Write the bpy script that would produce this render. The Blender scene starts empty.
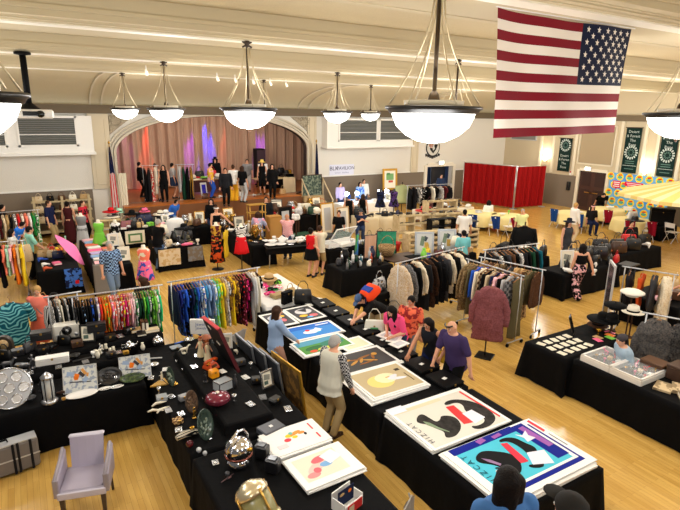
import bpy, math, random
from mathutils import Vector, Matrix
R = random.Random(7)
PI = math.pi
sc = bpy.context.scene
col = sc.collection
# ---------------------------------------------------------------- camera
F = 530.; TH = math.atan(140.8/530); RO = math.atan(.0157); H = 5.1; YA = math.radians(31.05)
fw = Vector((math.sin(YA)*math.cos(TH), math.cos(YA)*math.cos(TH), -math.sin(TH)))
rt0 = Vector((math.cos(YA), -math.sin(YA), 0))
up0 = Vector((math.sin(YA)*math.sin(TH), math.cos(YA)*math.sin(TH), math.cos(TH)))
rt = math.cos(RO)*rt0+math.sin(RO)*up0
up = -math.sin(RO)*rt0+math.cos(RO)*up0
cd = bpy.data.cameras.new('camera'); cam = bpy.data.objects.new('camera', cd); col.objects.link(cam)
m = Matrix((rt, up, -fw)).transposed().to_4x4(); m.translation = (0, 0, H); cam.matrix_world = m
cd.sensor_width = 36; cd.lens = 36*F/680; cd.clip_end = 200; cd.clip_start = .05
sc.camera = cam
def ray(px, py): return fw+rt*((px-340)/F)+up*((255-py)/F)
def G(px, py, z=0):          # the point at height z seen there
    d = ray(px, py); t = (z-H)/d.z
    return Vector((d.x*t, d.y*t, z))
def GY(px, py, Y):
    d = ray(px, py); t = Y/d.y
    return Vector((d.x*t, Y, H+d.z*t))
def clamp(p, x0, x1, y0, y1): return Vector((min(max(p.x, x0), x1), min(max(p.y, y0), y1), p.z))
def GX(px, py, X):
    d = ray(px, py); t = X/d.x
    return Vector((X, d.y*t, H+d.z*t))
# ---------------------------------------------------------------- materials
def lin(c):
    c = c/255.
    return c/12.92 if c <= .04045 else ((c+.055)/1.055)**2.4
def rgb(c): return (lin(c[0]), lin(c[1]), lin(c[2]), 1)
C = dict(black=(7, 7, 9), cloth=(3, 3, 5), white=(236, 234, 230), cream=(228, 216, 186), ivory=(240, 232, 212), grey=(128, 128, 130), lgrey=(190, 190, 192),
  dgrey=(58, 58, 62), navy=(22, 30, 66), blue=(40, 86, 190), lblue=(142, 178, 220), teal=(18, 92, 110), aqua=(126, 200, 202), green=(34, 140, 62), lgreen=(126, 206, 72),
  dgreen=(20, 62, 42), yellow=(240, 204, 40), gold=(196, 150, 52), orange=(238, 122, 32), rust=(196, 74, 26), coral=(250, 128, 104), red=(206, 26, 34), maroon=(84, 24, 30),
  pink=(250, 112, 158), lpink=(246, 190, 200), magenta=(206, 34, 110), purple=(78, 52, 110), lilac=(190, 178, 224), brown=(88, 58, 38), tan=(196, 162, 112), khaki=(172, 150, 108),
  olive=(92, 84, 58), beige=(214, 194, 160), wood=(160, 108, 58), dwood=(66, 42, 28), silver=(200, 202, 206), brass=(190, 148, 70), skin=(222, 164, 132), skin2=(196, 136, 102),
  skin3=(120, 78, 56), hairb=(20, 15, 14), hairbr=(62, 40, 28), hairbl=(190, 150, 92), hairg=(168, 164, 160), denim=(92, 116, 152), ddenim=(44, 60, 92), mauve=(146, 88, 92),
  taupe=(120, 108, 94), charcoal=(26, 26, 30), mint=(170, 222, 190), plum=(92, 34, 78))
_m = {}
def M(c, rough=.7, metal=0, pat=None, c2=None, s=12, emit=0, bump=0, alpha=1, trans=0):
    """one node material; c, c2 name colours, pat mixes them by a procedural pattern"""
    k = (c, rough, metal, pat, c2, s, emit, bump, alpha, trans)
    if k in _m: return _m[k]
    a = C[c] if isinstance(c, str) else c
    mt = bpy.data.materials.new((c if isinstance(c, str) else 'mix')+('_'+pat if pat else '')); mt.use_nodes = True
    nt = mt.node_tree; b = nt.nodes['Principled BSDF']; L = nt.links.new
    b.inputs['Roughness'].default_value = rough; b.inputs['Metallic'].default_value = metal
    b.inputs['Base Color'].default_value = rgb(a)
    if emit:
        b.inputs['Emission Color'].default_value = rgb(a); b.inputs['Emission Strength'].default_value = emit
    if rough >= .6: b.inputs['Specular IOR Level'].default_value = .15
    if alpha < 1: b.inputs['Alpha'].default_value = alpha
    if trans: b.inputs['Transmission Weight'].default_value = trans
    if pat or bump:
        tc = nt.nodes.new('ShaderNodeTexCoord')
    if pat:
        mix = nt.nodes.new('ShaderNodeMix'); mix.data_type = 'RGBA'
        mix.inputs[6].default_value = rgb(a); mix.inputs[7].default_value = rgb(C[c2] if isinstance(c2, str) else c2)
        rmp = nt.nodes.new('ShaderNodeValToRGB')
        if pat == 'stripe':
            t = nt.nodes.new('ShaderNodeTexWave'); t.inputs['Scale'].default_value = s; t.inputs['Distortion'].default_value = .6; o = t.outputs['Fac']
            t.bands_direction = 'Y'; lo, hi = .5, .56
        elif pat == 'check':
            t = nt.nodes.new('ShaderNodeTexChecker'); t.inputs['Scale'].default_value = s; o = t.outputs['Fac']; lo, hi = .4, .6
        elif pat == 'dots':
            t = nt.nodes.new('ShaderNodeTexVoronoi'); t.inputs['Scale'].default_value = s; o = t.outputs['Distance']; lo, hi = .36, .30
        elif pat == 'swirl':
            t = nt.nodes.new('ShaderNodeTexWave'); t.wave_type = 'RINGS'; t.inputs['Scale'].default_value = s; t.inputs['Distortion'].default_value = 14; t.inputs['Detail'].default_value = 1; o = t.outputs['Fac']; lo, hi = .62, .7
        else:
            t = nt.nodes.new('ShaderNodeTexNoise'); t.inputs['Scale'].default_value = s; t.inputs['Detail'].default_value = 3; o = t.outputs['Fac']
            lo, hi = (.5, .54) if pat == 'blotch' else (.3, .7)
        if lo > hi:
            rmp.color_ramp.elements[0].position = hi; rmp.color_ramp.elements[1].position = lo
            rmp.color_ramp.elements[0].color = (1, 1, 1, 1); rmp.color_ramp.elements[1].color = (0, 0, 0, 1)
        else:
            rmp.color_ramp.elements[0].position = lo; rmp.color_ramp.elements[1].position = hi
        L(tc.outputs['Object'], t.inputs['Vector']); L(o, rmp.inputs[0]); L(rmp.outputs[0], mix.inputs[0]); L(mix.outputs[2], b.inputs['Base Color'])
    if bump:
        n = nt.nodes.new('ShaderNodeTexNoise'); n.inputs['Scale'].default_value = bump; bp = nt.nodes.new('ShaderNodeBump'); bp.inputs['Strength'].default_value = .35; bp.inputs['Distance'].default_value = .02
        L(tc.outputs['Object'], n.inputs['Vector']); L(n.outputs['Fac'], bp.inputs['Height']); L(bp.outputs[0], b.inputs['Normal'])
    _m[k] = mt
    return mt
def mats(x): return [M(*i) if isinstance(i, tuple) and not isinstance(i[0], int) else (M(i) if isinstance(i, (str, tuple)) else i) for i in x]
# ---------------------------------------------------------------- mesh collector
class MB:
    def __init__(s): s.v = []; s.f = []; s.mi = []; s.sm = []; s.x = None; s.cur = 0
    def add(s, vs, fs, smooth=False, mi=None):
        n = len(s.v)
        if s.x is not None: vs = [s.x @ Vector(p) for p in vs]
        s.v += [tuple(p) for p in vs]; s.f += [tuple(i+n for i in f) for f in fs]
        s.mi += [s.cur if mi is None else mi]*len(fs); s.sm += [smooth]*len(fs); return s
    def box(s, c, d, rz=0, rx=0, ry=0, mi=None, b=0):
        hx, hy, hz = d[0]/2, d[1]/2, d[2]/2
        mt = Matrix.Translation(c) @ Matrix.Rotation(rz, 4, 'Z') @ Matrix.Rotation(ry, 4, 'Y') @ Matrix.Rotation(rx, 4, 'X')
        if b:
            b = min(b, hx*.9, hy*.9, hz*.9); vs = []; idx = {}
            for sx in (-1, 1):
                for sy in (-1, 1):
                    for sz in (-1, 1):
                        for a in range(3):
                            p = [sx*(hx-b), sy*(hy-b), sz*(hz-b)]; p[a] = (sx*hx, sy*hy, sz*hz)[a]
                            idx[(sx, sy, sz, a)] = len(vs); vs.append(mt @ Vector(p))
            I = lambda *k: idx[k]; fs = []
            for a in range(3):
                o1, o2 = (a+1) % 3, (a+2) % 3
                for q in (-1, 1):
                    r = []
                    for (u, w) in ((-1, -1), (1, -1), (1, 1), (-1, 1)):
                        k = [0, 0, 0]; k[a] = q; k[o1] = u; k[o2] = w; r.append(I(*k, a))
                    fs.append(r if q > 0 else r[::-1])
                for u in (-1, 1):
                    for w in (-1, 1):
                        k0 = [0, 0, 0]; k1 = [0, 0, 0]; k0[o1] = k1[o1] = u; k0[o2] = k1[o2] = w; k0[a] = -1; k1[a] = 1
                        fs.append([I(*k0, o1), I(*k1, o1), I(*k1, o2), I(*k0, o2)])
            for sx in (-1, 1):
                for sy in (-1, 1):
                    for sz in (-1, 1): fs.append([I(sx, sy, sz, 0), I(sx, sy, sz, 1), I(sx, sy, sz, 2)])
            return s.add(vs, fs, False, mi)
        vs = [mt @ Vector((sx*hx, sy*hy, sz*hz)) for sz in (-1, 1) for sy in (-1, 1) for sx in (-1, 1)]
        return s.add(vs, [(0, 2, 3, 1), (4, 5, 7, 6), (0, 1, 5, 4), (2, 6, 7, 3), (0, 4, 6, 2), (1, 3, 7, 5)], False, mi)
    def loft(s, rings, smooth=True, caps=True, mi=None):
        n = len(rings[0]); vs = [p for r in rings for p in r]; fs = []
        for i in range(len(rings)-1):
            for j in range(n):
                a, b = i*n+j, i*n+(j+1) % n; fs.append((a, b, b+n, a+n))
        if caps: fs.append(tuple(range(n))[::-1]); fs.append(tuple(range((len(rings)-1)*n, len(rings)*n)))
        return s.add(vs, fs, smooth, mi)
    def tube(s, pts, r, n=8, smooth=True, mi=None):
        pts = [Vector(p) for p in pts]; rs = r if isinstance(r, (list, tuple)) else [r]*len(pts); rings = []
        for i, p in enumerate(pts):
            d = (pts[min(i+1, len(pts)-1)]-pts[max(i-1, 0)])
            d = d.normalized() if d.length > 1e-9 else Vector((0, 0, 1))
            a = d.cross(Vector((0, 0, 1)) if abs(d.z) < .9 else Vector((1, 0, 0))).normalized(); b = d.cross(a)
            rings.append([p+(a*math.cos(2*PI*k/n)+b*math.sin(2*PI*k/n))*rs[i] for k in range(n)])
        return s.loft(rings, smooth, True, mi)
    def caps(s, a, b, ra, rb, n=10, mi=None):     # tapered capsule
        a = Vector(a); b = Vector(b); d = (b-a)
        if d.length < 1e-6: return s.ell(a, (ra, ra, ra), mi=mi)
        d.normalize(); P = []; r = []
        for t in (-.98, -.7, -.35): P.append(a+d*ra*t); r.append(ra*math.sqrt(1-t*t))
        P += [a, b]; r += [ra, rb]
        for t in (.35, .7, .98): P.append(b+d*rb*t); r.append(rb*math.sqrt(1-t*t))
        return s.tube(P, r, n, True, mi)
    def ell(s, c, r, n=12, k=8, mi=None, rot=None):
        vs = []; c = Vector(c)
        for i in range(k+1):
            t = PI*min(max(i, .03), k-.03)/k
            for j in range(n):
                p = Vector((r[0]*math.sin(t)*math.cos(2*PI*j/n), r[1]*math.sin(t)*math.sin(2*PI*j/n), -r[2]*math.cos(t)))
                if rot is not None: p = rot @ p
                vs.append(c+p)
        return s.loft([vs[i*n:(i+1)*n] for i in range(k+1)], True, True, mi)
    def lathe(s, prof, c=(0, 0, 0), n=16, mi=None, smooth=True):
        c = Vector(c)
        return s.loft([[c+Vector((max(r, .0005)*math.cos(2*PI*j/n), max(r, .0005)*math.sin(2*PI*j/n), z)) for j in range(n)] for r, z in prof], smooth, True, mi)
    def prism(s, poly, z0, z1, mi=None, mt=None):
        n = len(poly); vs = [Vector((p[0], p[1], z0)) for p in poly]+[Vector((p[0], p[1], z1)) for p in poly]
        if mt is not None: vs = [mt @ p for p in vs]
        return s.add(vs, [tuple(range(n))[::-1], tuple(range(n, 2*n))]+[(i, (i+1) % n, (i+1) % n+n, i+n) for i in range(n)], False, mi)
    def grid(s, fn, nu, nv, smooth=True, mi=None):
        vs = [fn(i/nu, j/nv) for j in range(nv+1) for i in range(nu+1)]
        return s.add(vs, [(j*(nu+1)+i, j*(nu+1)+i+1, (j+1)*(nu+1)+i+1, (j+1)*(nu+1)+i) for j in range(nv) for i in range(nu)], smooth, mi)
    def mesh(s, name):
        me = bpy.data.meshes.new(name); me.from_pydata(s.v, [], s.f)
        me.polygons.foreach_set('material_index', s.mi); me.polygons.foreach_set('use_smooth', s.sm); me.update()
        return me
    def build(s, name, ms, parent=None, loc=None, rz=0):
        if not isinstance(ms, (list, tuple)) or (isinstance(ms, tuple)): ms = [ms]
        return link(name, s.mesh(name), ms, parent, loc, rz)
def link(name, me, ms, parent=None, loc=None, rz=0):
    o = bpy.data.objects.new(name, me); col.objects.link(o)
    ms = mats(ms)
    if not me.materials:
        for x in ms: me.materials.append(x)
    else:
        for i, x in enumerate(ms): o.material_slots[i].link = 'OBJECT'; o.material_slots[i].material = x
    if parent: o.parent = parent
    if loc is not None: o.location = loc
    if rz: o.rotation_euler.z = rz
    return o
def tag(o, label=None, cat=None, group=None, kind=None):
    if label: o['label'] = label
    if cat: o['category'] = cat
    if group: o['group'] = group
    if kind: o['kind'] = kind
    return o
def thing(name, label, cat, loc=(0, 0, 0), rz=0, group=None):
    o = bpy.data.objects.new(name, None); col.objects.link(o); o.location = loc; o.rotation_euler.z = rz; o.empty_display_size = .1
    return tag(o, label, cat, group)
def struct(name, mb, ms, parent=None):
    o = mb.build(name, ms, parent)
    if not parent: o['kind'] = 'structure'
    return o
def copy_tree(o, parent=None):
    c = o.copy(); col.objects.link(c)
    if parent: c.parent = parent
    for ch in o.children: copy_tree(ch, c)
    return c
def fuse(mb, voxel, it=3, fac=.5):
    """one continuous skin over the overlapping shapes"""
    o = bpy.data.objects.new('skin', mb.mesh('skin')); col.objects.link(o)
    r = o.modifiers.new('r', 'REMESH'); r.mode = 'VOXEL'; r.voxel_size = voxel; r.use_smooth_shade = True
    q = o.modifiers.new('s', 'SMOOTH'); q.iterations = it; q.factor = fac
    dg = bpy.context.evaluated_depsgraph_get()
    me = bpy.data.meshes.new_from_object(o.evaluated_get(dg)); om = o.data
    out = MB(); out.v = [tuple(p.co) for p in me.vertices]; out.f = [tuple(p.vertices) for p in me.polygons]
    out.mi = [0]*len(out.f); out.sm = [True]*len(out.f)
    bpy.data.objects.remove(o); bpy.data.meshes.remove(me); bpy.data.meshes.remove(om)
    return out
_txt = {}
def text(mb, body, size, mt, mi, align='CENTER', depth=.002, sx=1.):
    """lettering as mesh in the x-y plane of the matrix mt"""
    if body not in _txt:
        cu = bpy.data.curves.new('letters', 'FONT'); cu.body = body; cu.size = 1; cu.align_x = align; cu.align_y = 'CENTER'; cu.extrude = .01; cu.resolution_u = 2
        o = bpy.data.objects.new('letters', cu); col.objects.link(o)
        me = bpy.data.meshes.new_from_object(o.evaluated_get(bpy.context.evaluated_depsgraph_get()))
        _txt[body] = ([tuple(v.co) for v in me.vertices], [tuple(p.vertices) for p in me.polygons])
        bpy.data.objects.remove(o); bpy.data.curves.remove(cu); bpy.data.meshes.remove(me)
    v, f = _txt[body]
    mb.add([mt @ Vector((p[0]*size*sx, p[1]*size, (p[2]+.01)*depth/.02)) for p in v], f, False, mi)
ORD = 'first second third fourth fifth sixth seventh eighth ninth tenth eleventh twelfth thirteenth fourteenth fifteenth sixteenth seventeenth eighteenth nineteenth twentieth'.split()
ORD += ['twenty-'+x for x in ORD[:9]]+['thirtieth']+['thirty-'+x for x in ORD[:9]]
LUP, LDN, WORLD, EXPO = 19, 112, .10, 0.40
# ================================================================ the room
WY, WX, RZ, BZ, DZ = 24.9, 27.5, 5.12, 6.35, 1.84
wallp = M((226, 222, 212), .85, bump=30); dado = M((128, 116, 102), .8); white = M((238, 236, 230), .6); ceilm = M((208, 194, 160), .9, 0, 'fine', (200, 186, 152), 40, 0, 60)
trimm = M((214, 202, 176), .7); railm = M((112, 98, 78), .6)
# floor of long narrow planks running away from the camera
mt = bpy.data.materials.new('maple_planks'); mt.use_nodes = True; nt = mt.node_tree; b = nt.nodes['Principled BSDF']; L = nt.links.new
tc = nt.nodes.new('ShaderNodeTexCoord'); mp = nt.nodes.new('ShaderNodeMapping'); mp.inputs['Rotation'].default_value = (0, 0, PI/2)
br = nt.nodes.new('ShaderNodeTexBrick'); br.inputs['Scale'].default_value = 1; br.inputs['Brick Width'].default_value = 1.1; br.inputs['Row Height'].default_value = .075
br.inputs['Mortar Size'].default_value = .0012; br.inputs['Color1'].default_value = rgb((224, 182, 100)); br.inputs['Color2'].default_value = rgb((208, 164, 82)); br.inputs['Mortar'].default_value = rgb((150, 100, 44)); br.offset = .37
nz = nt.nodes.new('ShaderNodeTexNoise'); nz.inputs['Scale'].default_value = 3; nz.inputs['Detail'].default_value = 6
mp2 = nt.nodes.new('ShaderNodeMapping'); mp2.inputs['Scale'].default_value = (6, .6, 1)
mx = nt.nodes.new('ShaderNodeMix'); mx.data_type = 'RGBA'; mx.blend_type = 'MULTIPLY'; mx.inputs[0].default_value = .35
rp = nt.nodes.new('ShaderNodeValToRGB'); rp.color_ramp.elements[0].color = (.62, .55, .45, 1); rp.color_ramp.elements[0].position = .3; rp.color_ramp.elements[1].position = .6
L(tc.outputs['Object'], mp.inputs[0]); L(mp.outputs[0], br.inputs[0]); L(tc.outputs['Object'], mp2.inputs[0]); L(mp2.outputs[0], nz.inputs[0]); L(nz.outputs['Fac'], rp.inputs[0])
L(br.outputs['Color'], mx.inputs[6]); L(rp.outputs[0], mx.inputs[7]); L(mx.outputs[2], b.inputs['Base Color']); b.inputs['Roughness'].default_value = .17
struct('floor', MB().box((12, 11, -.05), (32, 29, .1)), mt)
# stage wall with the proscenium opening cut out of its outline
OX0, OX1 = 3.62, 12.85; OC = (OX0+OX1)/2; OR = (OX1-OX0)/2; SZ = 1.1
arch = [(OC+OR*math.cos(t), 3.35+1.58*math.sin(t)) for t in [PI*i/36 for i in range(37)]]      # right spring over to left
def wpt(x, z, y): return Vector((x, y, z))
def ywall(mb, poly, y0, y1, mi=None):     # polygon in x-z pushed from y0 to y1
    n = len(poly); mb.add([wpt(x, z, y0) for x, z in poly]+[wpt(x, z, y1) for x, z in poly], [tuple(range(n)), tuple(range(2*n-1, n-1, -1))]+[(i, i+n, (i+1) % n+n, (i+1) % n) for i in range(n)], False, mi)
w = MB(); TOP = 6.7; DX0, DX1, DH = 20.95, 23.0, 2.12
w.box(((OX0-5.5)/2, WY+.15, TOP/2), (OX0+5.5, .3, TOP)); w.box(((OX1+DX0)/2, WY+.15, TOP/2), (DX0-OX1, .3, TOP)); w.box(((DX1+WX)/2, WY+.15, TOP/2), (WX-DX1+.0, .3, TOP))
w.box(((DX0+DX1)/2, WY+.15, (TOP+DH)/2), (DX1-DX0, .3, TOP-DH))
for i in range(36):                        # wall over the arch, in vertical strips
    (xa, za), (xb, zb) = arch[i], arch[i+1]
    ywall(w, [(xb, zb), (xa, za), (xa, TOP), (xb, TOP)], WY, WY+.3)
w.box((OC, WY+.15, SZ/2), (OX1-OX0, .3, SZ))
struct('wall_stage', w, wallp)
d = MB()                                   # painted lower part of the wall, a skin of paint on the plaster
for x0, x1 in ((-5.5, 2.55), (13.5, DX0), (DX1, WX)): d.box(((x0+x1)/2, WY-.012, DZ/2), (x1-x0, .024, DZ))
struct('wall_stage_dado', d, dado)
d = MB()
for x0, x1 in ((-5.5, 2.55), (13.5, DX0), (DX1, WX)): d.box(((x0+x1)/2, WY-.03, DZ+.03), (x1-x0, .06, .06))
struct('trim_1', d, white)
struct('baseboard_stage', MB().box((17.2, WY-.03, .1), (7.4, .04, .2)).box((-1.4, WY-.03, .1), (8, .04, .2)), M('dwood'))
struct('trim_2', MB().box((11, WY-.12, RZ), (33, .24, .3)).box((11, WY-.2, RZ+.17), (33, .4, .06)), railm)
# pilasters and moulded frames
d = MB()
for x, ww in ((3.02, .8), (13.15, .5), (19.95, .5)):
    d.box((x, WY-.05, (RZ+DZ)/2), (ww, .1, RZ-DZ))
    for sx in (-1, 1): d.box((x+sx*ww*.3, WY-.115, 3.4), (.04, .03, 2.7))
    for z in (2.05, 4.75): d.box((x, WY-.115, z), (ww*.6+.04, .03, .04))
struct('trim_3', d, trimm)
# proscenium surround: moulded band round the arch and the jambs
d = MB()
def band(off0, off1, y0, y1):
    P = [(OX1, SZ)]+arch+[(OX0, SZ)]
    def offs(p, o):
        x, z = p
        if z <= SZ+.01: return (x+(o if x > OC else -o), z)
        k = math.hypot((x-OC)/OR, (z-3.35)/1.58); v = Vector(((x-OC)/OR**2, (z-3.35)/1.58**2)).normalized()
        return (x+v.x*o, z+v.y*o)
    for i in range(len(P)-1):
        ywall(d, [offs(P[i], off0), offs(P[i], off1), offs(P[i+1], off1), offs(P[i+1], off0)], y0, y1)
band(0, .10, WY-.16, WY); band(.14, .22, WY-.10, WY); band(.26, .34, WY-.14, WY)
struct('trim_4', d, M((206, 196, 176), .6))
d = MB(); band(-.02, .03, WY-.05, WY+.28)
struct('trim_5', d, M((60, 50, 44), .6))
d = MB()                                   # carved spandrels: a ring and leaf scrolls
for sx in (-1, 1):
    cx = OC+sx*(OR-.35); d.prism([(sx*.0+cx+sx*.55, 4.95), (cx-sx*.55, 4.95), (cx+sx*.55, 4.1)], 0, .05, None, Matrix(((1, 0, 0, 0), (0, 0, -1, WY-.02), (0, 1, 0, 0), (0, 0, 0, 1))))
    for k in range(14):
        a = 2*PI*k/14; d.box((cx+sx*.22+.2*math.cos(a), WY-.1, 4.68+.2*math.sin(a)), (.07, .05, .05), ry=-a)
    for k in range(9): d.ell((cx+sx*(.4-.1*k), WY-.09, 4.88-.02*(k % 3)), (.05, .03, .04), 6, 4); d.ell((cx+sx*.5, WY-.09, 4.85-.07*k), (.04, .03, .04), 6, 4)
struct('trim_6', d, M((150, 138, 116), .7, 0, 'blotch', (196, 184, 160), 30))
# cove from the rail up to the ceiling, with ribs
def cove(t): a = t*PI/2; return (WY-.05-4.75*(1-math.cos(a)), RZ+.15+(BZ+.02-RZ-.15)*math.sin(a))
c = MB().grid(lambda u, v: Vector((-5.5+33*u, cove(v)[0], cove(v)[1])), 4, 16)
struct('ceiling_cove', c, ceilm)
c = MB()
for x in (2.78, 3.22, 12.35, 12.95, 19.5, 20.1, 26):
    for i in range(12):
        (y0, z0), (y1, z1) = cove(i/12), cove((i+1)/12)
        c.box((x, (y0+y1)/2, (z0+z1)/2-.03), (.07, math.hypot(y1-y0, z1-z0)*1.03, .07), rx=math.atan2(z1-z0, y1-y0))
struct('trim_7', c, trimm)
# ceiling with stepped beams running along x
struct('ceiling', MB().box((11, 9, 6.8), (33, 26, .12)), ceilm)
c = MB(); e = MB()
for yb in (-.7, 4.4, 9.5, 14.6, 19.8):
    c.box((11, yb+.55, 6.56), (33, 1.9, .36)); c.box((11, yb+.45, 6.50), (33, 1.3, .3)); c.box((11, yb+.3, 6.46), (33, .8, .24))
    for o in (-.42, -.22, 1.35): c.box((11, yb+o, 6.40+.1*(o < -.3)), (33, .06, .06))
    e.box((11, yb+.12, 6.345), (33, .26, .05))
struct('ceiling_beams', c, M((206, 194, 164), .85)); struct('trim_uplit', e, M((250, 246, 232), .5))  # beam bottom strips whiter than the beams: uplight put into their colour
# right wall
d = MB(); QY0, QY1, QH = 17.5, 19.15, 2.2
d.box((WX+.15, (WY+QY1)/2, TOP/2), (.3, WY-QY1, TOP)); d.box((WX+.15, (QY0+2)/2, TOP/2), (.3, QY0-2, TOP)); d.box((WX+.15, (QY0+QY1)/2, (TOP+QH)/2), (.3, QY1-QY0, TOP-QH))
struct('wall_right', d, M((205, 190, 160), .85))
d = MB()
for y0, y1 in ((19.4, WY), (2, 17.2)): d.box((WX-.012, (y0+y1)/2, DZ/2), (.024, y1-y0, DZ))
struct('wall_right_dado', d, dado)
d = MB().box((WX-.1, 13.4, RZ), (.2, 23, .3))
struct('trim_9', d, railm)
d = MB()
for y in (22.0, 21.1, 19.6, 16.95, 15.65, 15.0, 13.9, 12.6): d.box((WX-.05, y, 3.45), (.1, .16, 3.1))
for y0, y1, z0, z1 in ((17.3, 19.4, 2.6, 4.7), (12.9, 15.0, 4.85, 4.9)):
    for z in (z0, z1): d.box((WX-.03, (y0+y1)/2, z), (.06, y1-y0, .08))
    for y in (y0, y1): d.box((WX-.03, y, (z0+z1)/2), (.06, .08, z1-z0))
struct('trim_10', d, M((226, 216, 192), .6))
struct('trim_11', MB().box((WX-.02, 18.35, 3.65), (.03, 1.95, 2.0)), M((170, 152, 122), .8))
# double doors on the right wall
d = MB(); d.box((WX-.03, QY0-.08, QH/2), (.14, .16, QH+.16)); d.box((WX-.03, QY1+.08, QH/2), (.14, .16, QH+.16)); d.box((WX-.03, (QY0+QY1)/2, QH+.08), (.14, QY1-QY0, .16))
do = thing('door_1', 'dark brown panelled double door in a cream frame', 'door', (0, 0, 0)); do['kind'] = 'structure'
d.build('door_frame', M((232, 224, 204)), do)
for s in (0, 1):
    y = QY0+.415+s*.82; lf = MB().box((WX+.05, y, QH/2), (.06, .81, QH), mi=0)
    for z in (.35, .85, 1.65):
        lf.box((WX+.012, y, z+.1), (.03, .55, .5 if z < 1 else .75), mi=1)
    o = lf.build('door_leaf', [M((70, 42, 34), .5), M((52, 30, 25), .5)], do)
    MB().box((WX-.01, y+(.25-.5*s), 1.02), (.05, .5, .05)).build('push_bar', M('brass', .4, .8), o)
ex = thing('exit_sign', 'small lit sign box above the dark brown double door', 'sign', (WX-.12, 18.6, 2.36))
MB().box((0, 0, 0), (.1, .36, .2), b=.01).build('housing', M('lgrey'), ex); MB().box((-.06, 0, 0), (.02, .32, .16)).build('lit_face', M((255, 250, 235), .5, 0, None, None, 1, 5), ex)
p = thing('pay_phone', 'black wall telephone beside the dark double door', 'telephone', (WX-.1, 19.75, 1.15))
MB().box((0, 0, .1), (.12, .22, .5), b=.02).build('case', M('charcoal', .4), p); MB().tube([(-.09, -.06, .3), (-.11, -.06, .1), (-.09, -.06, -.08)], .028).build('handset', M('black', .3), p)
tag(MB().box((0, 0, 0), (.02, .16, .26), mi=0).box((-.011, 0, .06), (.004, .12, .1), mi=1).build('notice', ['white', 'red'], None, (WX-.02, 19.75, 2.0)), 'red and white notice on the wall above the telephone', 'notice')
# open doorway in the stage wall, daylight beyond
d = MB(); d.box((DX0-.1, WY-.05, DH/2), (.2, .12, DH+.2)); d.box((DX1+.1, WY-.05, DH/2), (.2, .12, DH+.2)); d.box(((DX0+DX1)/2, WY-.05, DH+.1), (DX1-DX0, .12, .2))
do = thing('door_2', 'open doorway with daylight beyond, dark leaf folded back', 'door'); do['kind'] = 'structure'
d.build('door_frame', M((236, 230, 214)), do)
q = MB().box((DX1-.65, WY+.55, 1.05), (1.25, .06, 2.1), rz=.12); o = q.build('door_leaf', M((34, 36, 44), .5), do); MB().box((DX1-.65, WY+.5, 1.0), (.9, .05, .05), rz=.12).build('push_bar', M('silver', .3, 1), o)
struct('door_vestibule', MB().box((22.1, WY+1.9, 1.3), (3.4, .1, 2.8)).box((24, WY+1.2, 1.3), (.1, 1.6, 2.8)).box((22, WY+1.1, 2.75), (4, 1.8, .1)), M((70, 82, 110)))
struct('window_1', MB().box((21.45, WY+1.82, 1.35), (.9, .04, 1.7)), M((210, 228, 255), .5, 0, None, None, 1, 9))
sg = thing('exit_light', 'small lit sign box over the open doorway', 'sign', (21.95, WY-.14, 2.36)); MB().box((0, 0, 0), (.4, .1, .22), b=.01).build('housing', M('lgrey'), sg); MB().box((0, -.055, 0), (.34, .02, .16)).build('lit_face', M((255, 250, 235), .5, 0, None, None, 1, 6), sg)
# boxed vent balconies on the stage wall
def ventbox(x0, x1, z0, z1, grilles, lab):
    t = thing('vent_box', lab, 'vent', ((x0+x1)/2, WY, z0)); wd = x1-x0; hh = z1-z0
    b = MB().box((0, -.3, hh/2), (wd, .6, hh)); b.box((0, -.36, -.03), (wd+.1, .72, .1)); b.build('casing', white, t)
    for gx, gw in grilles:
        gx -= (x0+x1)/2
        f = MB()
        for sx in (-1, 1): f.box((gx+sx*(gw/2+.04), -.62, hh*.58), (.08, .06, hh*.74+.1))
        for z in (hh*.2, hh*.96): f.box((gx, -.62, z), (gw+.16, .06, .08))
        f.box((gx, -.62, hh*.5), (gw, .04, .03)); fr = f.build('grille_frame', white, t)
        g = MB()
        for k in range(14): g.box((gx, -.605, hh*.24+k*hh*.05), (gw, .04, hh*.03), rx=.5)
        g.build('louvre', M((120, 122, 118), .6), fr); MB().box((gx, -.6, hh*.58), (gw, .02, hh*.72)).build('backing', M((74, 74, 70)), fr)
ventbox(-4.2, 2.72, 3.42, 4.88, ((1.1, 1.95), (-1.35, 1.95)), 'white boxed vent balcony with two grilles beside the stage arch')
ventbox(13.75, 19.35, 3.45, 4.9, ((15.65, 2.3), (18.1, 2.1)), 'white boxed vent balcony with two grilles above the paper sign')
tag(MB().box((0, 0, 0), (.06, 2.0, .5), mi=0).box((-.03, 0, 0), (.02, 1.85, .4), mi=1).build('air_grille', [M('lgrey'), M((130, 130, 126))], None, (WX-.04, 23.4, 3.95)), 'flat grey air grille below the hanging flag', 'grille')
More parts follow.
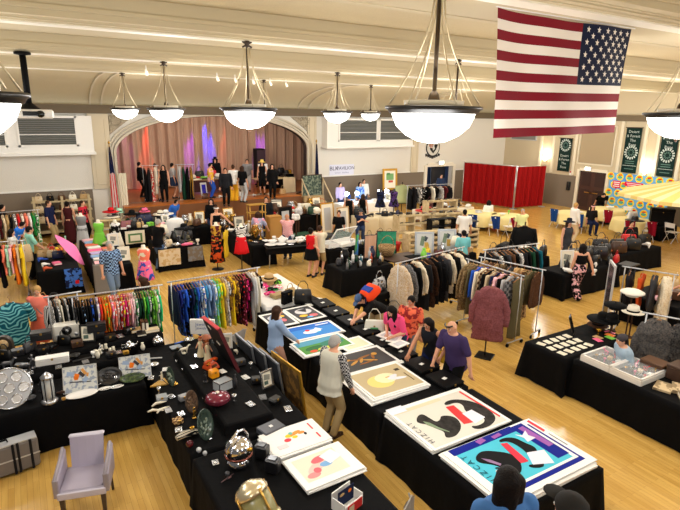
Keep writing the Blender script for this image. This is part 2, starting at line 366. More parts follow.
# round emblem on the wall
em = MB(); mtz = lambda x, y, z: Matrix.Translation((x, y, z)) @ Matrix.Rotation(PI/2, 4, 'X')
em.prism([(.52*math.cos(a), .52*math.sin(a)) for a in [2*PI*i/32 for i in range(32)]], 0, .03, 0); em.prism([(.46*math.cos(a), .46*math.sin(a)) for a in [2*PI*i/32 for i in range(32)]], .03, .036, 1)
em.prism([(-.34, .12), (-.1, .28), (.0, -.02), (.12, .2), (.36, .18), (.22, -.12), (.02, -.34), (-.2, -.14)], .036, .042, 0); em.prism([(-.06, .0), (.06, .1), (.14, -.06), (.0, -.18)], .042, .046, 1)
for k in range(-3, 4): em.box((k*.16, -.58+abs(k)*.05, .02), (.15, .14, .03), rz=-k*.12, mi=2)
o = em.build('wall_emblem', [M((26, 28, 28)), M((214, 212, 204)), M((60, 60, 60))], None, (21.35, WY-.01, 3.25)); o.rotation_euler = (PI/2, 0, 0); tag(o, 'round black and white emblem with a ribbon on the wall above the doorway', 'emblem')
# paper sign
sg = MB().box((0, 0, 0), (1.55, .01, .62), mi=0); text(sg, 'BLK', .30, mtz(-.49, -.006, .1), 1, sx=1.1); text(sg, 'PAVILION', .26, mtz(.25, -.006, .1), 1); text(sg, 'VINTAGE    SHOPPING', .09, mtz(0, -.006, -.14), 2)
tag(sg.build('paper_sign', [M((226, 228, 244)), M((28, 32, 84)), M((130, 134, 170))], None, (15.0, WY-.03, 2.16)), 'white paper sign with blue letters on the wall above the bright tables', 'sign')
# banners on the right wall
def banner(y, z0, z1, w, lab, dy):
    t = thing('wall_banner', lab, 'banner', (WX-.12, y, (z0+z1)/2)); h = z1-z0
    MB().tube([(0, -w/2-.05, h/2), (0, w/2+.05, h/2)], .02).build('rod', M('dwood'), t)
    b = MB().box((.02, 0, 0), (.015, w, h), mi=0)
    mt = Matrix(((0, 0, -1, .012), (-1, 0, 0, 0), (0, 1, 0, 0), (0, 0, 0, 1)))
    def at(z): q = mt.copy(); q.translation = (.012, 0, z); return q
    zz = dy
    for s_ in ('Desert', '& Forest', 'The', 'Rose'): text(b, s_, .2, at(zz), 1); zz -= .22
    rz0 = -.1 if dy > 0 else .55
    for k in range(16):
        a = 2*PI*k/16; b.box((.008, .3*math.cos(a), rz0+.3*math.sin(a)), (.008, .07, .12), rx=a-PI/2, mi=1)
    for r0 in (.17, .12):
        for k in range(10): a = 2*PI*k/10; b.box((.008, r0*math.cos(a), rz0+r0*math.sin(a)), (.008, .05, .04), rx=a-PI/2, mi=2)
    if dy > 0:
        for z in (-.55, -.66, -.95): b.box((.01, 0, z), (.006, w*.6, .04), mi=2)
        b.box((.01, 0, -.78), (.006, w*.9, .02), mi=1)
    b.build('cloth', [M((10, 38, 34)), M((190, 200, 194)), M((90, 120, 112))], t)
banner(20.25, 2.06, 3.95, .8, 'dark green banner with pale lettering nearest the wall corner', -.05)
banner(16.3, 2.35, 4.66, .82, 'dark green banner with a full ring emblem beside the door frame', .95)
banner(14.45, 2.35, 4.62, .8, 'dark green banner above the yellow parasol, partly behind a bowl lamp', .95)
# wall sconces
for y, z, lab in ((21.55, 2.75, 'small lit wall sconce beside the dark green corner banner'), (15.4, 2.55, 'small lit wall sconce between two dark green banners')):
    t = thing('wall_sconce', lab, 'lamp', (WX-.14, y, z)); MB().lathe([(.02, -.2), (.1, -.12), (.16, .0), (.17, .06)], n=12).build('bowl', M((255, 236, 200), .5, 0, None, None, 1, 9), t); MB().box((.08, 0, -.05), (.08, .1, .3)).build('bracket', M('brass', .4, .8), t)
    l = bpy.data.lights.new('sconce_light', 'POINT'); l.energy = 25; l.color = (1, .86, .62); l.shadow_soft_size = .1; lo = bpy.data.objects.new('sconce_light', l); col.objects.link(lo); lo.location = (WX-.3, y, z+.25)
# ---------------------------------------------------------------- stage
sf = M((196, 116, 46), .3, 0, 'fine', (170, 92, 34), 6)
struct('floor_stage', MB().box((OC+1, 27.8, SZ-.05), (OX1-OX0+6, 5.2, .1)).box((OC, 24.65, SZ-.05), (OX1-OX0-.04, 1.2, .1)), sf)
struct('trim_12', MB().box((OC, 24.04, SZ/2), (OX1-OX0-.04, .06, SZ-.1)), M((120, 74, 38), .5))
struct('wall_stage_side', MB().box((OX0-1.4, 27.75, 3.6), (.1, 5, 5.6)).box((OX1+3.9, 27.75, 3.6), (.1, 5, 5.6)).box((OC+1, 27.75, 6.3), (15, 5, .1)).box((OC+1, 30.3, 3.6), (15, .1, 5.6)), M((60, 54, 50)))
def drape(u, v):
    x = OX0-1.5+u*(OX1-OX0+5.2); k = 10.5*x
    return Vector((x, 29.4+.10*math.sin(k)+.05*math.sin(2.3*k+1), SZ+.03+v*4.6))
tag(MB().grid(drape, 420, 2).build('stage_curtain', M((186, 152, 130), .8)), 'pleated beige stage curtain across the back of the stage', 'curtain')
for k in range(6):
    (x0, x1) = (OX0-.9+k*2.1, OX0-.9+k*2.1)
def spot(x, colr, e, ang, lab, y=28.98, dx=0):
    t = thing('stage_light', lab, 'lamp', (x, y, 5.98)); MB().tube([(0, 0, .1), (0, .02, -.12)], [.09, .12], 12).build('can', M('black', .4), t); MB().box((0, 0, .18), (.04, .1, .2)).build('yoke', M('charcoal'), t)
    l = bpy.data.lights.new('stage_beam', 'SPOT'); l.energy = e; l.color = colr; l.spot_size = ang; l.spot_blend = .5; l.shadow_soft_size = .06
    o = bpy.data.objects.new('stage_beam', l); col.objects.link(o); o.location = (x, y, 5.78); o.rotation_euler = Vector((dx, .30, -3.2)).to_track_quat('-Z', 'Y').to_euler()
spot(5.75, (1, .06, .03), 1900, .28, 'stage can light with a red beam near the arch start'); spot(9.9, (1, .12, .06), 800, .24, 'stage can light with a red beam at mid stage')
spot(8.0, (.25, .0, 1), 2600, .26, 'stage can light with a violet beam'); spot(9.0, (.0, .015, 1), 5500, .36, 'stage can light with the strong blue beam'); spot(12.1, (.2, .0, 1), 2400, .30, 'stage can light with a purple beam near the speaker')
spot(4.7, (.6, .1, .8), 400, .4, 'stage can light with a dim pink beam')
for x in (5.2, 8.2, 11.2):
    t = thing('stage_flood', 'warm stage flood lamp above the '+('arch jamb', 'mid stage', 'bag table')[int((x-5)//3)], 'lamp', (x, 25.6, 5.35)); MB().box((0, 0, .08), (.3, .3, .16), b=.02).build('can', M('black'), t)
    l = bpy.data.lights.new('stage_flood_light', 'POINT'); l.energy = 70; l.color = (1, .86, .70); l.shadow_soft_size = .15; o = bpy.data.objects.new('stage_flood_light', l); col.objects.link(o); o.location = (x, 25.6, 5.1)
# steps up to the stage with handrails
st = thing('stage_steps', 'wooden stage steps with pale handrails in front of the grey patterned panel', 'stairs', (12.75, 23.1, 0))
for k in range(4):
    MB().box((0, .12+.24*k, .13+.26*k), (1.15, .28, .26)).build('step', M((176, 150, 110), .6), st)
for sx in (-1, 1):
    r = MB().tube([(sx*.6, -.15, .9), (sx*.6, .95, 1.9)], .035); 
    for y, z in ((-.1, 0), (.9, 1.0)): r.tube([(sx*.6, y, z), (sx*.6, y, z+.92)], .03)
    r.build('handrail', M((206, 186, 150), .5), st)
# ---------------------------------------------------------------- hanging bowl lamps
bowl = M((255, 252, 244), .5, 0, None, None, 1, 6); blackm = M((22, 20, 20), .4)
def lampbowl(x, y, r, lab, zr=5.13, top=6.33):
    t = thing('bowl_pendant', lab, 'lamp', (x, y, zr), group='hanging bowl lamps')
    MB().lathe([(r*.06, -r*.62), (r*.3, -r*.58), (r*.55, -r*.46), (r*.75, -r*.28), (r*.84, -r*.08), (r*.86, .0)], n=32).build('glass_bowl', bowl, t)
    MB().lathe([(r*.84, -.01), (r*.9, -.01), (r*.95, .025), (r, .035), (r, .06), (r*.97, .065), (r*.86, .03)], n=40).build('rim', blackm, t)
    MB().lathe([(r*.6, .05), (r*.62, .12), (r*.58, .12), (r*.56, .06)], n=28).build('gallery', M('ivory', .3), t)
    MB().lathe([(.008, -r*.72), (r*.04, -r*.69), (r*.05, -r*.64), (r*.02, -r*.60)], n=10).build('finial', M('dwood'), t)
    MB().tube([(0, 0, top-zr), (0, 0, .1)], .022, 8).lathe([(.03, .05), (.07, .1), (.05, .18), (.02, .22)], n=10).build('stem', M((70, 56, 40), .4, .6), t)
    MB().lathe([(.05, top-zr), (.045, top-zr-.05), (.02, top-zr-.12)], n=12).box((0, 0, top-zr-.06), (.2, .02, .03), ry=.5).box((0, 0, top-zr-.06), (.2, .02, .03), ry=-.5).build('canopy', M((60, 46, 34), .5), t)
    for k in range(6):
        a = PI/3*k+.3; pts = []
        for i in range(7):
            q = i/6; rr = .05+(r*.92-.05)*(q**1.7); pts.append((rr*math.cos(a), rr*math.sin(a), (top-zr-.12)*(1-q)+.08*q))
        MB().tube(pts, .009, 5).build('chain', M((214, 200, 168), .4, .5), t)
LG = [(3.75, 4.4, .50, 'largest bowl lamp, hanging before the round wall emblem'), (8.5, 4.4, .50, 'bowl lamp hanging before the dark green banners'), (3.72, 9.5, .52, 'bowl lamp hanging over the violet and blue part of the stage'),
      (8.75, 9.5, .48, 'bowl lamp mostly hidden by the largest bowl lamp'), (3.45, 14.6, .49, 'bowl lamp hanging over the red lit part of the stage curtain'), (8.6, 14.6, .48, 'bowl lamp before the pilaster right of the stage arch'.replace(' right of', ' beside')),
      (3.3, 19.8, .49, 'small bowl lamp over the carved corner of the stage arch'), (8.4, 19.8, .48, 'bowl lamp half hidden behind the one over mid stage'), (13.35, 19.8, .47, 'smallest bowl lamp, hanging before the second vent grille')]
for a in LG: lampbowl(*a)
p0 = ray(-46, 101)*3.6
lampbowl(p0.x, p0.y, .46, 'bowl lamp cut by the picture edge beside the ceiling projector', H+p0.z)
for lx in (-1.3, 3.75, 8.8, 13.8, 19, 24.2):
    for ly in (-.7, 4.4, 9.5, 14.6, 19.8):
        for z, e, rr in ((5.55, LUP, .35), (4.45, LDN, .45)):
            l = bpy.data.lights.new('bowl_light', 'POINT'); l.energy = e; l.color = (1, .95, .85) if z > 5 else (1, .985, .965); l.shadow_soft_size = rr
            o = bpy.data.objects.new('bowl_light', l); col.objects.link(o); o.location = (lx, ly, z)
# projector on a pole, small track heads
p = G(22, 52, 6.33); t = thing('ceiling_projector', 'white ceiling projector on a black drop pole', 'projector', p)
MB().tube([(0, 0, 0), (0, 0, -1.12)], .07, 10).lathe([(.17, 0), (.17, -.05), (.06, -.07)], n=12).lathe([(.06, -1.08), (.2, -1.2), (.24, -1.22)], n=12).build('pole', M('black'), t)
MB().box((.1, 0, -1.33), (.75, .5, .2), b=.04).build('body', M('white', .4), t); MB().tube([(.2, -.25, -1.33), (.2, -.33, -1.33)], .08, 12).box((0, -.255, -1.32), (.3, .02, .1)).build('lens', M('black', .2), t)
for k, px in enumerate((146, 217, 235, 253, 270, 286)):
    q = G(px, 70+(px-146)*.093, 6.2); t = thing('track_spotlight', ORD[k]+' small white spotlight along the beam before the stage', 'lamp', q); MB().tube([(0, 0, .12), (0, 0, 0)], .02).build('arm', M('white'), t); MB().tube([(0, .02, 0), (0, -.1, -.12)], [.03, .045], 10).build('head', M((250, 244, 226), .4, 0, None, None, 1, .6), t)
# ---------------------------------------------------------------- the hanging flag, seen from behind
FX0, FX1, FY, FZ0, FZ1 = 4.99, 7.71, 4.82, 4.84, 6.33
def fpt(u, v):      # u from hanging left to right, v from top down
    x = FX0+(FX1-FX0)*u+v*(.14*(1-u)-.08*u); z = FZ1-(FZ1-FZ0)*v+.06*v*u-.03*(1-v)*math.sin(PI*u)
    return Vector((x, FY+.035*math.sin(7*u+1.2*v)+.02*math.sin(15*u-3*v), z))
fm = MB(); NU, NV = 52, 39
vs = [fpt(i/NU, j/NV) for j in range(NV+1) for i in range(NU+1)]
fs = []; mi = []
for j in range(NV):
    for i in range(NU):
        fs.append((j*(NU+1)+i, (j+1)*(NU+1)+i, (j+1)*(NU+1)+i+1, j*(NU+1)+i+1)); mi.append(2 if (i >= 30 and j < 21) else (0 if (j//3) % 2 == 0 else 1))
fm.v = [tuple(p) for p in vs]; fm.f = fs; fm.mi = mi; fm.sm = [True]*len(fs)
for row in range(9):
    n = 6 if row % 2 == 0 else 5
    for k in range(n):
        u = (30+22*((k+.5+(0 if n == 6 else .5))/6))/NU; v = 21*(row+.9)/9.8/NV; c = fpt(u, v); r = .045
        for side in (-1, 1):
            fm.add([c+Vector((r*(1 if q % 2 == 0 else .42)*math.sin(q*PI/5), side*.012, r*(1 if q % 2 == 0 else .42)*math.cos(q*PI/5))) for q in range(10)]+[c+Vector((0, side*.013, 0))], [(q, (q+1) % 10, 10) for q in range(10)], False, 1)
fl_ = thing('hanging_flag', 'large flag of red and white stripes with starred blue canton hanging from a beam', 'flag', (0, 0, 0))
fm.build('cloth', [M((128, 22, 38), .7), M((240, 234, 226), .7), M((24, 30, 58), .7)], fl_); MB().tube([(FX0-.02, FY, FZ1+.01), (FX1+.02, FY, FZ1+.01)], .012).build('top_rod', M('white'), fl_)
# flags on poles beside the stage arch
def poleflag(p, h, lab, ms, tassel):
    t = thing('flag_on_pole', lab, 'flag', p); MB().tube([(0, 0, 0), (0, 0, h)], .025).build('pole', M('brass', .4, .6), t); MB().lathe([(.001, h+.16), (.03, h+.1), (.05, h+.06), (.02, h)], n=10).build('finial', M('gold', .3, .8), t); MB().lathe([(.2, 0), (.2, .04), (.06, .1), (.04, .2)], n=16).build('base', M('dwood'), t)
    def fn(u, v):
        w_ = .03+.13*v**.7; a = (u-.5)*2; return Vector((a*w_+.04*v, -.03+.05*math.sin(a*7)*(.3+v), h-.1-v*(h*.66)-.2*abs(a)*v))
    b = MB().grid(fn, 16, 14)
    for k, f in enumerate(b.f): b.mi[k] = (((k % 16)//3) % 2) if k//16 > 5 or len(ms) < 3 else 2
    b.build('cloth', ms, t)
poleflag((3.28, 24.2, 0), 3.75, 'furled red and white striped flag on a pole beside the stage arch', [M('red'), M('white'), M('navy')], 1)
poleflag((13.12, 24.3, 0), 3.7, 'furled dark blue flag on a pole beside the stage steps', [M('navy'), M((20, 26, 60))], 1)
# pleated white drape at the jamb
tag(MB().grid(lambda u, v: Vector((3.55+.35*u, 24.55+.05*math.sin(u*22), SZ-.9+v*2.3-.0)), 24, 4).build('side_drape', M('ivory')), 'narrow ivory drape hanging beside the furled striped flag', 'curtain')
sp = thing('tall_speaker', 'tall black speaker box at the back of the stage', 'speaker', (11.75, 28.6, SZ)); MB().box((0, 0, 1.2), (.55, .5, 1.7), b=.03).build('cabinet', M((30, 26, 30)), sp); MB().box((0, -.26, 1.2), (.45, .03, 1.55)).build('grille', M((70, 52, 60), .8), sp); MB().tube([(0, 0, 0), (0, 0, .4)], .05).lathe([(.3, 0), (.28, .04), (.05, .08)], n=12).build('stand', M('black'), sp)
# world: dim warm room bounce from the unseen side of the hall
wd = bpy.data.worlds.new('world'); sc.world = wd; wd.use_nodes = True; wd.node_tree.nodes['Background'].inputs[0].default_value = (1, .95, .87, 1); wd.node_tree.nodes['Background'].inputs[1].default_value = WORLD
sc.view_settings.view_transform = 'Standard'; sc.view_settings.look = 'None'; sc.view_settings.gamma = 1; sc.view_settings.exposure = EXPO
# ================================================================ clothes on racks
_gm = {}
GW = dict(shirt=(.76, .235, .045, .28), blouse=(.82, .22, .045, .44), dress=(1.12, .215, .05, .22), gown=(1.42, .19, .06, .0), jacket=(.80, .255, .075, .60), coat=(1.20, .26, .085, .64), vest=(.62, .20, .05, .0), fur=(1.16, .30, .13, .66), furjacket=(.80, .29, .13, .58), trousers=(1.02, .17, .035, .0), skirt=(.70, .17, .04, .0))
def garment_mesh(kind, var):
    if (kind, var) in _gm: return _gm[(kind, var)]
    L_, W_, T_, S_ = GW[kind]; rr = random.Random(var*31+len(kind)); b = MB(); fur = 'fur' in kind; n = 28 if fur else 20; rows = 26 if fur else 14
    ph = [rr.uniform(0, 6.3) for _ in range(3)]; rings = []
    for i in range(rows+1):
        q = i/rows; z = -.10-L_*q
        if kind in ('trousers', 'skirt'): w = W_*(.92+.12*q); th = T_*(.8+.5*q); z = -.16-L_*q
        else:
            sl = min(1, q*L_/(.22 if fur else .10)); w = (.13 if fur else .055)+(W_-(.13 if fur else .055))*sl**(.6 if fur else .75); w *= 1-.06*math.exp(-((q*L_-.42)/.16)**2)+(.22*q*q if kind in ('dress', 'gown', 'coat') else .05*q); th = T_*(.55+.45*min(1, q*L_/.18))*(1+.5*q*(kind in ('gown', 'dress')))
        ring = []
        for j in range(n):
            a = 2*PI*j/n; fo = 1+.16*q*math.sin(5*a+ph[0])+.10*q*math.sin(8*a+ph[1]); x = th*math.sin(a)*fo+.012*math.sin(9*q+ph[2]); y = w*math.cos(a)*(1+.03*math.sin(7*a+ph[2]+3*q))
            if fur: g = 1+rr.uniform(-.12, .15); x *= g; y *= 1+(g-1)*.6
            ring.append((x, y, z+(rr.uniform(-.02, .02) if fur or q == 1 else 0)))
        rings.append(ring)
    b.loft(rings)
    if S_:
        for s in (-1, 1):
            sw = rr.uniform(-.02, .03); P_ = []; m_ = 12 if fur else 7
            for i in range(m_+1):
                q = i/m_; c = V(sw*q+.01*math.sin(6*q+s), s*(W_*(.66 if fur else .86)+(.13 if fur else .075)*min(1, q*2.2)+.02*q), -.135-.02-S_*q-.05*min(1, q*3)-.06*fur); r = (.085-.03*q)*(1.25 if fur else .9); nn = 12
                P_.append([c+V(r*.62*math.cos(2*PI*k/nn)*(1+(rr.uniform(-.15, .15) if fur else 0)), r*math.sin(2*PI*k/nn)*(1+(rr.uniform(-.15, .15) if fur else 0)), 0) for k in range(nn)])
            b.loft(P_)
    if kind in ('jacket', 'coat', 'fur', 'furjacket', 'shirt', 'blouse'):      # collar
        for s in (-1, 1): b.box((.0+s*.0, s*.055, -.125), (T_*1.5, .035, .07), rx=s*.5, b=.01)
    me = b.mesh(kind); _gm[(kind, var)] = me; return me
hg = MB(); hg.tube([(0, 0, -.085)]+[(0, .0, -.085), (0, 0, -.05)]+[(.0, -.022*math.sin(t), -.022+.022*-math.cos(t)+.022) for t in (0, .8, 1.6, 2.4, 3.1, 3.9)], .004, 5)
hg.tube([(0, -.2, -.15), (0, 0, -.088), (0, .2, -.15)], .010, 5); hg.tube([(0, -.2, -.15), (0, .2, -.15)], .006, 5)
HANG = hg.mesh('hanger')
ART = {'shirt': 'shirt', 'blouse': 'blouse', 'dress': 'dress', 'gown': 'gown', 'jacket': 'jacket', 'coat': 'coat', 'vest': 'vest', 'fur': 'fur_coat', 'furjacket': 'fur_jacket', 'trousers': 'trousers', 'skirt': 'skirt'}
def garment(kind, mt, label, group, p, rz, sc_=1, hmt='wood', cat=None):
    o = link(ART[kind], garment_mesh(kind, R.randrange(3)), [mt], None, p, rz); o.scale = (sc_, sc_, sc_); tag(o, label, cat or ART[kind].split('_')[-1], group)
    link('hanger', HANG, [M(hmt, .5)], o); return o
def cname(mt): return mt
CN = dict(lblue='pale blue', lgreen='lime green', dgreen='dark green', lpink='pale pink', dgrey='dark grey', lgrey='light grey', ddenim='dark denim', denim='denim blue', mint='mint green', dwood='dark brown', skin='flesh pink', hairb='black')
def rack(label, p0, p1, h, names, items, where, group, tilt=0, wheels=True, side=1):
    """a rail on two posts with clothes along it; items: (kind, material args, scale)"""
    p0 = V(p0[0], p0[1], 0); p1 = V(p1[0], p1[1], 0); d = p1-p0; L_ = d.length; rz = math.atan2(d.y, d.x)
    t = thing('garment_rack', label, 'rack', p0, rz); ch = M('silver', .5, .6)
    MB().tube([(-.08, 0, h), (L_+.08, 0, h)], .016, 8).build('rail', ch, t)
    for x in (0, L_):
        MB().tube([(x, 0, .1), (x, 0, h)], .014, 8).build('post', ch, t); b_ = MB().tube([(x, -.26, .1), (x, .26, .1)], .014, 8).build('foot', ch, t)
        for s in (-1, 1): MB().tube([(x-.015, s*.25, .045), (x+.015, s*.25, .045)], .045, 10).build('caster', M('black'), b_)
    n = len(items)
    for i, it in enumerate(items):
        kind, ma = it[0], it[1]; s_ = it[2] if len(it) > 2 else 1.; q = (i+.5)/n; p = p0+d*q; nm = it[3] if len(it) > 3 else None
        if isinstance(ma, str) or isinstance(ma[0], int): ma = (ma, .8)
        w_ = nm or CN.get(ma[0], ma[0])
        if len(ma) > 3 and ma[3] != 'fine': w_ = w_+' and '+CN.get(ma[4], ma[4]) + ' patterned'
        g = garment(kind, M(*ma), f"{w_} {ART[kind].replace('_', ' ')}, {ORD[i]} from {where}", group, V(p.x, p.y, h), rz+R.uniform(-.025, .025)+tilt, s_*R.uniform(.96, 1.03)); g.scale.x *= min(1, L_/n/(2.1*GW[kind][2]))
    return t
# ================================================================ tables
CLO = None
def cloth(label, x0, x1, y0, y1, z=.76, mt=None, rz=0, drop=None, fold=.022, name='tablecloth', cat='tablecloth', floor=.015, fl_=1.):
    """a cloth lying over a table and falling in soft pleats"""
    cx, cy = (x0+x1)/2, (y0+y1)/2; hx, hy = (x1-x0)/2, (y1-y0)/2; per = []; st = .05; b = MB()
    for (ax, ay, bx, by) in ((-hx, -hy, hx, -hy), (hx, -hy, hx, hy), (hx, hy, -hx, hy), (-hx, hy, -hx, -hy)):
        n = max(2, int(math.hypot(bx-ax, by-ay)/st))
        for i in range(n): q = i/n; per.append((ax+(bx-ax)*q, ay+(by-ay)*q))
    n = len(per); zb = floor if drop is None else z-drop; rows = 8; rr = random.Random(int(abs(cx*31+cy*17))); ph = rr.uniform(0, 6)
    rings = []; rn = .035
    def corner(p): dx = max(0, abs(p[0])-hx+.12); dy = max(0, abs(p[1])-hy+.12); return min(dx, dy)/.12
    for k in range(rows+2):
        ring = []
        for i, (x, y) in enumerate(per):
            l = math.hypot(x/hx, y/hy); ox = (1 if x > hx-1e-6 else -1 if x < -hx+1e-6 else 0); oy = (1 if y > hy-1e-6 else -1 if y < -hy+1e-6 else 0)
            s_ = i*st; f = math.sin(s_*9+ph)*.6+math.sin(s_*17+2*ph)*.4
            if k == 0: ring.append((x*(1-rn/hx), y*(1-rn/hy), z)); continue
            q = (k-1)/rows; o_ = (fold*q*f+.03*q+.09*q*corner((x, y)))*fl_; ring.append((x+ox*o_, y+oy*o_, z-.01-(z-.01-zb)*q+(.012*math.sin(s_*3+ph)*q if drop else 0)))
        rings.append(ring)
    b.loft(rings, True, False); 
    m_ = len(b.v); b.add([V(p[0], p[1], z) for p in rings[0]], [tuple(range(n))], False)
    return tag(b.build(name, mt or CLOTHM, None, (cx, cy, 0), rz), label, cat)
CLOTHM = M('cloth', .85, 0, None, None, 1, 0, 9)
def table(label, c, w, d, h=.74, rz=0, top='wood', leg='silver', group=None, fold=True):
    t = thing('folding_table', label, 'table', (c[0], c[1], 0), rz, group); MB().box((0, 0, h-.02), (w, d, .04), b=.008).build('tabletop', M(top, .5), t)
    for sx in (-1, 1):
        for sy in (-1, 1): MB().tube([(sx*(w/2-.12), sy*(d/2-.08), h-.04), (sx*(w/2-.09), sy*(d/2-.06), 0)], .016, 6).build('leg', M(leg, .4, .6), t)
    return t
# ================================================================ goods
def lathe_item(name, prof, mt, label, cat, p, s=1, group=None, n=18, rz=0):
    o = MB().lathe([(r*s, z*s) for r, z in prof], n=n).build(name, mt, None, p, rz); return tag(o, label, cat, group)
VASE = [(.04, 0), (.05, .01), (.07, .08), (.075, .13), (.05, .2), (.03, .24), (.045, .27), (.04, .27), (.025, .24)]
BOTTLE = [(.035, 0), (.036, .14), (.03, .17), (.013, .2), (.013, .25), (.016, .255), (.015, .27)]
BOWL = [(.03, 0), (.035, .01), (.09, .05), (.11, .08), (.105, .08), (.08, .045), (.0, .02)]
PLATE = [(.05, 0), (.06, .004), (.12, .015), (.14, .022), (.137, .026), (.1, .014), (0, .008)]
CUP = [(.02, 0), (.03, .005), (.012, .03), (.012, .06), (.04, .09), (.045, .14), (.04, .14), (.03, .09)]
LAMPP = [(.06, 0), (.07, .01), (.06, .03), (.02, .06), (.03, .12), (.02, .18), (.015, .3)]
def hat(label, p, mt, kind='fedora', s=1, band='black', tilt=0, group=None):
    t = thing('hat', label, 'hat', p, R.uniform(0, 6), group); t.scale = (s, s, s); t.rotation_euler.x = tilt
    if kind == 'beret': b = MB().lathe([(.08, 0), (.09, .02), (.15, .045), (.15, .06), (.1, .085), (0, .09)], n=24).build('crown', mt, t); MB().tube([(0, 0, .085), (0, .004, .105)], .006, 5).build('stalk', mt, t)
    elif kind == 'fur': 
        b = MB()
        for i in range(40): a = R.uniform(0, 6.28); r = .07*math.sqrt(R.random()); b.ell((r*math.cos(a), r*math.sin(a), .05+R.uniform(-.03, .06)), (.05, .05, .045), 7, 5)
        fuse(b, .012, 1).build('crown', mt, t)
    else:
        br = {'fedora': .16, 'wide': .24, 'cloche': .115}[kind]; MB().lathe([(.08, .0), (br, -.012+.02*(kind == 'fedora')), (br+.005, .0), (.1, .014), (.08, .012)], n=26).build('brim', mt, t)
        MB().lathe([(.092, .006), (.088, .06), (.08, .1), (.05, .118), (.015, .105), (0, .102)], n=22).build('crown', mt, t); MB().lathe([(.094, .012), (.092, .04), (.09, .04), (.09, .012)], n=22).build('band', M(band), t)
    return t
def bag(label, p, mt, w=.3, h=.22, d=.12, rz=0, hm=None, group=None, name='handbag'):
    t = thing(name, label, 'bag', p, rz, group); b = MB(); b.loft([[(x*w/2*f, y*d/2*f2, z) for x, y in ((-1, -.7), (-.85, -1), (.85, -1), (1, -.7), (1, .7), (.85, 1), (-.85, 1), (-1, .7))] for z, f, f2 in ((0, .96, .9), (.02, 1, 1), (h*.6, .98, .9), (h*.95, .88, .55), (h, .84, .4))]); b.build('pouch', mt, t)
    MB().tube([(-w*.3, 0, h*.95), (-w*.26, 0, h*1.35), (-w*.1, 0, h*1.6), (w*.1, 0, h*1.6), (w*.26, 0, h*1.35), (w*.3, 0, h*.95)], .010, 6).build('handle', hm or mt, t)
    MB().box((0, -d*.48, h*.72), (.04, .02, .03), b=.005).build('clasp', M('brass', .3, .9), t); return t
def shoe(label, p, mt, rz=0, s=1, group=None):
    t = thing('shoe', label, 'shoe', p, rz, group); t.scale = (s,)*3
    b = MB(); b.loft([[(x+.0, y, z) for x, y, z in [((w*math.cos(a)), yy, zz+hh*max(math.sin(a), -.3)) for a in [2*PI*i/10 for i in range(10)]]] for yy, w, hh, zz in ((-.12, .02, .03, .06), (-.11, .03, .05, .06), (-.03, .034, .05, .05), (.05, .04, .035, .025), (.1, .036, .025, .018), (.135, .012, .012, .014))]); b.build('upper', mt, t)
    MB().tube([(0, -.1, .05), (0, -.105, 0)], [.022, .012], 8).build('heel', mt, t); MB().box((0, .05, .005), (.06, .16, .01), b=.003).build('sole', M('dwood'), t); return t
def book(label, p, d, mt, rz=0, group=None, name='book', cat='book'):
    t = thing(name, label, cat, p, rz, group); MB().box((0, 0, d[2]/2), (d[0]*.97, d[1]*.95, d[2]*.8)).build('pages', M('ivory'), t)
    b = MB()
    for z in (d[2]*.05, d[2]*.95): b.box((0, 0, z), (d[0], d[1], d[2]*.1+.002))
    b.box((-d[0]/2, 0, d[2]/2), (.006, d[1], d[2])); b.build('cover', mt, t); return t
def casebox(label, p, d, mt, rz=0, name='box', cat='box', trim='black', group=None, lidm=None):
    t = thing(name, label, cat, p, rz, group); MB().box((0, 0, d[2]*.4), (d[0], d[1], d[2]*.8), b=.012).build('body', mt, t); l = MB().box((0, 0, d[2]*.9), (d[0]*1.02, d[1]*1.02, d[2]*.2), b=.01).build('lid', lidm or mt, t)
    MB().box((0, -d[1]*.52, d[2]*.78), (.035, .012, .04), b=.004).build('latch', M('brass', .3, .9), t); return t
def figurine(label, p, mt, h=.2, kind=0, rz=0, group=None):
    b = MB(); s = h/.2
    b.lathe([(.04, 0), (.042, .012), (.03, .02), (.02, .03)], n=12)
    if kind == 0: b.caps((0, 0, .03), (0, .005, .11), .026, .022); b.caps((0, .005, .11), (0, 0, .145), .02, .012); b.ell((0, .004, .172), (.018, .02, .024), 10, 8); b.caps((.02, 0, .13), (.045, .02, .09), .009, .007, 6); b.caps((-.02, 0, .13), (-.05, .03, .13), .009, .007, 6)
    else: b.caps((-.04, 0, .09), (.05, 0, .1), .028, .026); b.caps((.05, 0, .1), (.085, 0, .15), .018, .014); b.ell((.1, 0, .158), (.028, .014, .014), 8, 6); [b.caps((x, y, .085), (x, y, .02), .011, .008, 6) for x in (-.04, .05) for y in (-.016, .016)]; b.caps((-.06, 0, .1), (-.1, 0, .06), .008, .004, 6)
    v = fuse(b, .006, 2); o = v.build('figurine', mt, None, p, rz); o.scale = (s,)*3; return tag(o, label, 'figurine', group)
def picture(label, p, w, h, rz, tilt, fm, art, name='framed_picture', cat='picture', border=.05, dep=.03, group=None):
    """stands on its lower edge, facing -y of its own frame, leaning back by tilt"""
    t = thing(name, label, cat, p, rz, group); t.rotation_euler.x = -tilt; f = MB()
    for sx in (-1, 1): f.box((sx*(w/2-border/2), 0, h/2), (border, dep, h), b=.005)
    for z in (border/2, h-border/2): f.box((0, 0, z), (w-2*border, dep, border), b=.005)
    f.build('frame', fm, t); a = MB().box((0, .004, h/2), (w-2*border, .01, h-2*border), mi=0)
    for i, (x, z, ww, hh, rot) in enumerate(art[1]): a.box((x*w, -.003, h/2+z*h), (ww*w, .004, hh*h), ry=rot, mi=1+i % (len(art[0])-1))
    a.build('print', art[0], t); return t
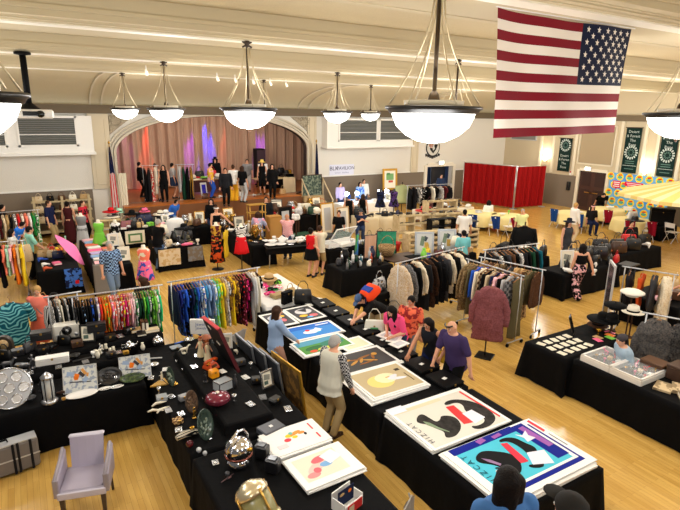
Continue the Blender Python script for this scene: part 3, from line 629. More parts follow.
def chair_folding(label, p, rz, mt='white', group=None, jacket=None):
    t = thing('folding_chair', label, 'chair', p, rz, group); m_ = M(mt, .4); MB().box((0, 0, .45), (.42, .40, .025), b=.01).build('seat', m_, t)
    MB().grid(lambda u, v: V(-.2+.4*u, .23+.05*math.sin(PI*u), .66+.2*v), 8, 3).box((0, .26, .76), (.4, .015, .2), b=.005).build('backrest', m_, t)
    for s in (-1, 1):
        MB().tube([(s*.2, .30, .86), (s*.2, .17, .45), (s*.2, -.2, .0)], .013, 6).build('front_leg', m_, t); MB().tube([(s*.185, -.12, .45), (s*.185, .28, 0)], .013, 6).build('rear_leg', m_, t)
    return t
def mannequin(label, p, rz, ms, hstand=.9, skirt=False, group=None, base='black', bare='ivory'):
    """a dress form: torso on a stand, with what it wears"""
    t = thing('dress_form', label, 'dress form', p, rz, group); n = 16
    b = MB(); prof = [(0, .155, .115), (.08, .165, .12), (.16, .14, .10), (.24, .115, .09), (.34, .14, .105), (.42, .155, .12), (.50, .165, .105), (.55, .13, .08), (.58, .06, .055), (.66, .048, .048)]
    rg = lambda d, P: [[(rx*math.cos(2*PI*i/n)+d*math.cos(2*PI*i/n), ry*math.sin(2*PI*i/n)+d*math.sin(2*PI*i/n), hstand+z) for i in range(n)] for z, rx, ry in P]
    b.loft(rg(0, prof)); b.build('torso', M(bare), t); MB().loft(rg(.014, prof[:8])).build('garment', ms[0], t)
    if skirt:
        q = MB(); nn = 28; q.loft([[((.15+.09*v)*(1+.10*v*math.sin(7*a))*math.cos(a), (.115+.09*v)*(1+.10*v*math.sin(7*a))*math.sin(a), hstand+.22-v*(hstand+.05)*skirt) for a in [2*PI*i/nn for i in range(nn)]] for v in (0, .1, .25, .5, .75, 1)]); q.build('skirt', ms[-1], t)
    MB().tube([(0, 0, .02), (0, 0, hstand)], .018, 8).lathe([(.2, 0), (.2, .015), (.03, .035)], n=20).build('stand', M(base, .5), t); return t
def card(label, p, w, h, mt, rz=0, name='price_card', group=None, tilt=0):
    o = MB().box((0, 0, h/2), (w, .004, h)).build(name, mt, None, p, rz); o.rotation_euler.x = tilt; return tag(o, label, 'card', group)
# ================================================================ people
def V(*a): return Vector(a)
def ik(a, b, l1, l2, pole):
    d = b-a; dist = min(max(d.length, .05), (l1+l2)*.995); u = d.normalized(); b = a+u*dist
    k = (l1*l1-l2*l2+dist*dist)/(2*dist); hh = math.sqrt(max(l1*l1-k*k, 0)); p = pole-u*pole.dot(u)
    p = p.normalized() if p.length > 1e-6 else V(0, -1, 0)
    return a+u*k+p*hh, b
def person(label, pos, face, h=1.72, fem=False, shirt=None, sleeve=1, bottom='trousers', bmat=None, hair='short', hmat='hairb', skin='skin', lean=0., hands=(None, None), turn=(0, 0),
           seat=None, stride=0, hat=None, det=1, group=None, feet=None, shoes='black', z0=0, vest=None, glasses=False, straps=None, bulk=1.):
    """pos: the feet; face: heading in degrees from +y towards +x; hands: targets in the body's own frame (x right, y ahead, z up)"""
    k = h/1.72; vx = (.026, .017, .0105)[det]; zp = .93 if seat is None else seat/k+.10
    W = (.97 if fem else 1.1)*bulk
    t = thing('person', label, 'person', (pos[0], pos[1], z0), -math.radians(face), group); t.scale = (k, k, k)
    skinm = M(skin, .55)
    def bend(p):
        p = Vector(p); z = p.z-zp; return V(p.x, p.y*math.cos(lean)+z*math.sin(lean), zp+z*math.cos(lean)-p.y*math.sin(lean))
    o = zp-.93
    def sect(z, rx, ry, yo=0, n=16, d=0):
        c = bend((0, yo, z+o)); a = bend((1, yo, z+o))-c; b_ = bend((0, yo+1, z+o))-c
        return [c+a*((rx+d)*math.cos(2*PI*i/n))+b_*((ry+d)*math.sin(2*PI*i/n)) for i in range(n)]
    bust = .012 if fem else 0
    tor = [(.84, .145*W+.01, .125*bulk), (.92, .165*W+.012*fem, .138*bulk), (1.0, .152*W, .128*bulk), (1.08, .142*W-.012*fem, .118*bulk), (1.18, .150*W, .120*bulk), (1.28, .165*W, .124+bust), (1.36, .178*W, .112), (1.41, .150*W, .09), (1.445, .09, .068), (1.47, .06, .06)]
    sh = {s: bend((s*.178*W, 0, 1.385+o)) for s in (-1, 1)}
    hips = {s: V(s*.088, 0, zp-.03) for s in (-1, 1)}
    el, wr = {}, {}
    for s in (-1, 1):
        tg = hands[0 if s < 0 else 1]
        tg = bend((s*.25*W, .08, .84+o)) if tg is None else Vector(tg)/k-V(0, 0, 0)
        el[s], wr[s] = ik(sh[s], tg, .285, .255, V(s*.6, -.7, -.35))
    kn, an = {}, {}
    for s in (-1, 1):
        if seat is not None: f = V(s*.12, .40+.06*s*stride, .07)
        else: f = V(s*.095, s*stride*.5, .08+(0 if s*stride >= 0 else .04))
        if feet: f = Vector(feet[0 if s < 0 else 1])
        kn[s], an[s] = ik(hips[s], f, .44, .43, V(s*.1, 1, .1))
    hc = bend((0, .015, 1.585+o)); Rh = Matrix.Rotation(-math.radians(turn[0]), 3, 'Z') @ Matrix.Rotation(-math.radians(turn[1])-lean*.55, 3, 'X')
    hd = lambda x, y, z: hc+Rh @ V(x, y, z)
    # body: one continuous skin
    b = MB(); b.loft([sect(*q) for q in tor])
    b.caps(bend((0, -.01, 1.42+o)), hd(0, -.01, -.05), .056, .052)
    b.ell(hc, (.073, .092, .098), rot=Rh); b.ell(hd(0, .028, -.055), (.056, .062, .062), rot=Rh)
    if det:
        b.caps(hd(0, .085, .008), hd(0, .105, -.022), .011, .016, 6)
        for s in (-1, 1): b.ell(hd(s*.075, -.005, -.01), (.012, .022, .032), 6, 5, rot=Rh)
    for s in (-1, 1):
        b.caps(sh[s], el[s], .054, .043); b.caps(el[s], wr[s], .043, .029)
        b.caps(hips[s], kn[s], .088, .056); b.caps(kn[s], an[s]+V(0, 0, .02), .058, .036)
        b.caps(kn[s]*.7+an[s]*.3+V(0, -.018, 0), kn[s]*.45+an[s]*.55, .048, .036, 8); b.caps(an[s]-V(0, .03, .02), an[s]+V(s*.012, .13, -.045), .036, .026, 8)
        d = (wr[s]-el[s]).normalized(); b.caps(wr[s], wr[s]+d*.075, .026, .034, 8); 
    body = fuse(b, vx)
    for s in (-1, 1):        # five fingers on each palm
        d = (wr[s]-el[s]).normalized(); q = wr[s]+d*.07; sd = d.cross(V(0, 0, 1) if abs(d.z) < .8 else V(0, 1, 0)).normalized(); nn = sd.cross(d)
        if nn.z > 0: nn = -nn
        for i, ln in enumerate((.062, .074, .078, .068, .052)):
            if i == 0:
                th = sd if (sd.y*1.0-sd.x*s*.6) > 0 else -sd; p0 = wr[s]+d*.03+th*.022; body.tube([p0, p0+d*.03+th*.024, p0+d*.058+th*.03+nn*.01], [.012, .011, .008], 6)
            else:
                p0 = q+sd*(i-2.5)*.019; e = d+sd*(i-2.5)*.12; body.tube([p0, p0+e*ln*.45+nn*.004, p0+e*ln*.8+nn*.016, p0+e*ln+nn*.03], [.011, .0095, .0085, .006], 6)
    bo = body.build('body', skinm, t)
    # clothes: shells that follow the body
    low = {'trousers': .05, 'jeans': .05, 'shorts': None, 'skirt': None, 'dress': None, 'none': None}
    if bottom in ('trousers', 'shorts', 'wide'):
        c = MB(); c.loft([sect(z, rx, ry, d=.014) for z, rx, ry in tor[:4]])
        for s in (-1, 1):
            c.caps(hips[s], kn[s], .11, .08 if bottom != 'wide' else .10)
            if bottom != 'shorts': c.caps(kn[s], an[s]+V(0, 0, .01), .078 if bottom != 'wide' else .1, .062 if bottom != 'wide' else .11)
        fuse(c, max(vx, .016)).build('shorts' if bottom == 'shorts' else 'trousers', bmat or M('ddenim'), t)
    elif bottom in ('skirt', 'dress', 'longskirt', 'shortskirt'):
        zb = {'skirt': .45, 'dress': .42, 'longskirt': .08, 'shortskirt': .62}[bottom]; c = MB(); n = 28; rings = []
        for i in range(9):
            q = i/8; z = 1.06-(1.06-zb)*q; rx = .15*W+.035*min(1, q*4)+.07*q; ry = .11+.03*min(1, q*4)+.08*q
            ctr = bend((0, 0, z+o)) if z > .93 else V(0, .02*q, z+o)
            rings.append([ctr+V((rx*(1+.07*q*math.sin(7*a)))*math.cos(a), (ry*(1+.09*q*math.sin(7*a)))*math.sin(a), 0) for a in [2*PI*j/n for j in range(n)]])
        if seat is not None:
            c.loft([sect(z, rx, ry, d=.02) for z, rx, ry in tor[:4]]); [c.caps(hips[s], kn[s], .11, .09) for s in (-1, 1)]; c = fuse(c, max(vx, .016))
        else: c.loft(rings)
        c.build('skirt', bmat or M('black'), t)
    if shirt is not None:
        c = MB(); z_ = tor if sleeve >= 0 else tor[:7]; c.loft([sect(z, rx, ry, d=.02) for z, rx, ry in ([(.79, .172*W, .142*bulk)]+tor[0:9] if bottom not in ('skirt', 'dress', 'longskirt', 'shortskirt') else tor[2:9])] if sleeve >= 0 else [sect(z, rx, ry, d=.013) for z, rx, ry in tor[3:7]])
        if sleeve > 0:
            for s in (-1, 1):
                m_ = sh[s].lerp(el[s], .8) if sleeve == 1 else el[s]; c.caps(sh[s], m_, .074, .066)
                if sleeve == 2: c.caps(el[s], el[s].lerp(wr[s], .93), .062, .044)
        elif sleeve == 0:
            for s in (-1, 1): c.caps(bend((s*.12*W, .0, 1.41+o)), bend((s*.15*W, 0, 1.35+o)), .05, .055, 8)
        else:
            for s in (-1, 1): c.tube([bend((s*.10, .08, 1.34+o)), bend((s*.075, .04, 1.455+o)), bend((s*.09, -.06, 1.40+o))], .018, 6)
        fuse(c, max(vx, .014)).build('shirt', shirt, t)
    if vest is not None:
        c = MB(); c.loft([sect(z, rx, ry, d=.036) for z, rx, ry in [(.77, .178*W, .146*bulk)]+tor[0:9]]); v = fuse(c, .016); 
        vo = v.build('vest', vest, t)
        c = MB()
        for s in (-1, 1): q = bend((s*.085, .15, 1.02+o)); c.box(q, (.11, .025, .13), b=.006); q = bend((s*.085, .145, 1.25+o)); c.box(q, (.09, .02, .08), b=.006)
        c.build('pocket', vest, vo)
    # head: hair, eyes, mouth, hat
    hm = M(hmat, .65, 0, None, None, 1, 0, 60) if isinstance(hmat, str) else hmat
    if hair != 'bald':
        c = MB(); c.ell(hd(0, -.018, .016), (.086, .098, .096), 16, 10, rot=Rh); c.ell(hd(0, -.05, -.02), (.074, .062, .085), rot=Rh)
        if hair in ('long', 'bob', 'curly'):
            L_ = {'long': .34, 'bob': .17, 'curly': .26}[hair]; wd_ = .078 if hair != 'curly' else .11
            for s in (-1, 0, 1): c.caps(hd(s*.05, -.045+.01*abs(s), .0), hd(s*.066, -.05+.04*abs(s), -.06)+V(0, -.02, .06-L_), wd_*.85, wd_*.6)
            if hair == 'curly':
                for i in range(26): c.ell(hd(R.uniform(-.11, .11), R.uniform(-.13, .02), R.uniform(-.24, .1)), (.035,)*3, 8, 6)
        if hair == 'bun': c.ell(hd(0, -.07, .11), (.045, .045, .04))
        if hair == 'pony': c.caps(hd(0, -.1, .03), hd(0, -.14, -.2), .035, .018)
        if hair == 'updo': c.ell(hd(0, -.07, .08), (.07, .06, .055))
        fuse(c, max(vx, .013), 2).build('hair', hm, t)
    f = MB()
    for s in (-1, 1):
        f.ell(hd(s*.031, .079, .012), (.014, .012, .009), 8, 6, 0, Rh); f.ell(hd(s*.031, .088, .012), (.007, .006, .007), 6, 5, 1, Rh); f.ell(hd(s*.031, .086, .034), (.019, .008, .0045), 6, 4, 2, Rh)
    if det == 2:
        for s in (-1, 1): MB().ell(hd(s*.031, .079, .012), (.014, .012, .009), 8, 6, 0, Rh).ell(hd(s*.031, .088, .012), (.007, .006, .007), 6, 5, 1, Rh).ell(hd(s*.031, .086, .034), (.019, .008, .0045), 6, 4, 2, Rh).build('eye', [M('white', .3), M('black', .3), hm if hair != 'bald' else M('hairbr')], t)
    else: f.build('eyes', [M('white', .3), M('black', .3), hm if hair != 'bald' else M('hairbr')], t)
    MB().ell(hd(0, .083, -.055), (.022, .010, .008), 8, 5, None, Rh).build('mouth', M((186, 92, 84) if fem else (170, 98, 84), .4), t)
    if glasses:
        g = MB(); g.tube([hd(-.079, .03, .075), hd(-.06, .075, .085), hd(-.03, .09, .085), hd(0, .09, .082), hd(.03, .09, .085), hd(.06, .075, .085), hd(.079, .03, .075)], .012, 6); g.build('sunglasses', M('black', .2), t)
    if hat:
        kind, hmt = hat; c = MB()
        if kind == 'cap': c.ell(hd(0, -.005, .045), (.087, .10, .075), rot=Rh); c.ell(hd(0, .12, .045), (.065, .07, .010), rot=Rh)
        elif kind == 'wide':
            c.x = Matrix.Translation(hd(0, -.005, .06)) @ Rh.to_4x4(); c.lathe([(.0, -.005), (.19, -.012), (.20, .0), (.09, .012), (.085, .09), (.07, .12), (.0, .125)], n=20)
        elif kind == 'beanie': c.ell(hd(0, -.01, .035), (.088, .10, .085), rot=Rh)
        elif kind == 'visor': c.ell(hd(0, .1, .05), (.075, .07, .01), rot=Rh); c.loft([[hd(.086*math.cos(a), .1*math.sin(a)-.005, z) for a in [2*PI*i/16 for i in range(16)]] for z in (.03, .065)])
        c.build('hat', hmt, t)
    sm = MB
    for s in (-1, 1):
        c = MB(); a = an[s]; c.caps(a+V(0, -.045, -.035), a+V(s*.01, .10, -.045), .040, .036, 10); c.caps(a+V(0, .10, -.048), a+V(s*.014, .16, -.05), .036, .028, 8); c.box(a+V(s*.006, .05, -.074), (.075, .26, .016), b=.005)
        c.build('shoe', M(shoes, .5), t)
    if straps:
        c = MB(); side, smt = straps; P_ = []
        for i in range(13):
            a = PI*2*i/12; q = bend((side*(.13*math.cos(a)), .135*math.sin(a), 1.20+.23*math.cos(a)+o)); P_.append(q)
        c.tube(P_, .014, 6); c.build('bag_strap', smt, t)
    return t
# world point -> a person's own frame, for hands that must touch something
def loc_of(pos, face, p):
    a = -math.radians(face); dx, dy = p[0]-pos[0], p[1]-pos[1]
    return (dx*math.cos(-a)-dy*math.sin(-a), dx*math.sin(-a)+dy*math.cos(-a), p[2])
# ================================================================ dark stall nearest the camera
cloth('long black cloth over the stall table behind the lavender armchair', -3.2, 1.36, 8.40, 9.28, fl_=.6)
cloth('black cloth over the middle riser of the stall behind the armchair', -3.2, 1.30, 9.36, 9.86, .86, fl_=.35)
cloth('black cloth over the top riser below the rainbow clothes rack', -3.2, 2.0, 9.94, 10.52, .94, fl_=.35)
cloth('black cloth on the side table with the oval plates', 1.47, 3.2, 6.14, 9.8, fl_=.5)
cloth('black cloth on the near table end with lantern and print stacks', 1.47, 3.24, 3.6, 6.06, fl_=.5)
cloth('low black riser cloth running under the maroon dish and dolls', 2.02, 2.72, 6.35, 9.1, .90, drop=.135, fold=.004, fl_=.3)
# armchair
def armchair(p, rz):
    t = thing('armchair', 'lavender grey upholstered armchair with brown legs, empty on the wood floor', 'chair', p, rz); u = M((168, 160, 178), .45); up_ = M((178, 170, 190), .4); tr = M((196, 190, 206), .3); w = M((74, 58, 48), .45)
    MB().box((0, 0, .43), (.56, .54, .12), b=.035).grid(lambda a, b: V(-.25+.5*a, -.24+.48*b, .49+.03*math.sin(PI*a)**.5*math.sin(PI*b)**.5), 10, 10).build('seat', u, t)
    MB().box((0, -.275, .43), (.57, .03, .10), b=.012).build('seat_trim', tr, t)
    b = MB(); n = 12
    b.loft([[(x*(.195+.01*v), .235+.10*v+y, .50+.39*v+.015*(v > .9)*(1-abs(x))) for x, y in ((-1, -.03), (-.5, -.045), (0, -.05), (.5, -.045), (1, -.03), (1, .03), (0, .035), (-1, .03))] for v in (0, .1, .4, .7, .95, 1)], False)
    bk = b.build('backrest', up_, t); MB().box((0, .335, .895), (.44, .08, .035), b=.015).build('top_rail', tr, bk)
    for s in (-1, 1):
        a = MB(); a.loft([[(s*.29+dx, y, z) for dx, z in ((-.03, .40), (.03, .40), (.035, zt-.02), (.02, zt), (-.02, zt), (-.035, zt-.02))] for y, zt in ((-.25, .66), (-.1, .69), (.1, .72), (.25, .78))], False)
        ar = a.build('arm', u, t); MB().tube([(s*.29, -.265, .66), (s*.29, -.1, .70), (s*.29, .1, .735), (s*.29, .25, .79)], .022, 8).box((s*.29, -.262, .54), (.06, .03, .26), b=.008).build('arm_rail', tr if s > 2 else M((150, 142, 150), .35), ar)
        MB().loft([[(s*.24+x*q, -.23+y*q, z) for x, y in ((-1, -1), (1, -1), (1, 1), (-1, 1))] for z, q in ((0, .018), (.4, .03))], False).build('leg', w, t); MB().tube([(s*.25, .23, .42), (s*.26, .30, 0)], [.026, .018], 6).build('leg', w, t)
    return t
pc = G(88, 505, .02); armchair((.25, 6.77, 0), -.27)
sc_ = thing('suitcase', 'grey hard suitcase with dark straps standing against the black cloth', 'suitcase', (-.72, 8.06, 0), .14)
MB().box((0, 0, .27), (.92, .22, .46), b=.03).build('shell', M((118, 112, 108), .6), sc_); MB().box((0, 0, .505), (.90, .2, .02)).box((0, -.112, .27), (.93, .01, .02)).build('edge_trim', M('silver', .4, .5), sc_)
for x in (-.36, -.12, .14, .2, .36): MB().box((x, 0, .27), (.035, .24, .475), b=.004).build('strap', M('charcoal'), sc_)
MB().tube([(-.1, 0, .5), (-.09, 0, .555), (.09, 0, .555), (.1, 0, .5)], .014, 6).build('handle', M('black'), sc_)
tag(MB().box((0, 0, .2), (.3, .16, .4), b=.02).build('straw_case', M('khaki', .8, 0, 'check', 'tan', 40), None, (-1.2, 8.12, 0)), 'pale straw case behind the grey suitcase', 'case')
# stall goods, by tier
sil = M('silver', .25, 1); ch = M((220, 222, 228), .12, 1); iv = M('ivory', .5); gl = M((200, 206, 210), .1, 0, None, None, 1, 0, 0, .45); dk = M('charcoal', .4)
p = G(10, 409, .77); t = thing('seder_plate', 'large silver platter with six round hollows propped up at the cloth edge', 'plate', p, -.2); t.rotation_euler.x = -.5
b = MB().prism([(.30*math.cos(2*PI*i/32), .30+.30*math.sin(2*PI*i/32)) for i in range(32)], -.012, .012, None, Matrix.Rotation(PI/2, 4, 'X')); b.build('dish', M((176, 176, 178), .35, .8), t)
for k in range(7):
    a = 2*PI*k/6; r = .19 if k < 6 else 0; MB().tube([(r*math.cos(a)+.068*math.cos(q*PI/8), -.02, .30+r*math.sin(a)+.068*math.sin(q*PI/8)) for q in range(17)], .012, 5).prism([(r*math.cos(a)+.06*math.cos(q*PI/8), .30+r*math.sin(a)+.06*math.sin(q*PI/8)) for q in range(16)], .010, .016, None, Matrix.Rotation(PI/2, 4, 'X')).build('hollow', M((226, 226, 228), .25, .8), t)
MB().tube([(.3*math.cos(q*PI/16), -.014, .30+.3*math.sin(q*PI/16)) for q in range(33)], .014, 6).build('rim', sil, t)
p = G(50, 402, .77); t = thing('glass_lantern', 'tall black framed glass lantern on the stall table', 'lantern', p); MB().lathe([(.11, 0), (.12, .03), (.09, .06)], n=20).build('base', M('silver', .3, .9), t); MB().lathe([(.085, .40), (.09, .43), (.05, .47), (.015, .5)], n=20).build('cap', M('silver', .3, .9), t); MB().lathe([(.08, .06), (.085, .2), (.08, .40)], n=20).build('glass', gl, t)
for k in range(6): MB().tube([(.088*math.cos(k*PI/3), .088*math.sin(k*PI/3), .05), (.088*math.cos(k*PI/3), .088*math.sin(k*PI/3), .42)], .007, 5).build('bar', M('black'), t)
MB().lathe([(.03, .06), (.03, .3)], n=10).build('candle', iv, t)
aA = ([M((206, 208, 204), .6, 0, 'blotch', (150, 160, 176), 14), M('orange'), M((60, 56, 60)), M((150, 170, 200)), M((210, 150, 80))], [(-.1, .1, .14, .2, .3), (.05, .16, .2, .12, .8), (-.28, .22, .2, .16, .2), (.12, .25, .22, .1, 1), (-.12, .02, .1, .1, 0), (0, -.12, .6, .04, .1), (.15, -.06, .12, .2, .5), (.22, .12, .06, .14, .2)])
p = G(81, 392, .77); picture('tile picture of figures in snow, nearer the oval white platter', p, .50, .42, -.15, .55, M((190, 190, 186)), aA, 'painted_tile', 'picture', .012, .02)
p = G(136, 378, .77); picture('tile picture with a tiger by the green oval dish', p, .50, .38, -.15, .55, M((200, 204, 204)), aA, 'painted_tile', 'picture', .012, .02)
def plate_on(lab, p, rx, rz_, mt, rz, c2=None, lean=.3):
    t = thing('display_plate', lab, 'plate', p, rz); t.rotation_euler.x = -lean; b = MB(); n = 30
    b.loft([[(rx*s*math.cos(2*PI*i/n), y, rz_+rz_*s*math.sin(2*PI*i/n)) for i in range(n)] for s, y in ((.3, .0), (.62, 0), (.7, -.012), (.95, -.03), (1, -.028), (1, -.02), (.7, .006), (.3, .012))]); b.build('dish', mt, t)
    if c2: 
        r = MB()
        for i in range(14): a = R.uniform(0, 6.28); q = R.uniform(.1, .55); r.ell((rx*q*math.cos(a), -.006, rz_+rz_*q*math.sin(a)), (rx*.13, .012, rz_*.11), 8, 5)
        r.build('relief', c2, t)
    MB().tube([(-rx*.5, -.05, .0), (-rx*.45, .0, .02), (-rx*.4, .12, rz_*.9)], .006, 5).tube([(rx*.5, -.05, .0), (rx*.45, .0, .02), (rx*.4, .12, rz_*.9)], .006, 5).build('stand', M('black'), t); return t
plate_on('black moulded plate standing between two tile pictures', G(110, 385, .77), .2, .15, M((30, 28, 30), .3), -.15, M((44, 42, 44), .3), .8)
plate_on('dark green mottled oval platter below the tiger tile', G(133, 383, .77), .2, .09, M((40, 58, 34), .3, 0, 'blotch', (74, 92, 50), 20), -.15, None, 1.0)
b = lathe_item('oval_platter', PLATE, M('white', .25), 'white oval serving platter lying at the cloth edge', 'plate', G(82, 396, .765), 1.7); b.scale = (1, .55, 1)
for k, (x, y) in enumerate(((105, 389), (117, 387))): b = lathe_item('small_dish', PLATE, M('white', .2), ('small white oval dish nearer the white platter', 'small white oval dish nearer the tiger tile')[k], 'dish', G(x, y, .765), .55); b.scale = (1.4, .8, 1)
tag(MB().tube([(-.28, 0, .01), (.28, .0, .01)], .008).tube([(-.28, 0, .01), (-.28, -.2, .01), (.25, -.22, .01)], .007).build('silver_rail', sil, None, G(107, 383, .77), .1), 'thin silver gallery frame around the small white dishes', 'frame')
p = G(157, 384, .765); tag(MB().prism([(-.12, -.06), (.16, -.12), (.15, .12), (.03, .06)], 0, .02).build('straw_fan', M('gold', .8, 0, 'check', 'tan', 40), None, p), 'small golden woven fan at the corner of the black tables', 'fan')
for nm, lab, x, y, z, d, mt in (('trinket_box', 'small dark box behind the silver platter', 26, 392, .77, (.22, .16, .13), dk), ('trinket_box', 'clear glass trinket box near the golden fan', 162, 400, .77, (.16, .13, .08), gl), ('matchbox', 'tiny yellow matchbox beside the lantern', 64, 400, .77, (.06, .05, .04), M('tan')),
      ('record_player', 'long white radio box lying on the middle riser', 53, 363, .96, (.50, .16, .13), M('white', .4)), ('black_box', 'black lacquer box at the riser end beside the coral woman', 42, 339, 1.11, (.34, .2, .16), dk), ('black_box', 'black case standing under the dark clothes of the rainbow rack', 97, 331, 1.11, (.32, .18, .17), dk)):
    casebox(lab, clamp(G(x, y, z), -3, 3.1, 4, 10.36), d, mt, -.1, nm, 'box')
p = G(68, 338, .95); t = thing('radio', 'white vintage radio with round black dial on the top riser', 'radio', p, -.08); MB().box((0, 0, .16), (.46, .18, .30), b=.03).build('case', M((226, 222, 212), .4), t); MB().tube([(0, -.085, .19), (0, -.115, .19)], .085, 24).build('dial', M('black', .3), t)
for s in (-1, 1): MB().tube([(s*.15, -.085, .10), (s*.15, -.115, .10)], .03, 12).build('knob', M('silver', .3, .6), t)
MB().tube([(0, -.115, .19), (0, -.12, .19)], .03, 16).build('dial_centre', M('lgrey'), t)
p = G(5, 350, .95); t = thing('mantel_clock', 'small cream clock with brass face at the frame edge of the stall', 'clock', p, -.3); MB().prism([(.14*math.cos(a), .13+.14*math.sin(a)) for a in [PI*i/12 for i in range(13)]]+[(-.15, 0), (.15, 0)], -.05, .05, None, Matrix.Rotation(PI/2, 4, 'X')).build('case', M((60, 52, 46), .4), t); MB().tube([(0, -.05, .13), (0, -.065, .13)], .09, 20).build('face', M('tan', .4), t)
for k, (x, y, kd, lab) in enumerate(((8, 370, 1, 'pewter horse figurine nearer the frame edge'), (26, 372, 1, 'pewter running horse figurine beside the long white radio'), (33, 368, 0, 'small pewter rider figurine next to the running horse'))): figurine(lab, G(x, y, .87), M((120, 120, 124), .3, .8), .26, kd, -.3)
for k, (x, y, lab) in enumerate(((98, 354, 'silver opera glasses lying nearest the black plate'), (104, 349, 'silver opera glasses between two others'), (112, 352, 'silver opera glasses nearest the teapot'))):
    t = thing('opera_glasses', lab, 'binoculars', G(x, y, .87), .3*k); [MB().lathe([(.035, 0), (.03, .02), (.022, .06), (.028, .09)], (s*.038, 0, 0), 12).build('barrel', M('ivory', .3, .3), t) for s in (-1, 1)]; MB().box((0, 0, .05), (.05, .015, .02)).build('bridge', sil, t)
def teapot(lab, p, mt, s=1, rz=0):
    t = thing('teapot', lab, 'teapot', p, rz); t.scale = (s,)*3; MB().lathe([(.05, 0), (.06, .01), (.1, .06), (.1, .1), (.06, .14), (.03, .15)], n=20).build('pot', mt, t); MB().lathe([(.05, .145), (.035, .165), (.01, .17), (.014, .185), (0, .195)], n=14).build('lid', mt, t); MB().tube([(.09, 0, .06), (.14, 0, .09), (.16, 0, .14)], [.022, .015, .01], 8).build('spout', mt, t); MB().tube([(-.09, 0, .12), (-.15, 0, .12), (-.15, 0, .06), (-.1, 0, .05)], .009, 6).build('handle', mt, t)
teapot('silver teapot on the middle riser', G(130, 349, .87), ch, .9)
teapot('round silver pot lying near the riser end', G(158, 345, .77), ch, 1.1, 1)
casebox('tiny gold box beside the silver teapot', G(126, 354, .87), (.1, .08, .06), M('gold', .4, .6), 0, 'trinket_box')
for k, (x, y) in enumerate(((143, 350), (98, 358))): lathe_item('cream_jug', VASE, iv, ('cream china jug between the two silver pots', 'cream china jug in front of the opera glasses')[k], 'jug', G(x, y, .77 if k == 0 else .87), .55)
tag(MB().box((0, 0, .01), (.42, .035, .018), b=.004).build('ruler', M('lgrey', .3, .5), None, G(150, 359, .77), -.35), 'long silver ruler lying across the middle riser', 'ruler')
tag(MB().box((0, 0, .01), (.3, .06, .02), b=.004).build('flute_case', dk, None, G(82, 360, .87), .1), 'slim dark case with silver trim between radio and opera glasses', 'case')
for k, (x, w_) in enumerate(((137, .22), (143, .05), (147, .05), (152, .26))): book(('tan book lying under the pale green clothes', 'brown book standing at the riser end', 'dark brown book standing beside its brown neighbour', 'tan book lying at the corner of the top riser')[k], G(x, 331, .95), (w_, .16, .05 if w_ > .1 else .22), M(('tan', 'brown', 'dwood', 'beige')[k]), 0)
# ------ side table, low ledge
plate_on('brown carved oval plate standing on the side table', G(194, 412, .77), .17, .17, M((92, 70, 52), .4, 0, 'blotch', (56, 40, 30), 26), .85, M((110, 86, 64), .4))
plate_on('dark green glass oval plate on a stand near the chrome kettle', G(209, 438, .77), .21, .21, M((58, 72, 64), .15, .2), .85, M((110, 124, 112), .15))
plate_on('narrow green mirror plate by the inner corner of the tables', G(172, 386, .77), .10, .17, M((70, 84, 72), .2, .3), .85, M((150, 160, 140), .3), .2)
for k, (x, y, rz) in enumerate(((158, 405, .3), (162, 411, .6), (155, 412, -.2))):
    b = MB().tube([(-.1, 0, .02), (-.03, .02, .03), (.06, 0, .02), (.13, -.03, .02)], [.012, .02, .016, .004], 7); tag(b.build('carved_tusk', iv, None, G(x, y, .765), rz), ('ivory carved tusk farthest from the camera in a trio', 'ivory carved tusk lying in the middle of a trio', 'ivory carved tusk nearest the wood floor in a trio')[k], 'carving')
casebox('small brown chequered trinket box below the carved tusks', G(178, 423, .765), (.13, .12, .07), M('brown', .6, 0, 'check', 'tan', 30), .2, 'trinket_box')
b = MB().tube([(-.16, 0, .04), (-.05, .02, .05), (.1, .0, .045), (.2, -.03, .03)], [.035, .05, .045, .01], 9); tag(b.build('powder_horn', [M('ivory', .4, 0, 'stripe', 'black', 14)], None, G(188, 437, .765), .1), 'cream and black striped powder horn on the side table', 'horn')
for k, (x, y, c_, r) in enumerate(((190, 447, 'maroon', .05), (199, 452, 'silver', .035), (205, 455, 'lgrey', .03))): tag(MB().ell((0, 0, r), (r, r, r), 14, 10).lathe([(.02, 0), (.015, .01)], n=8).build('glass_ball', M(c_, .15), None, G(x, y, .765)), ('dark red glass ball under the green plate', 'silver glass ball nearer the dark red one', 'pale grey glass ball nearest the near table end')[k], 'ball')
for k, (x, y) in enumerate(((177, 362), (183, 370), (190, 374), (193, 381), (197, 386), (201, 393), (186, 366), (204, 399), (208, 404))):
    b = MB(); [b.tube([(.028*math.cos(q*PI/5+i), .02*math.sin(q*PI/5+i), .008+.006*i) for q in range(11)], .006, 4) for i in range(4)]; tag(b.build('silver_bracelet', ch, None, G(x, y, .77), k), f'heap of silver bracelets, {ORD[k]} from the inner table corner along the ledge', 'bracelet', 'bracelets on the ledge')
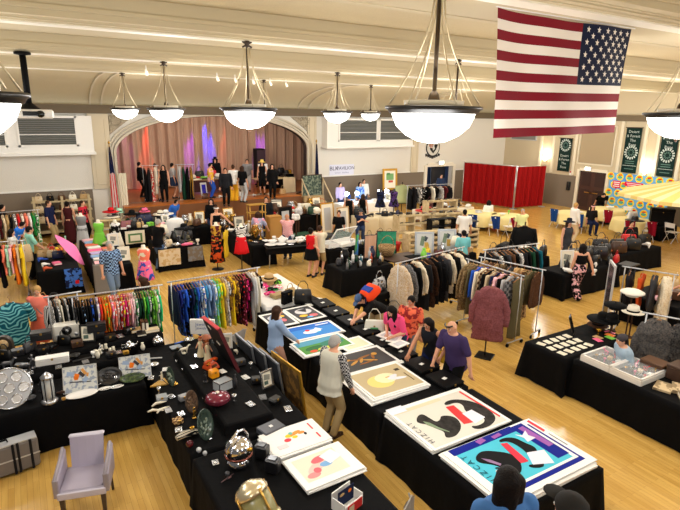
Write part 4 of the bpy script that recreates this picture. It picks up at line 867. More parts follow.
# ------ side table, riser and back
t = thing('maroon_dish', 'shiny maroon lidded glass dish on the side table riser', 'dish', G(218, 403, .91)); MB().lathe([(.08, 0), (.16, .03), (.19, .07), (.185, .08)], n=26).build('bowl', M((96, 28, 44), .15), t); MB().lathe([(.19, .08), (.17, .12), (.10, .155), (.03, .165)], n=26).build('lid', M((116, 34, 54), .12), t); MB().ell((0, 0, .178), (.03, .03, .02), 10, 6).build('knob', M('ivory', .3), t)
t = thing('maroon_cup', 'small maroon glass cup near the chrome kettle', 'cup', G(221, 417, .79)); MB().lathe([(.03, 0), (.07, .03), (.075, .06), (.065, .06), (.05, .02)], n=20).build('cup', M((110, 26, 52), .12), t)
tag(MB().box((0, 0, .012), (.26, .24, .02), b=.005).box((-.12, 0, .03), (.02, .24, .04)).box((.12, 0, .03), (.02, .24, .04)).box((0, -.11, .03), (.26, .02, .04)).box((0, .11, .03), (.26, .02, .04)).ell((0, 0, .02), (.05, .05, .015), 10, 6).build('ash_tray', M((138, 62, 54), .4), None, G(238, 401, .77), .25), 'square brick red tray beside the maroon dish', 'tray')
t = thing('glass_casket', 'clear glass casket with silver edges on the riser', 'box', G(223, 389, .91), .3); MB().box((0, 0, .08), (.24, .18, .14)).build('panes', gl, t); b = MB(); [b.box((sx*.12, sy*.09, .08), (.012, .012, .15)) for sx in (-1, 1) for sy in (-1, 1)]; [b.box((0, sy*.09, z), (.24, .012, .012)) for sy in (-1, 1) for z in (.01, .15)]; [b.box((sx*.12, 0, z), (.012, .18, .012)) for sx in (-1, 1) for z in (.01, .15)]; b.build('edges', M('silver', .2, 1), t)
casebox('bright yellow orange cube box on the riser', G(214, 377, .91), (.14, .13, .13), M((240, 156, 24), .3), .2, 'cube_box')
t = thing('telephone', 'orange retro telephone on the riser', 'telephone', G(211, 368, .91), .4); MB().loft([[(x*.1*q, y*.1*q, z) for x, y in ((-1, -1), (1, -1), (1, 1), (-1, 1))] for z, q in ((0, 1), (.03, 1), (.10, .7))], False).build('base', M((206, 74, 22), .3), t); MB().tube([(-.12, 0, .12), (-.09, 0, .15), (0, 0, .155), (.09, 0, .15), (.12, 0, .12)], [.035, .022, .02, .022, .035], 10).build('handset', M((220, 88, 30), .3), t); MB().tube([(0, -.1, .05), (0, -.075, .075)], .05, 16).build('dial', M('brown'), t)
for k, (x, y, lab) in enumerate(((201, 356, 'cream doll in a long dress nearer the bracelets'), (208, 360, 'taller cream doll in a long dress beside its twin'))):
    t = thing('doll', lab, 'doll', G(x, y, .91), -.8+k); MB().lathe([(.075, 0), (.07, .02), (.045, .14), (.035, .2), (.045, .25), (.025, .29)], n=18).build('dress', M((232, 216, 178)), t); MB().ell((0, 0, .325), (.035, .038, .042), 12, 8).caps((.04, 0, .25), (.06, -.05, .17), .014, .01, 7).caps((-.04, 0, .25), (-.06, -.05, .17), .014, .01, 7).build('body', M('skin'), t); MB().ell((0, .008, .345), (.038, .04, .034), 10, 8).build('hair', M((150, 78, 40)), t)
t = thing('bust_statue', 'small brown carved bust behind the two dolls', 'bust', G(206, 346, .91)); MB().lathe([(.06, 0), (.05, .03), (.035, .06), (.04, .09)], n=14).ell((0, 0, .13), (.06, .065, .07), 14, 10).caps((0, -.06, .13), (0, -.075, .12), .012, .012, 6).build('bust', M((168, 92, 58), .4), t); MB().lathe([(.12, .17), (.12, .18), (.06, .2), (.05, .22), (0, .225)], n=18).build('hat', M((150, 80, 50), .4), t)
t = thing('sign_box', 'white sign box with blue grey lettering behind the dolls', 'sign', G(203, 334, .77), -.55); b = MB().box((0, 0, .16), (.5, .06, .32), b=.01, mi=0)
for z in (.22, .14): text(b, 'Hohner' if z > 3 else 'Jewelry', .09, Matrix.Translation((0, -.032, z)) @ Matrix.Rotation(PI/2, 4, 'X'), 1)
b.build('board', [M('white', .4), M((120, 130, 170))], t)
lathe_item('silver_bowl', BOWL, sil, 'silver bowl by the end of the blue clothes', 'bowl', clamp(G(183, 334, .77), 1.6, 3.1, 4, 9.65), .9)
tag(MB().tube([(-.1, 0, .015), (.1, 0, .015)], .014).build('blue_tube', M((70, 120, 220), .4), None, clamp(G(178, 341, .77), 1.6, 3.1, 4, 9.7), .2), 'small blue and white tube near the sign box', 'tube')
casebox('flat grey tin at the inner corner of the stall', G(176, 348, .77), (.2, .16, .03), M((120, 126, 132), .4, .3), .1, 'tin')
# hinged case lid with a red edge, frames and chair beyond
t = thing('hinged_board', 'tall black leaning board with a bright red top edge standing on the side table', 'board', (2.78, 8.33, .79)); t.rotation_euler = (.36, 0, -PI/2+.1)
b = MB().box((0, 0, .45), (.64, .05, .9), mi=0); b.build('panel', M((16, 15, 18), .5), t); MB().box((0, 0, .915), (.66, .06, .03)).build('red_edge', M((196, 34, 50), .4), t); MB().box((.33, 0, .45), (.03, .06, .93)).build('side_edge', M((90, 22, 30), .5), t)
for k, (x, z) in enumerate(((-.1, .8), (0, .5))): MB().box((x, -.03, z), (.1, .008, .03), ry=.4).build('price_tag', M('ivory'), t)
chair_folding('grey metal folding chair behind the leaning black board', (3.22, 9.7, 0), -2.6, (150, 146, 140))
for k in range(3):
    p = V(3.34+.07*k, 8.7-.42*k, 0); picture(('grey framed picture leaning nearest the folding chair', 'silver framed picture leaning in the middle of the row', 'grey framed picture leaning nearest the gold frame')[k], p, .75, 1.05, 1.62, .16, M((150, 154, 162), .35, .4), ([M((60, 62, 70)), M((200, 200, 204)), M((110, 120, 150))], [(0, .1, .5, .3, 0), (-.1, -.2, .3, .2, .3)]))
p = V(3.55, 7.35, 0); picture('gold framed picture with an ornate carved edge leaning on the side table', p, .95, 1.15, 1.66, .14, M('gold', .4, .6), ([M((96, 74, 46), .6, 0, 'blotch', (150, 112, 60), 6), M((140, 100, 50))], [(0, .1, .4, .4, .2)]), border=.07)
# near table end
t = thing('chrome_kettle', 'large chrome kettle with a hooped handle on the near table', 'kettle', G(239, 464, .77), .6); MB().lathe([(.11, 0), (.15, .02), (.16, .05), (.13, .09), (.12, .12)], n=28).build('base', ch, t); MB().lathe([(.13, .12), (.17, .17), (.175, .24), (.15, .31), (.09, .36), (.03, .38)], n=28).build('body', M((226, 226, 232), .08, 1), t)
MB().tube([(-.18, 0, .2), (-.2, 0, .32), (-.12, 0, .43), (0, 0, .47), (.12, 0, .43), (.2, 0, .32), (.18, 0, .2)], .018, 8).build('hoop_handle', ch, t); MB().tube([(.14*math.cos(q*PI/10)*1.2, .14*math.sin(q*PI/10)*1.2, .155) for q in range(21)], .014, 6).build('copper_ring', M((120, 70, 60), .25, .9), t); MB().tube([(0, -.15, .26), (0, -.2, .27)], .03, 10).build('spigot', M('gold', .25, .9), t)
t = thing('ship_lantern', 'brass caged lantern with cream glass at the picture bottom', 'lantern', G(272, 534, .80), .3); t.rotation_euler = (-.5, -.3, 0); t.scale = (1.1, 1.1, 1.1); MB().lathe([(.17, 0), (.18, .05), (.16, .08)], n=28).build('brass_base', M((226, 212, 176), .25, .7), t); MB().lathe([(.165, .42), (.17, .45), (.14, .5), (.06, .545), (.02, .555)], n=28).build('brass_cap', M((226, 212, 176), .25, .7), t); MB().lathe([(.15, .08), (.155, .25), (.15, .42)], n=28).build('glass', M((150, 144, 96), .25), t)
for k in range(4): a = k*PI/2+.4; MB().tube([(.168*math.cos(a), .168*math.sin(a), .04), (.172*math.cos(a), .172*math.sin(a), .25), (.168*math.cos(a), .168*math.sin(a), .47)], .013, 6).build('cage_bar', M('brass', .3, .8), t)
MB().lathe([(.172, .14), (.178, .16), (.172, .18)], n=28).build('brass_band', M((206, 186, 140), .3, .8), t)
for k, (x, y) in enumerate(((262, 457), (273, 471))): t = thing('camera', ('black box camera nearer the chrome kettle', 'black box camera with a red button nearest the lower print stack')[k], 'camera', G(x, y, .77), .7); MB().box((0, 0, .09), (.13, .18, .18), b=.015).build('body', M((26, 26, 30), .35), t); MB().tube([(.06, 0, .1), (.10, 0, .1)], .04, 14).box((0, 0, .185), (.09, .1, .02)).build('lens', M('black', .15), t); MB().tube([(.065, -.06, .04), (.075, -.06, .04)], .012, 8).build('button', M('red'), t)
tag(MB().tube([(-.1, 0, .01), (.1, .02, .01)], .006).box((.02, 0, .012), (.05, .03, .02), b=.005).build('pocket_knife', M((120, 90, 90), .3, .6), None, G(228, 479, .77), .3), 'small pocket knife lying before the chrome kettle', 'knife')
t = thing('cash_box', 'flat dark grey box with a white label on the side table', 'box', G(271, 432, .77), .22); MB().box((0, 0, .05), (.34, .24, .09), b=.012).build('body', M((70, 72, 80), .4), t); MB().box((0, 0, .097), (.05, .05, .004)).build('label', M('white'), t)
# ================================================================ prints
WH = M((244, 243, 240), .6)
def poster(lab, c, w, d, z, rz, art, ms, name='art_print', group=None, th=.012, base=WH):
    """art: (polygon in the sheet's own metres, material index)"""
    b = MB().box((0, 0, th/2), (w, d, th), mi=0)
    for i, a_ in enumerate(art):
        pl, mi = a_[0], a_[1]
        if not isinstance(pl, str) and 9 < len(pl) < 20:      # round the drawn outline off
            for _ in (0, 1): pl = [((1-q)*pl[j][0]+q*pl[(j+1) % len(pl)][0], (1-q)*pl[j][1]+q*pl[(j+1) % len(pl)][1]) for j in range(len(pl)) for q in (.25, .75)]
        if isinstance(pl, str): text(b, pl, art[i][2], Matrix.Translation((art[i][3], art[i][4], th+.0004*(i+1))) @ Matrix.Rotation(art[i][5], 4, 'Z'), mi, depth=.0008); continue
        ar = sum(pl[j][0]*pl[(j+1) % len(pl)][1]-pl[(j+1) % len(pl)][0]*pl[j][1] for j in range(len(pl)))
        b.prism(pl if ar > 0 else pl[::-1], th-.001, th+.0005*(i+1), mi)
    return tag(b.build(name, [base]+ms, None, (c[0], c[1], z), rz), lab, 'print', group)
def rect(x, y, w, d, r=0): return [(x+(u*w*math.cos(r)-v*d*math.sin(r))/2, y+(u*w*math.sin(r)+v*d*math.cos(r))/2) for u, v in ((-1, -1), (1, -1), (1, 1), (-1, 1))]
def oval(x, y, a, b, n=24, r=0): return [(x+a*math.cos(2*PI*i/n)*math.cos(r)-b*math.sin(2*PI*i/n)*math.sin(r), y+a*math.cos(2*PI*i/n)*math.sin(r)+b*math.sin(2*PI*i/n)*math.cos(r)) for i in range(n)]
def stack(lab, c, w, d, z, rz, n, group):
    for k in range(n): poster(f'{lab}, {ORD[k]} sheet up', (c[0]+R.uniform(-.03, .03), c[1]+R.uniform(-.03, .03)), w*R.uniform(.97, 1.03), d*R.uniform(.97, 1.03), z+.013*k, rz+R.uniform(-.03, .03), [], [], 'mat_board', group)
    return z+.013*n
CY0 = 3.3
cloth('black cloth on the poster table section under the cream and blue animal prints', 4.2, 5.98, 3.28, 5.64, fl_=.6)
cloth('black cloth on the poster table section under the moon and night prints', 4.2, 5.98, 5.72, 7.98, fl_=.5)
cloth('black cloth on the poster table section under the seascape prints', 4.2, 5.98, 8.06, 10.55, fl_=.5)
z1 = stack('white mat board under the cream animal print', (4.96, 5.12), 1.46, 1.10, .765, 0, 4, 'boards under the cream animal print')
an1 = [([(-0.51, 0.11), (-0.4, 0.22), (-0.3, 0.23), (-0.28, 0.11), (-0.27, -0.04), (-0.18, -0.03), (-0.09, 0.06), (0.05, -0.03), (0.06, -0.16), (-0.03, -0.32), (-0.23, -0.44), (-0.37, -0.43), (-0.4, -0.38), (-0.32, -0.28), (-0.38, -0.16), (-0.42, -0.02), (-0.49, 0.04)], 2),
  ([(0.16, 0.28), (0.27, 0.33), (0.43, 0.3), (0.6, 0.14), (0.66, -0.05), (0.64, -0.28), (0.55, -0.42), (0.35, -0.50), (0.18, -0.49), (0.09, -0.44), (0.1, -0.36), (0.19, -0.41), (0.35, -0.39), (0.43, -0.29), (0.36, -0.14), (0.3, -0.04), (0.41, 0.12), (0.37, 0.23), (0.18, 0.23)], 2),
  ([(0.13, 0.2), (0.27, 0.18), (0.21, -0.31), (0.05, -0.28)], 3), ([(0.22, -0.06), (0.42, -0.05), (0.45, -0.3), (0.2, -0.35)], 4), ([(-0.42, 0.07), (-0.36, -0.01), (-0.32, -0.17), (-0.26, -0.31), (-0.27, -0.33), (-0.36, -0.19), (-0.43, -0.03)], 5)]
poster('cream print of a dark sea animal with a red band, on the poster table', (4.98, 5.11), 1.46, 1.10, z1, .0, [(rect(0, -.02, 1.36, .98), 1), ([(0.62, 0.44), (0.66, 0.46), (0.68, -0.38), (0.64, -0.4)], 3), (rect(-.24, .42, .9, .07), 7)]+an1+[(rect(-.58, .49, .28, .17), 4), ('H I Z C A T', 8, .11, -.63, -.14, PI/2)], [M((222, 219, 208), .6), M((30, 27, 26), .75, 0, 'fine', (62, 58, 55), 8), M((232, 58, 60), .6), M((232, 230, 242), .6), M((130, 150, 120), .6), M((190, 190, 190)), M((222, 212, 180)), M((90, 90, 96))])
z1 = stack('white mat board under the blue animal print', (5.10, 3.90), 1.66, 1.12, .765, .0, 5, 'boards under the blue animal print')
an2 = [([(-0.55, 0.24), (-0.43, 0.31), (-0.32, 0.31), (-0.2, 0.23), (-0.08, 0.12), (-0.05, 0.02), (-0.09, -0.11), (-0.24, -0.25), (-0.38, -0.22), (-0.41, -0.12), (-0.38, -0.03), (-0.45, 0.07), (-0.55, 0.15)], 2),
  ([(0.03, 0.38), (0.15, 0.38), (0.27, 0.31), (0.29, 0.18), (0.34, 0.04), (0.29, -0.05), (0.19, -0.18), (0.13, -0.3), (0.03, -0.29), (-0.06, -0.23), (-0.05, -0.18), (0.06, -0.22), (0.08, -0.15), (0.15, 0.03), (0.16, 0.15), (0.15, 0.25), (0.1, 0.32), (0.01, 0.34)], 2),
  ([(-0.01, 0.31), (0.08, 0.28), (0.02, -0.13), (-0.1, -0.11)], 3), ([(0.14, 0.0), (0.39, -0.07), (0.28, -0.32), (0.01, -0.21)], 4), ([(-0.47, 0.21), (-0.39, 0.13), (-0.33, 0.0), (-0.37, -0.02), (-0.45, 0.12)], 5)]
poster('turquoise and deep blue print of a dark sea animal with a red band', (5.12, 3.91), 1.66, 1.10, z1, .0, [(rect(-.05, .06, 1.32, .82), 1), (rect(-.16, .48, 1.16, .13), 7), (rect(.52, .12, .22, .80), 7), ([(-.75, -.39), (.71, -.39), (.71, -.46), (-.75, -.46)], 7), (rect(.69, .0, .03, .9), 7), ([(0.74, 0.51), (0.79, 0.52), (0.79, 0.23), (0.74, 0.21)], 3), (rect(.765, .0, .012, .3), 6), (rect(-.2, .49, .14, .08, .2), 8), (rect(.08, .47, .16, .06, .1), 8), (rect(.55, .2, .1, .5, .06), 8), ([(0.33, 0.36), (0.40, 0.30), (0.53, 0.36), (.48, .26), (0.52, 0.17), (0.35, 0.16), (.38, .25)], 4)]+an2+[('H I Z C A T', 9, .12, -.65, .06, PI/2)], [M((80, 196, 220), .75), M((12, 12, 14), .75), M((236, 50, 72), .6), M((232, 230, 244), .6), M((150, 120, 160), .6), M((60, 60, 70)), M((10, 30, 140), .75), M((150, 70, 170), .5), M((20, 70, 90))])
z1 = stack('white mat board under the moon print', (4.80, 6.44), 1.12, .92, .765, 0, 5, 'boards under the moon print')
poster('beige print of a pale yellow moon with a drifting figure', (4.82, 6.45), 1.06, .86, z1, .0, [(rect(0, 0, .98, .78), 1), (oval(-.12, -.02, .24, .2), 2), (oval(.02, .04, .2, .16), 3), (oval(.14, .02, .12, .05, 20, .4), 4), (oval(.2, -.06, .16, .04, 20, -.2), 4), (rect(.06, .05, .08, .02), 5), (rect(.36, .2, .09, .07), 6), (rect(.4, -.1, .02, .28), 7)], [M((196, 178, 140), .6), M((238, 216, 130), .6), M((246, 232, 190), .6), M((224, 228, 236), .6), M((230, 150, 60)), M((60, 50, 44)), M((120, 100, 70))])
z1 = stack('white mat board under the night print', (4.92, 7.30), 1.25, .84, .765, 0, 3, 'boards under the night print')
poster('black print with golden brown curling figures', (4.92, 7.30), 1.2, .8, z1, .0, [(rect(0, 0, 1.02, .64), 1)]+[(oval(x, y, a, b, 14, r), 2+k % 2) for k, (x, y, a, b, r) in enumerate(((-.22, -.05, .12, .03, .5), (-.15, .04, .14, .025, -.3), (-.05, -.02, .1, .03, .9), (.06, .08, .16, .03, .2), (.1, -.08, .14, .028, -.5), (.22, .02, .1, .03, 1.2), (-.3, .08, .08, .03, .2), (.0, -.14, .18, .02, .1), (.3, .1, .06, .05, 0)))]+[(rect(-.42, 0, .03, .3), 3)], [M((22, 22, 24), .5), M((196, 146, 66), .6), M((148, 96, 48), .6)])
poster('pale green and white print beside the old man in the vest', (5.14, 7.98), .62, .5, .80, .05, [(rect(0, 0, .5, .38), 1), (oval(-.1, .02, .12, .08), 2)], [M((220, 226, 196)), M((130, 160, 80))])
z1 = stack('white mat board under the green landscape print', (4.60, 8.22), 1.12, .62, .765, 0, 3, 'boards under the landscape print')
poster('green and blue landscape print with a red patch', (4.60, 8.24), 1.1, .64, z1, .02, [(rect(0, 0, 1.0, .54), 1), (rect(0, .17, 1.0, .2), 2), (oval(-.2, -.1, .22, .1), 3), (oval(.2, -.02, .26, .12), 4), (oval(-.3, -.2, .08, .05), 5), (oval(.34, .1, .1, .06), 6), (oval(.0, -.18, .2, .06), 7)], [M((84, 150, 70), .6), M((90, 160, 190), .6), M((50, 110, 60), .6), M((60, 130, 110), .6), M((220, 90, 60)), M((40, 60, 140)), M((220, 226, 90))])
z1 = stack('white mat board under the sea print', (4.76, 8.92), 1.12, .66, .765, 0, 3, 'boards under the sea print')
poster('bright blue sea print with a white sail and red dot', (4.76, 8.93), 1.1, .68, z1, -.02, [(rect(0, 0, 1.0, .58), 1), (rect(0, .2, 1.0, .18), 2), (oval(-.05, -.06, .2, .09), 3), ([(-.02, -.02), (.2, -.04), (.1, .1)], 3), (oval(-.12, .02, .05, .04), 4), ([(.0, -.12), (.16, -.1), (.04, -.16)], 5), (rect(.3, .2, .3, .04), 3)], [M((62, 140, 220), .6), M((40, 110, 206), .6), M((238, 242, 248), .6), M((226, 40, 40)), M((60, 190, 230))])
bw = [M((46, 48, 58), .5), M((220, 220, 224), .6), M((240, 120, 130)), M((250, 200, 70)), M((110, 180, 230))]
poster('dark photo print with bright specks nearest the white table', (4.42, 9.88), .62, .82, .775, .0, [(rect(0, 0, .5, .66), 1), (oval(-.05, .1, .16, .14), 2), (oval(.08, -.1, .06, .08), 3), (oval(.14, .12, .05, .05), 4)], bw)
poster('dark photo print with a white figure at the far table end', (5.08, 9.94), .66, .86, .775, .04, [(rect(0, 0, .56, .72), 1), (oval(.02, .1, .2, .16), 2), ([(-.1, .2), (.16, .24), (.06, .02)], 1), (oval(-.1, -.14, .1, .06), 4), (oval(.12, -.2, .1, .07), 3), (oval(.0, -.26, .08, .04), 5)], bw)
for k in range(8):
    y = 10.2-.60*k; 
    if k < 8: casebox(f'flat black print box with white label, {ORD[k]} from the hat table', (5.70, y, .765), (.42, .50, .085), M('cloth', .6), R.uniform(-.04, .04), 'archive_box', 'box', group='black boxes along the poster table')
for k in range(8): card(f'white price card on the {ORD[k]} black box from the hat table', (5.68, 10.18-.60*k, .852), .085, .004, WH, .3) .scale = (1, 16, 1)
for k, (x, y, r) in enumerate(((386, 336, .3), (394, 340, .7), (399, 345, .2))): poster(('loose white print held by the woman in pink', 'loose white print below the pink woman’s hands'.replace('’s', ''), 'loose white print lying nearest the black tank top woman')[k], G(x, y, .86+.02*k), .34, .26, .88+.02*k, r, [(rect(0, 0, .22, .14), 1)], [M((210, 210, 216))])
# print stacks on the near side table
z1 = stack('white print under the dancing figure print', (2.78, 5.72), .84, .56, .765, .03, 5, 'sheets under the dancing figure print')
poster('white print of small colourful figures with a red line', (2.78, 5.73), .84, .56, z1, .03, [(oval(-.06, .06, .06, .04), 1), (oval(.04, .08, .09, .035, 16, .3), 2), (oval(-.12, -.02, .05, .04), 3), (oval(.0, -.0, .04, .03), 1), (oval(.12, .05, .05, .03), 2), (oval(-.02, .1, .03, .03), 4), (oval(.16, .0, .02, .03), 5), (rect(.3, .12, .02, .16), 3), (rect(.3, -.12, .02, .12), 3), (rect(-.24, -.12, .14, .08), 6)], [M((244, 206, 60)), M((236, 150, 70)), M((230, 70, 80)), M((120, 190, 180)), M((40, 40, 44)), M((246, 220, 222))])
z1 = stack('white print under the reclining figure print', (2.84, 5.04), .84, .64, .765, .03, 4, 'sheets under the reclining figure print')
poster('white print of a reclining pink and blue figure', (2.84, 5.04), .84, .64, z1, .03, [(rect(-.03, .02, .6, .46), 1), (oval(-.1, .0, .16, .07, 20, .5), 2), (oval(.0, .12, .12, .06, 20, .2), 3), (oval(-.2, -.12, .09, .05), 4), (oval(.04, .0, .09, .05), 5), (oval(-.12, -.06, .05, .05), 3), (rect(.16, .1, .22, .2, .3), 6)], [M((232, 226, 206)), M((246, 200, 190)), M((226, 110, 120)), M((240, 150, 150)), M((130, 180, 226)), M((238, 238, 246))])
t = thing('postcard_box', 'open white box holding a dark blue card and a red card', 'box', G(347, 506, .77), .28); b = MB(); b.box((0, 0, .01), (.3, .2, .02)); b.box((0, .1, .1), (.3, .012, .2)); b.box((0, -.1, .06), (.3, .012, .12)); [b.box((s*.15, 0, .075), (.012, .2, .15)) for s in (-1, 1)]; b.build('box', WH, t)
tag(MB().box((0, 0, .12), (.26, .008, .2), mi=0).ell((.06, -.006, .16), (.03, .004, .025), 10, 6, 1).ell((-.07, -.006, .17), (.04, .004, .02), 10, 6, 2).build('postcard', [M((24, 34, 66)), M('orange'), M('tan')], None, G(347, 506, .79)+V(0, .03, 0), .28), 'dark blue card with orange shapes inside the open white box', 'card')
tag(MB().box((0, 0, .07), (.24, .006, .11), mi=0).box((-.06, -.004, .07), (.08, .004, .08), mi=1).build('postcard', [M((206, 50, 48)), M('beige')], None, G(347, 506, .77)+V(.035, -.115, 0), .28), 'red card on the front of the open white box', 'card')
chair_folding('grey folding chair whose back shows at the picture bottom', (G(404, 506, .84)-V(-.16, .24, .84))[:], .58, (160, 154, 146))
# hat table beyond the posters
cloth('white cloth over the hat table beyond the posters', 4.5, 5.85, 10.75, 13.1, .76, M('white', .8))
hat('tan straw hat topmost at the far end of the white hat table', G(269, 279, .95), M('tan'), 'fedora', 1.35)
for k in range(3): casebox(('tan hat box under the straw hat', 'brown wicker box beside the scarves', 'black case standing on the hat table before the bag')[k], G(*((268, 284, .77), (278, 297, .77), (287, 303, .77))[k]), ((.3, .3, .17), (.34, .24, .1), (.3, .12, .3))[k], M(('tan', 'khaki', 'black')[k]), .2*k, 'hat_box')
for k, (x, y, c_) in enumerate(((266, 290, 'magenta'), (272, 292, 'black'), (276, 289, 'pink'), (270, 296, 'magenta'), (281, 288, 'beige'), (263, 287, 'pink'), (277, 284, 'black'))):
    b = MB(); [b.ell((R.uniform(-.08, .08), R.uniform(-.08, .08), .04+R.uniform(0, .04)), (.09, .07, .04), 8, 6, None, Matrix.Rotation(R.uniform(-1, 1), 3, 'Z')) for _ in range(5)]; tag(fuse(b, .014, 2).build('scarf', M(c_, .8, 0, 'blotch', ('white', 'green', 'white', 'pink', 'brown', 'magenta', 'lgreen')[k], 14), None, G(x, y, .77)), f'crumpled {CN.get(c_, c_)} patterned scarf, {ORD[k]} in the heap on the hat table', 'scarf', 'scarves on the hat table')
bag('big black leather bag on the hat table', G(303, 303, .77), M('black', .4), .42, .34, .2, -.4); bag('tan basket bag between the scarves and the black bag', G(290, 296, .77), M('tan', .8, 0, 'check', 'khaki', 40), .3, .2, .16, .3)
for k, (x, y) in enumerate(((306, 300), (312, 304), (318, 300))): poster(('white leaflet near the black leather bag', 'white leaflet at the table corner', 'white leaflet farthest from the hats')[k], G(x, y, .77), .26, .2, .772, .3*k, [], [], 'leaflet')
casebox('flat black case lying beyond the dark photo prints', (5.5, 10.68, .77), (.5, .36, .06), M('cloth'), .1, 'archive_box')
# ================================================================ stalls across the hall
PROF = dict(vase=VASE, bottle=BOTTLE, bowl=BOWL, cup=CUP, plate=PLATE, jar=[(.05, 0), (.06, .02), (.06, .1), (.045, .12), (.05, .13), (.02, .15), (0, .155)], candlestick=[(.05, 0), (.05, .01), (.012, .03), (.02, .08), (.01, .16), (.025, .2), (.02, .21)], urn=[(.05, 0), (.03, .03), (.09, .12), (.1, .2), (.06, .27), (.075, .3), (.06, .3)])
CATS = dict(vase='vase', bottle='bottle', bowl='bowl', cup='cup', plate='plate', jar='jar', candlestick='candlestick', urn='urn')
def item(kind, c_, lab, p, group=None, s=1):
    mt = M(c_, .4) if isinstance(c_, str) and c_ not in ('silver', 'brass', 'gold') else (M(c_, .25, .9) if isinstance(c_, str) else M(*c_))
    if kind in PROF: return lathe_item(kind, PROF[kind], mt, lab, CATS[kind], p, 1.25*s, group, 14)
    if kind == 'box': return casebox(lab, p, (.24*s, .18*s, .14*s), mt, R.uniform(-.4, .4), 'trinket_box', 'box', group=group)
    if kind == 'book': return book(lab, p, (.2*s, .27*s, .05*s), mt, R.uniform(-.3, .3), group)
    if kind == 'bag': return bag(lab, p, mt, .30*s, .22*s, .13*s, R.uniform(-.7, .7), None, group)
    if kind == 'hat': return hat(lab, p, mt, R.choice(('fedora', 'cloche', 'wide')), 1.15*s, 'black' if c_ != 'black' else 'dgrey', 0, group)
    if kind == 'shoe': return shoe(lab, p, mt, R.uniform(-1, 1), 1.1*s, group)
    if kind == 'figurine': return figurine(lab, p, mt, .3*s, R.randrange(2), R.uniform(-2, 2), group)
    if kind == 'teapot': t = teapot(lab, p, mt, 1.2*s, R.uniform(-2, 2)); return t
    if kind == 'basket':
        t = thing('basket', lab, 'basket', p, 0, group); MB().lathe([(.11*s, 0), (.14*s, .1*s), (.15*s, .16*s), (.13*s, .16*s), (.1*s, .02)], n=18).build('bowl', mt, t); MB().tube([(.14*s*math.cos(q*PI/8), 0, .15*s+.18*s*math.sin(q*PI/8)) for q in range(9)], .012, 6).build('handle', mt, t); return t
    if kind == 'lamp':
        t = thing('table_lamp', lab, 'lamp', p, 0, group); MB().lathe([(r*s*1.2, z*s*1.2) for r, z in LAMPP], n=14).build('base', mt, t); MB().lathe([(.17*s, .3*s), (.1*s, .52*s), (.095*s, .52*s), (.16*s, .3*s)], n=18).build('shade', M('ivory'), t); return t
    if kind == 'frame': return picture(lab, p, .34*s, .42*s, R.uniform(-.5, .3), .2, mt, ([M('ivory'), M((150, 150, 140)), M((90, 110, 100))], [(0, .1, .5, .3, .2), (-.1, -.2, .3, .2, 0)]), border=.035, group=group)
    if kind == 'scarf':
        b = MB(); [b.ell((R.uniform(-.1, .1)*s, R.uniform(-.08, .08)*s, .04+R.uniform(0, .05)), (.11*s, .08*s, .045), 8, 6, None, Matrix.Rotation(R.uniform(-1, 1), 3, 'Z')) for _ in range(5)]; return tag(fuse(b, .02, 2).build('scarf', mt, None, p), lab, 'scarf', group)
    if kind == 'jewel':
        b = MB(); b.box((0, 0, .006), (.16*s, .22*s, .012), b=.003); b.tube([(.05*s*math.cos(q), .08*s*math.sin(q), .016) for q in [i*.5 for i in range(13)]], .006, 4); return tag(b.build('necklace', [mt], None, p, R.uniform(-.3, .3)), lab, 'necklace', group)
    if kind == 'radio':
        t = thing('radio', lab, 'radio', p, R.uniform(-.3, .3), group); MB().box((0, 0, .12*s), (.36*s, .16*s, .24*s), b=.03).build('case', mt, t); MB().tube([(.1*s, -.08*s, .13*s), (.1*s, -.1*s, .13*s)], .05*s, 14).build('dial', M('ivory'), t); return t
    raise ValueError(kind)
WORDS = dict(figurine='figurine', jewel='necklace on a pad', frame='framed picture', lamp='table lamp', box='trinket box', radio='old radio')
def row(p0, p1, z, kinds, ref, group, depth=.3, s=1):
    p0 = V(*p0); p1 = V(*p1); d = (p1-p0); nrm = V(-d.y, d.x).normalized() if len(d) == 2 else None; n = len(kinds)
    for i, (k, c_) in enumerate(kinds):
        q = p0+d*((i+.5)/n)+nrm*depth*((i % 3)-1)*.5; nm = CN.get(c_, c_) if isinstance(c_, str) else CN.get(c_[0], c_[0])
        if not isinstance(c_, str) and len(c_) > 4: nm += ' and '+CN.get(c_[4], c_[4])
        item(k, c_, f"{nm} {WORDS.get(k, k)}, {ORD[i]} from {ref}", V(q.x, q.y, z+.005), group, s)
def seq(*a): return [tuple(x.split()) for x in a]
K = lambda t: [tuple(x.split(':')) for x in t.split()]
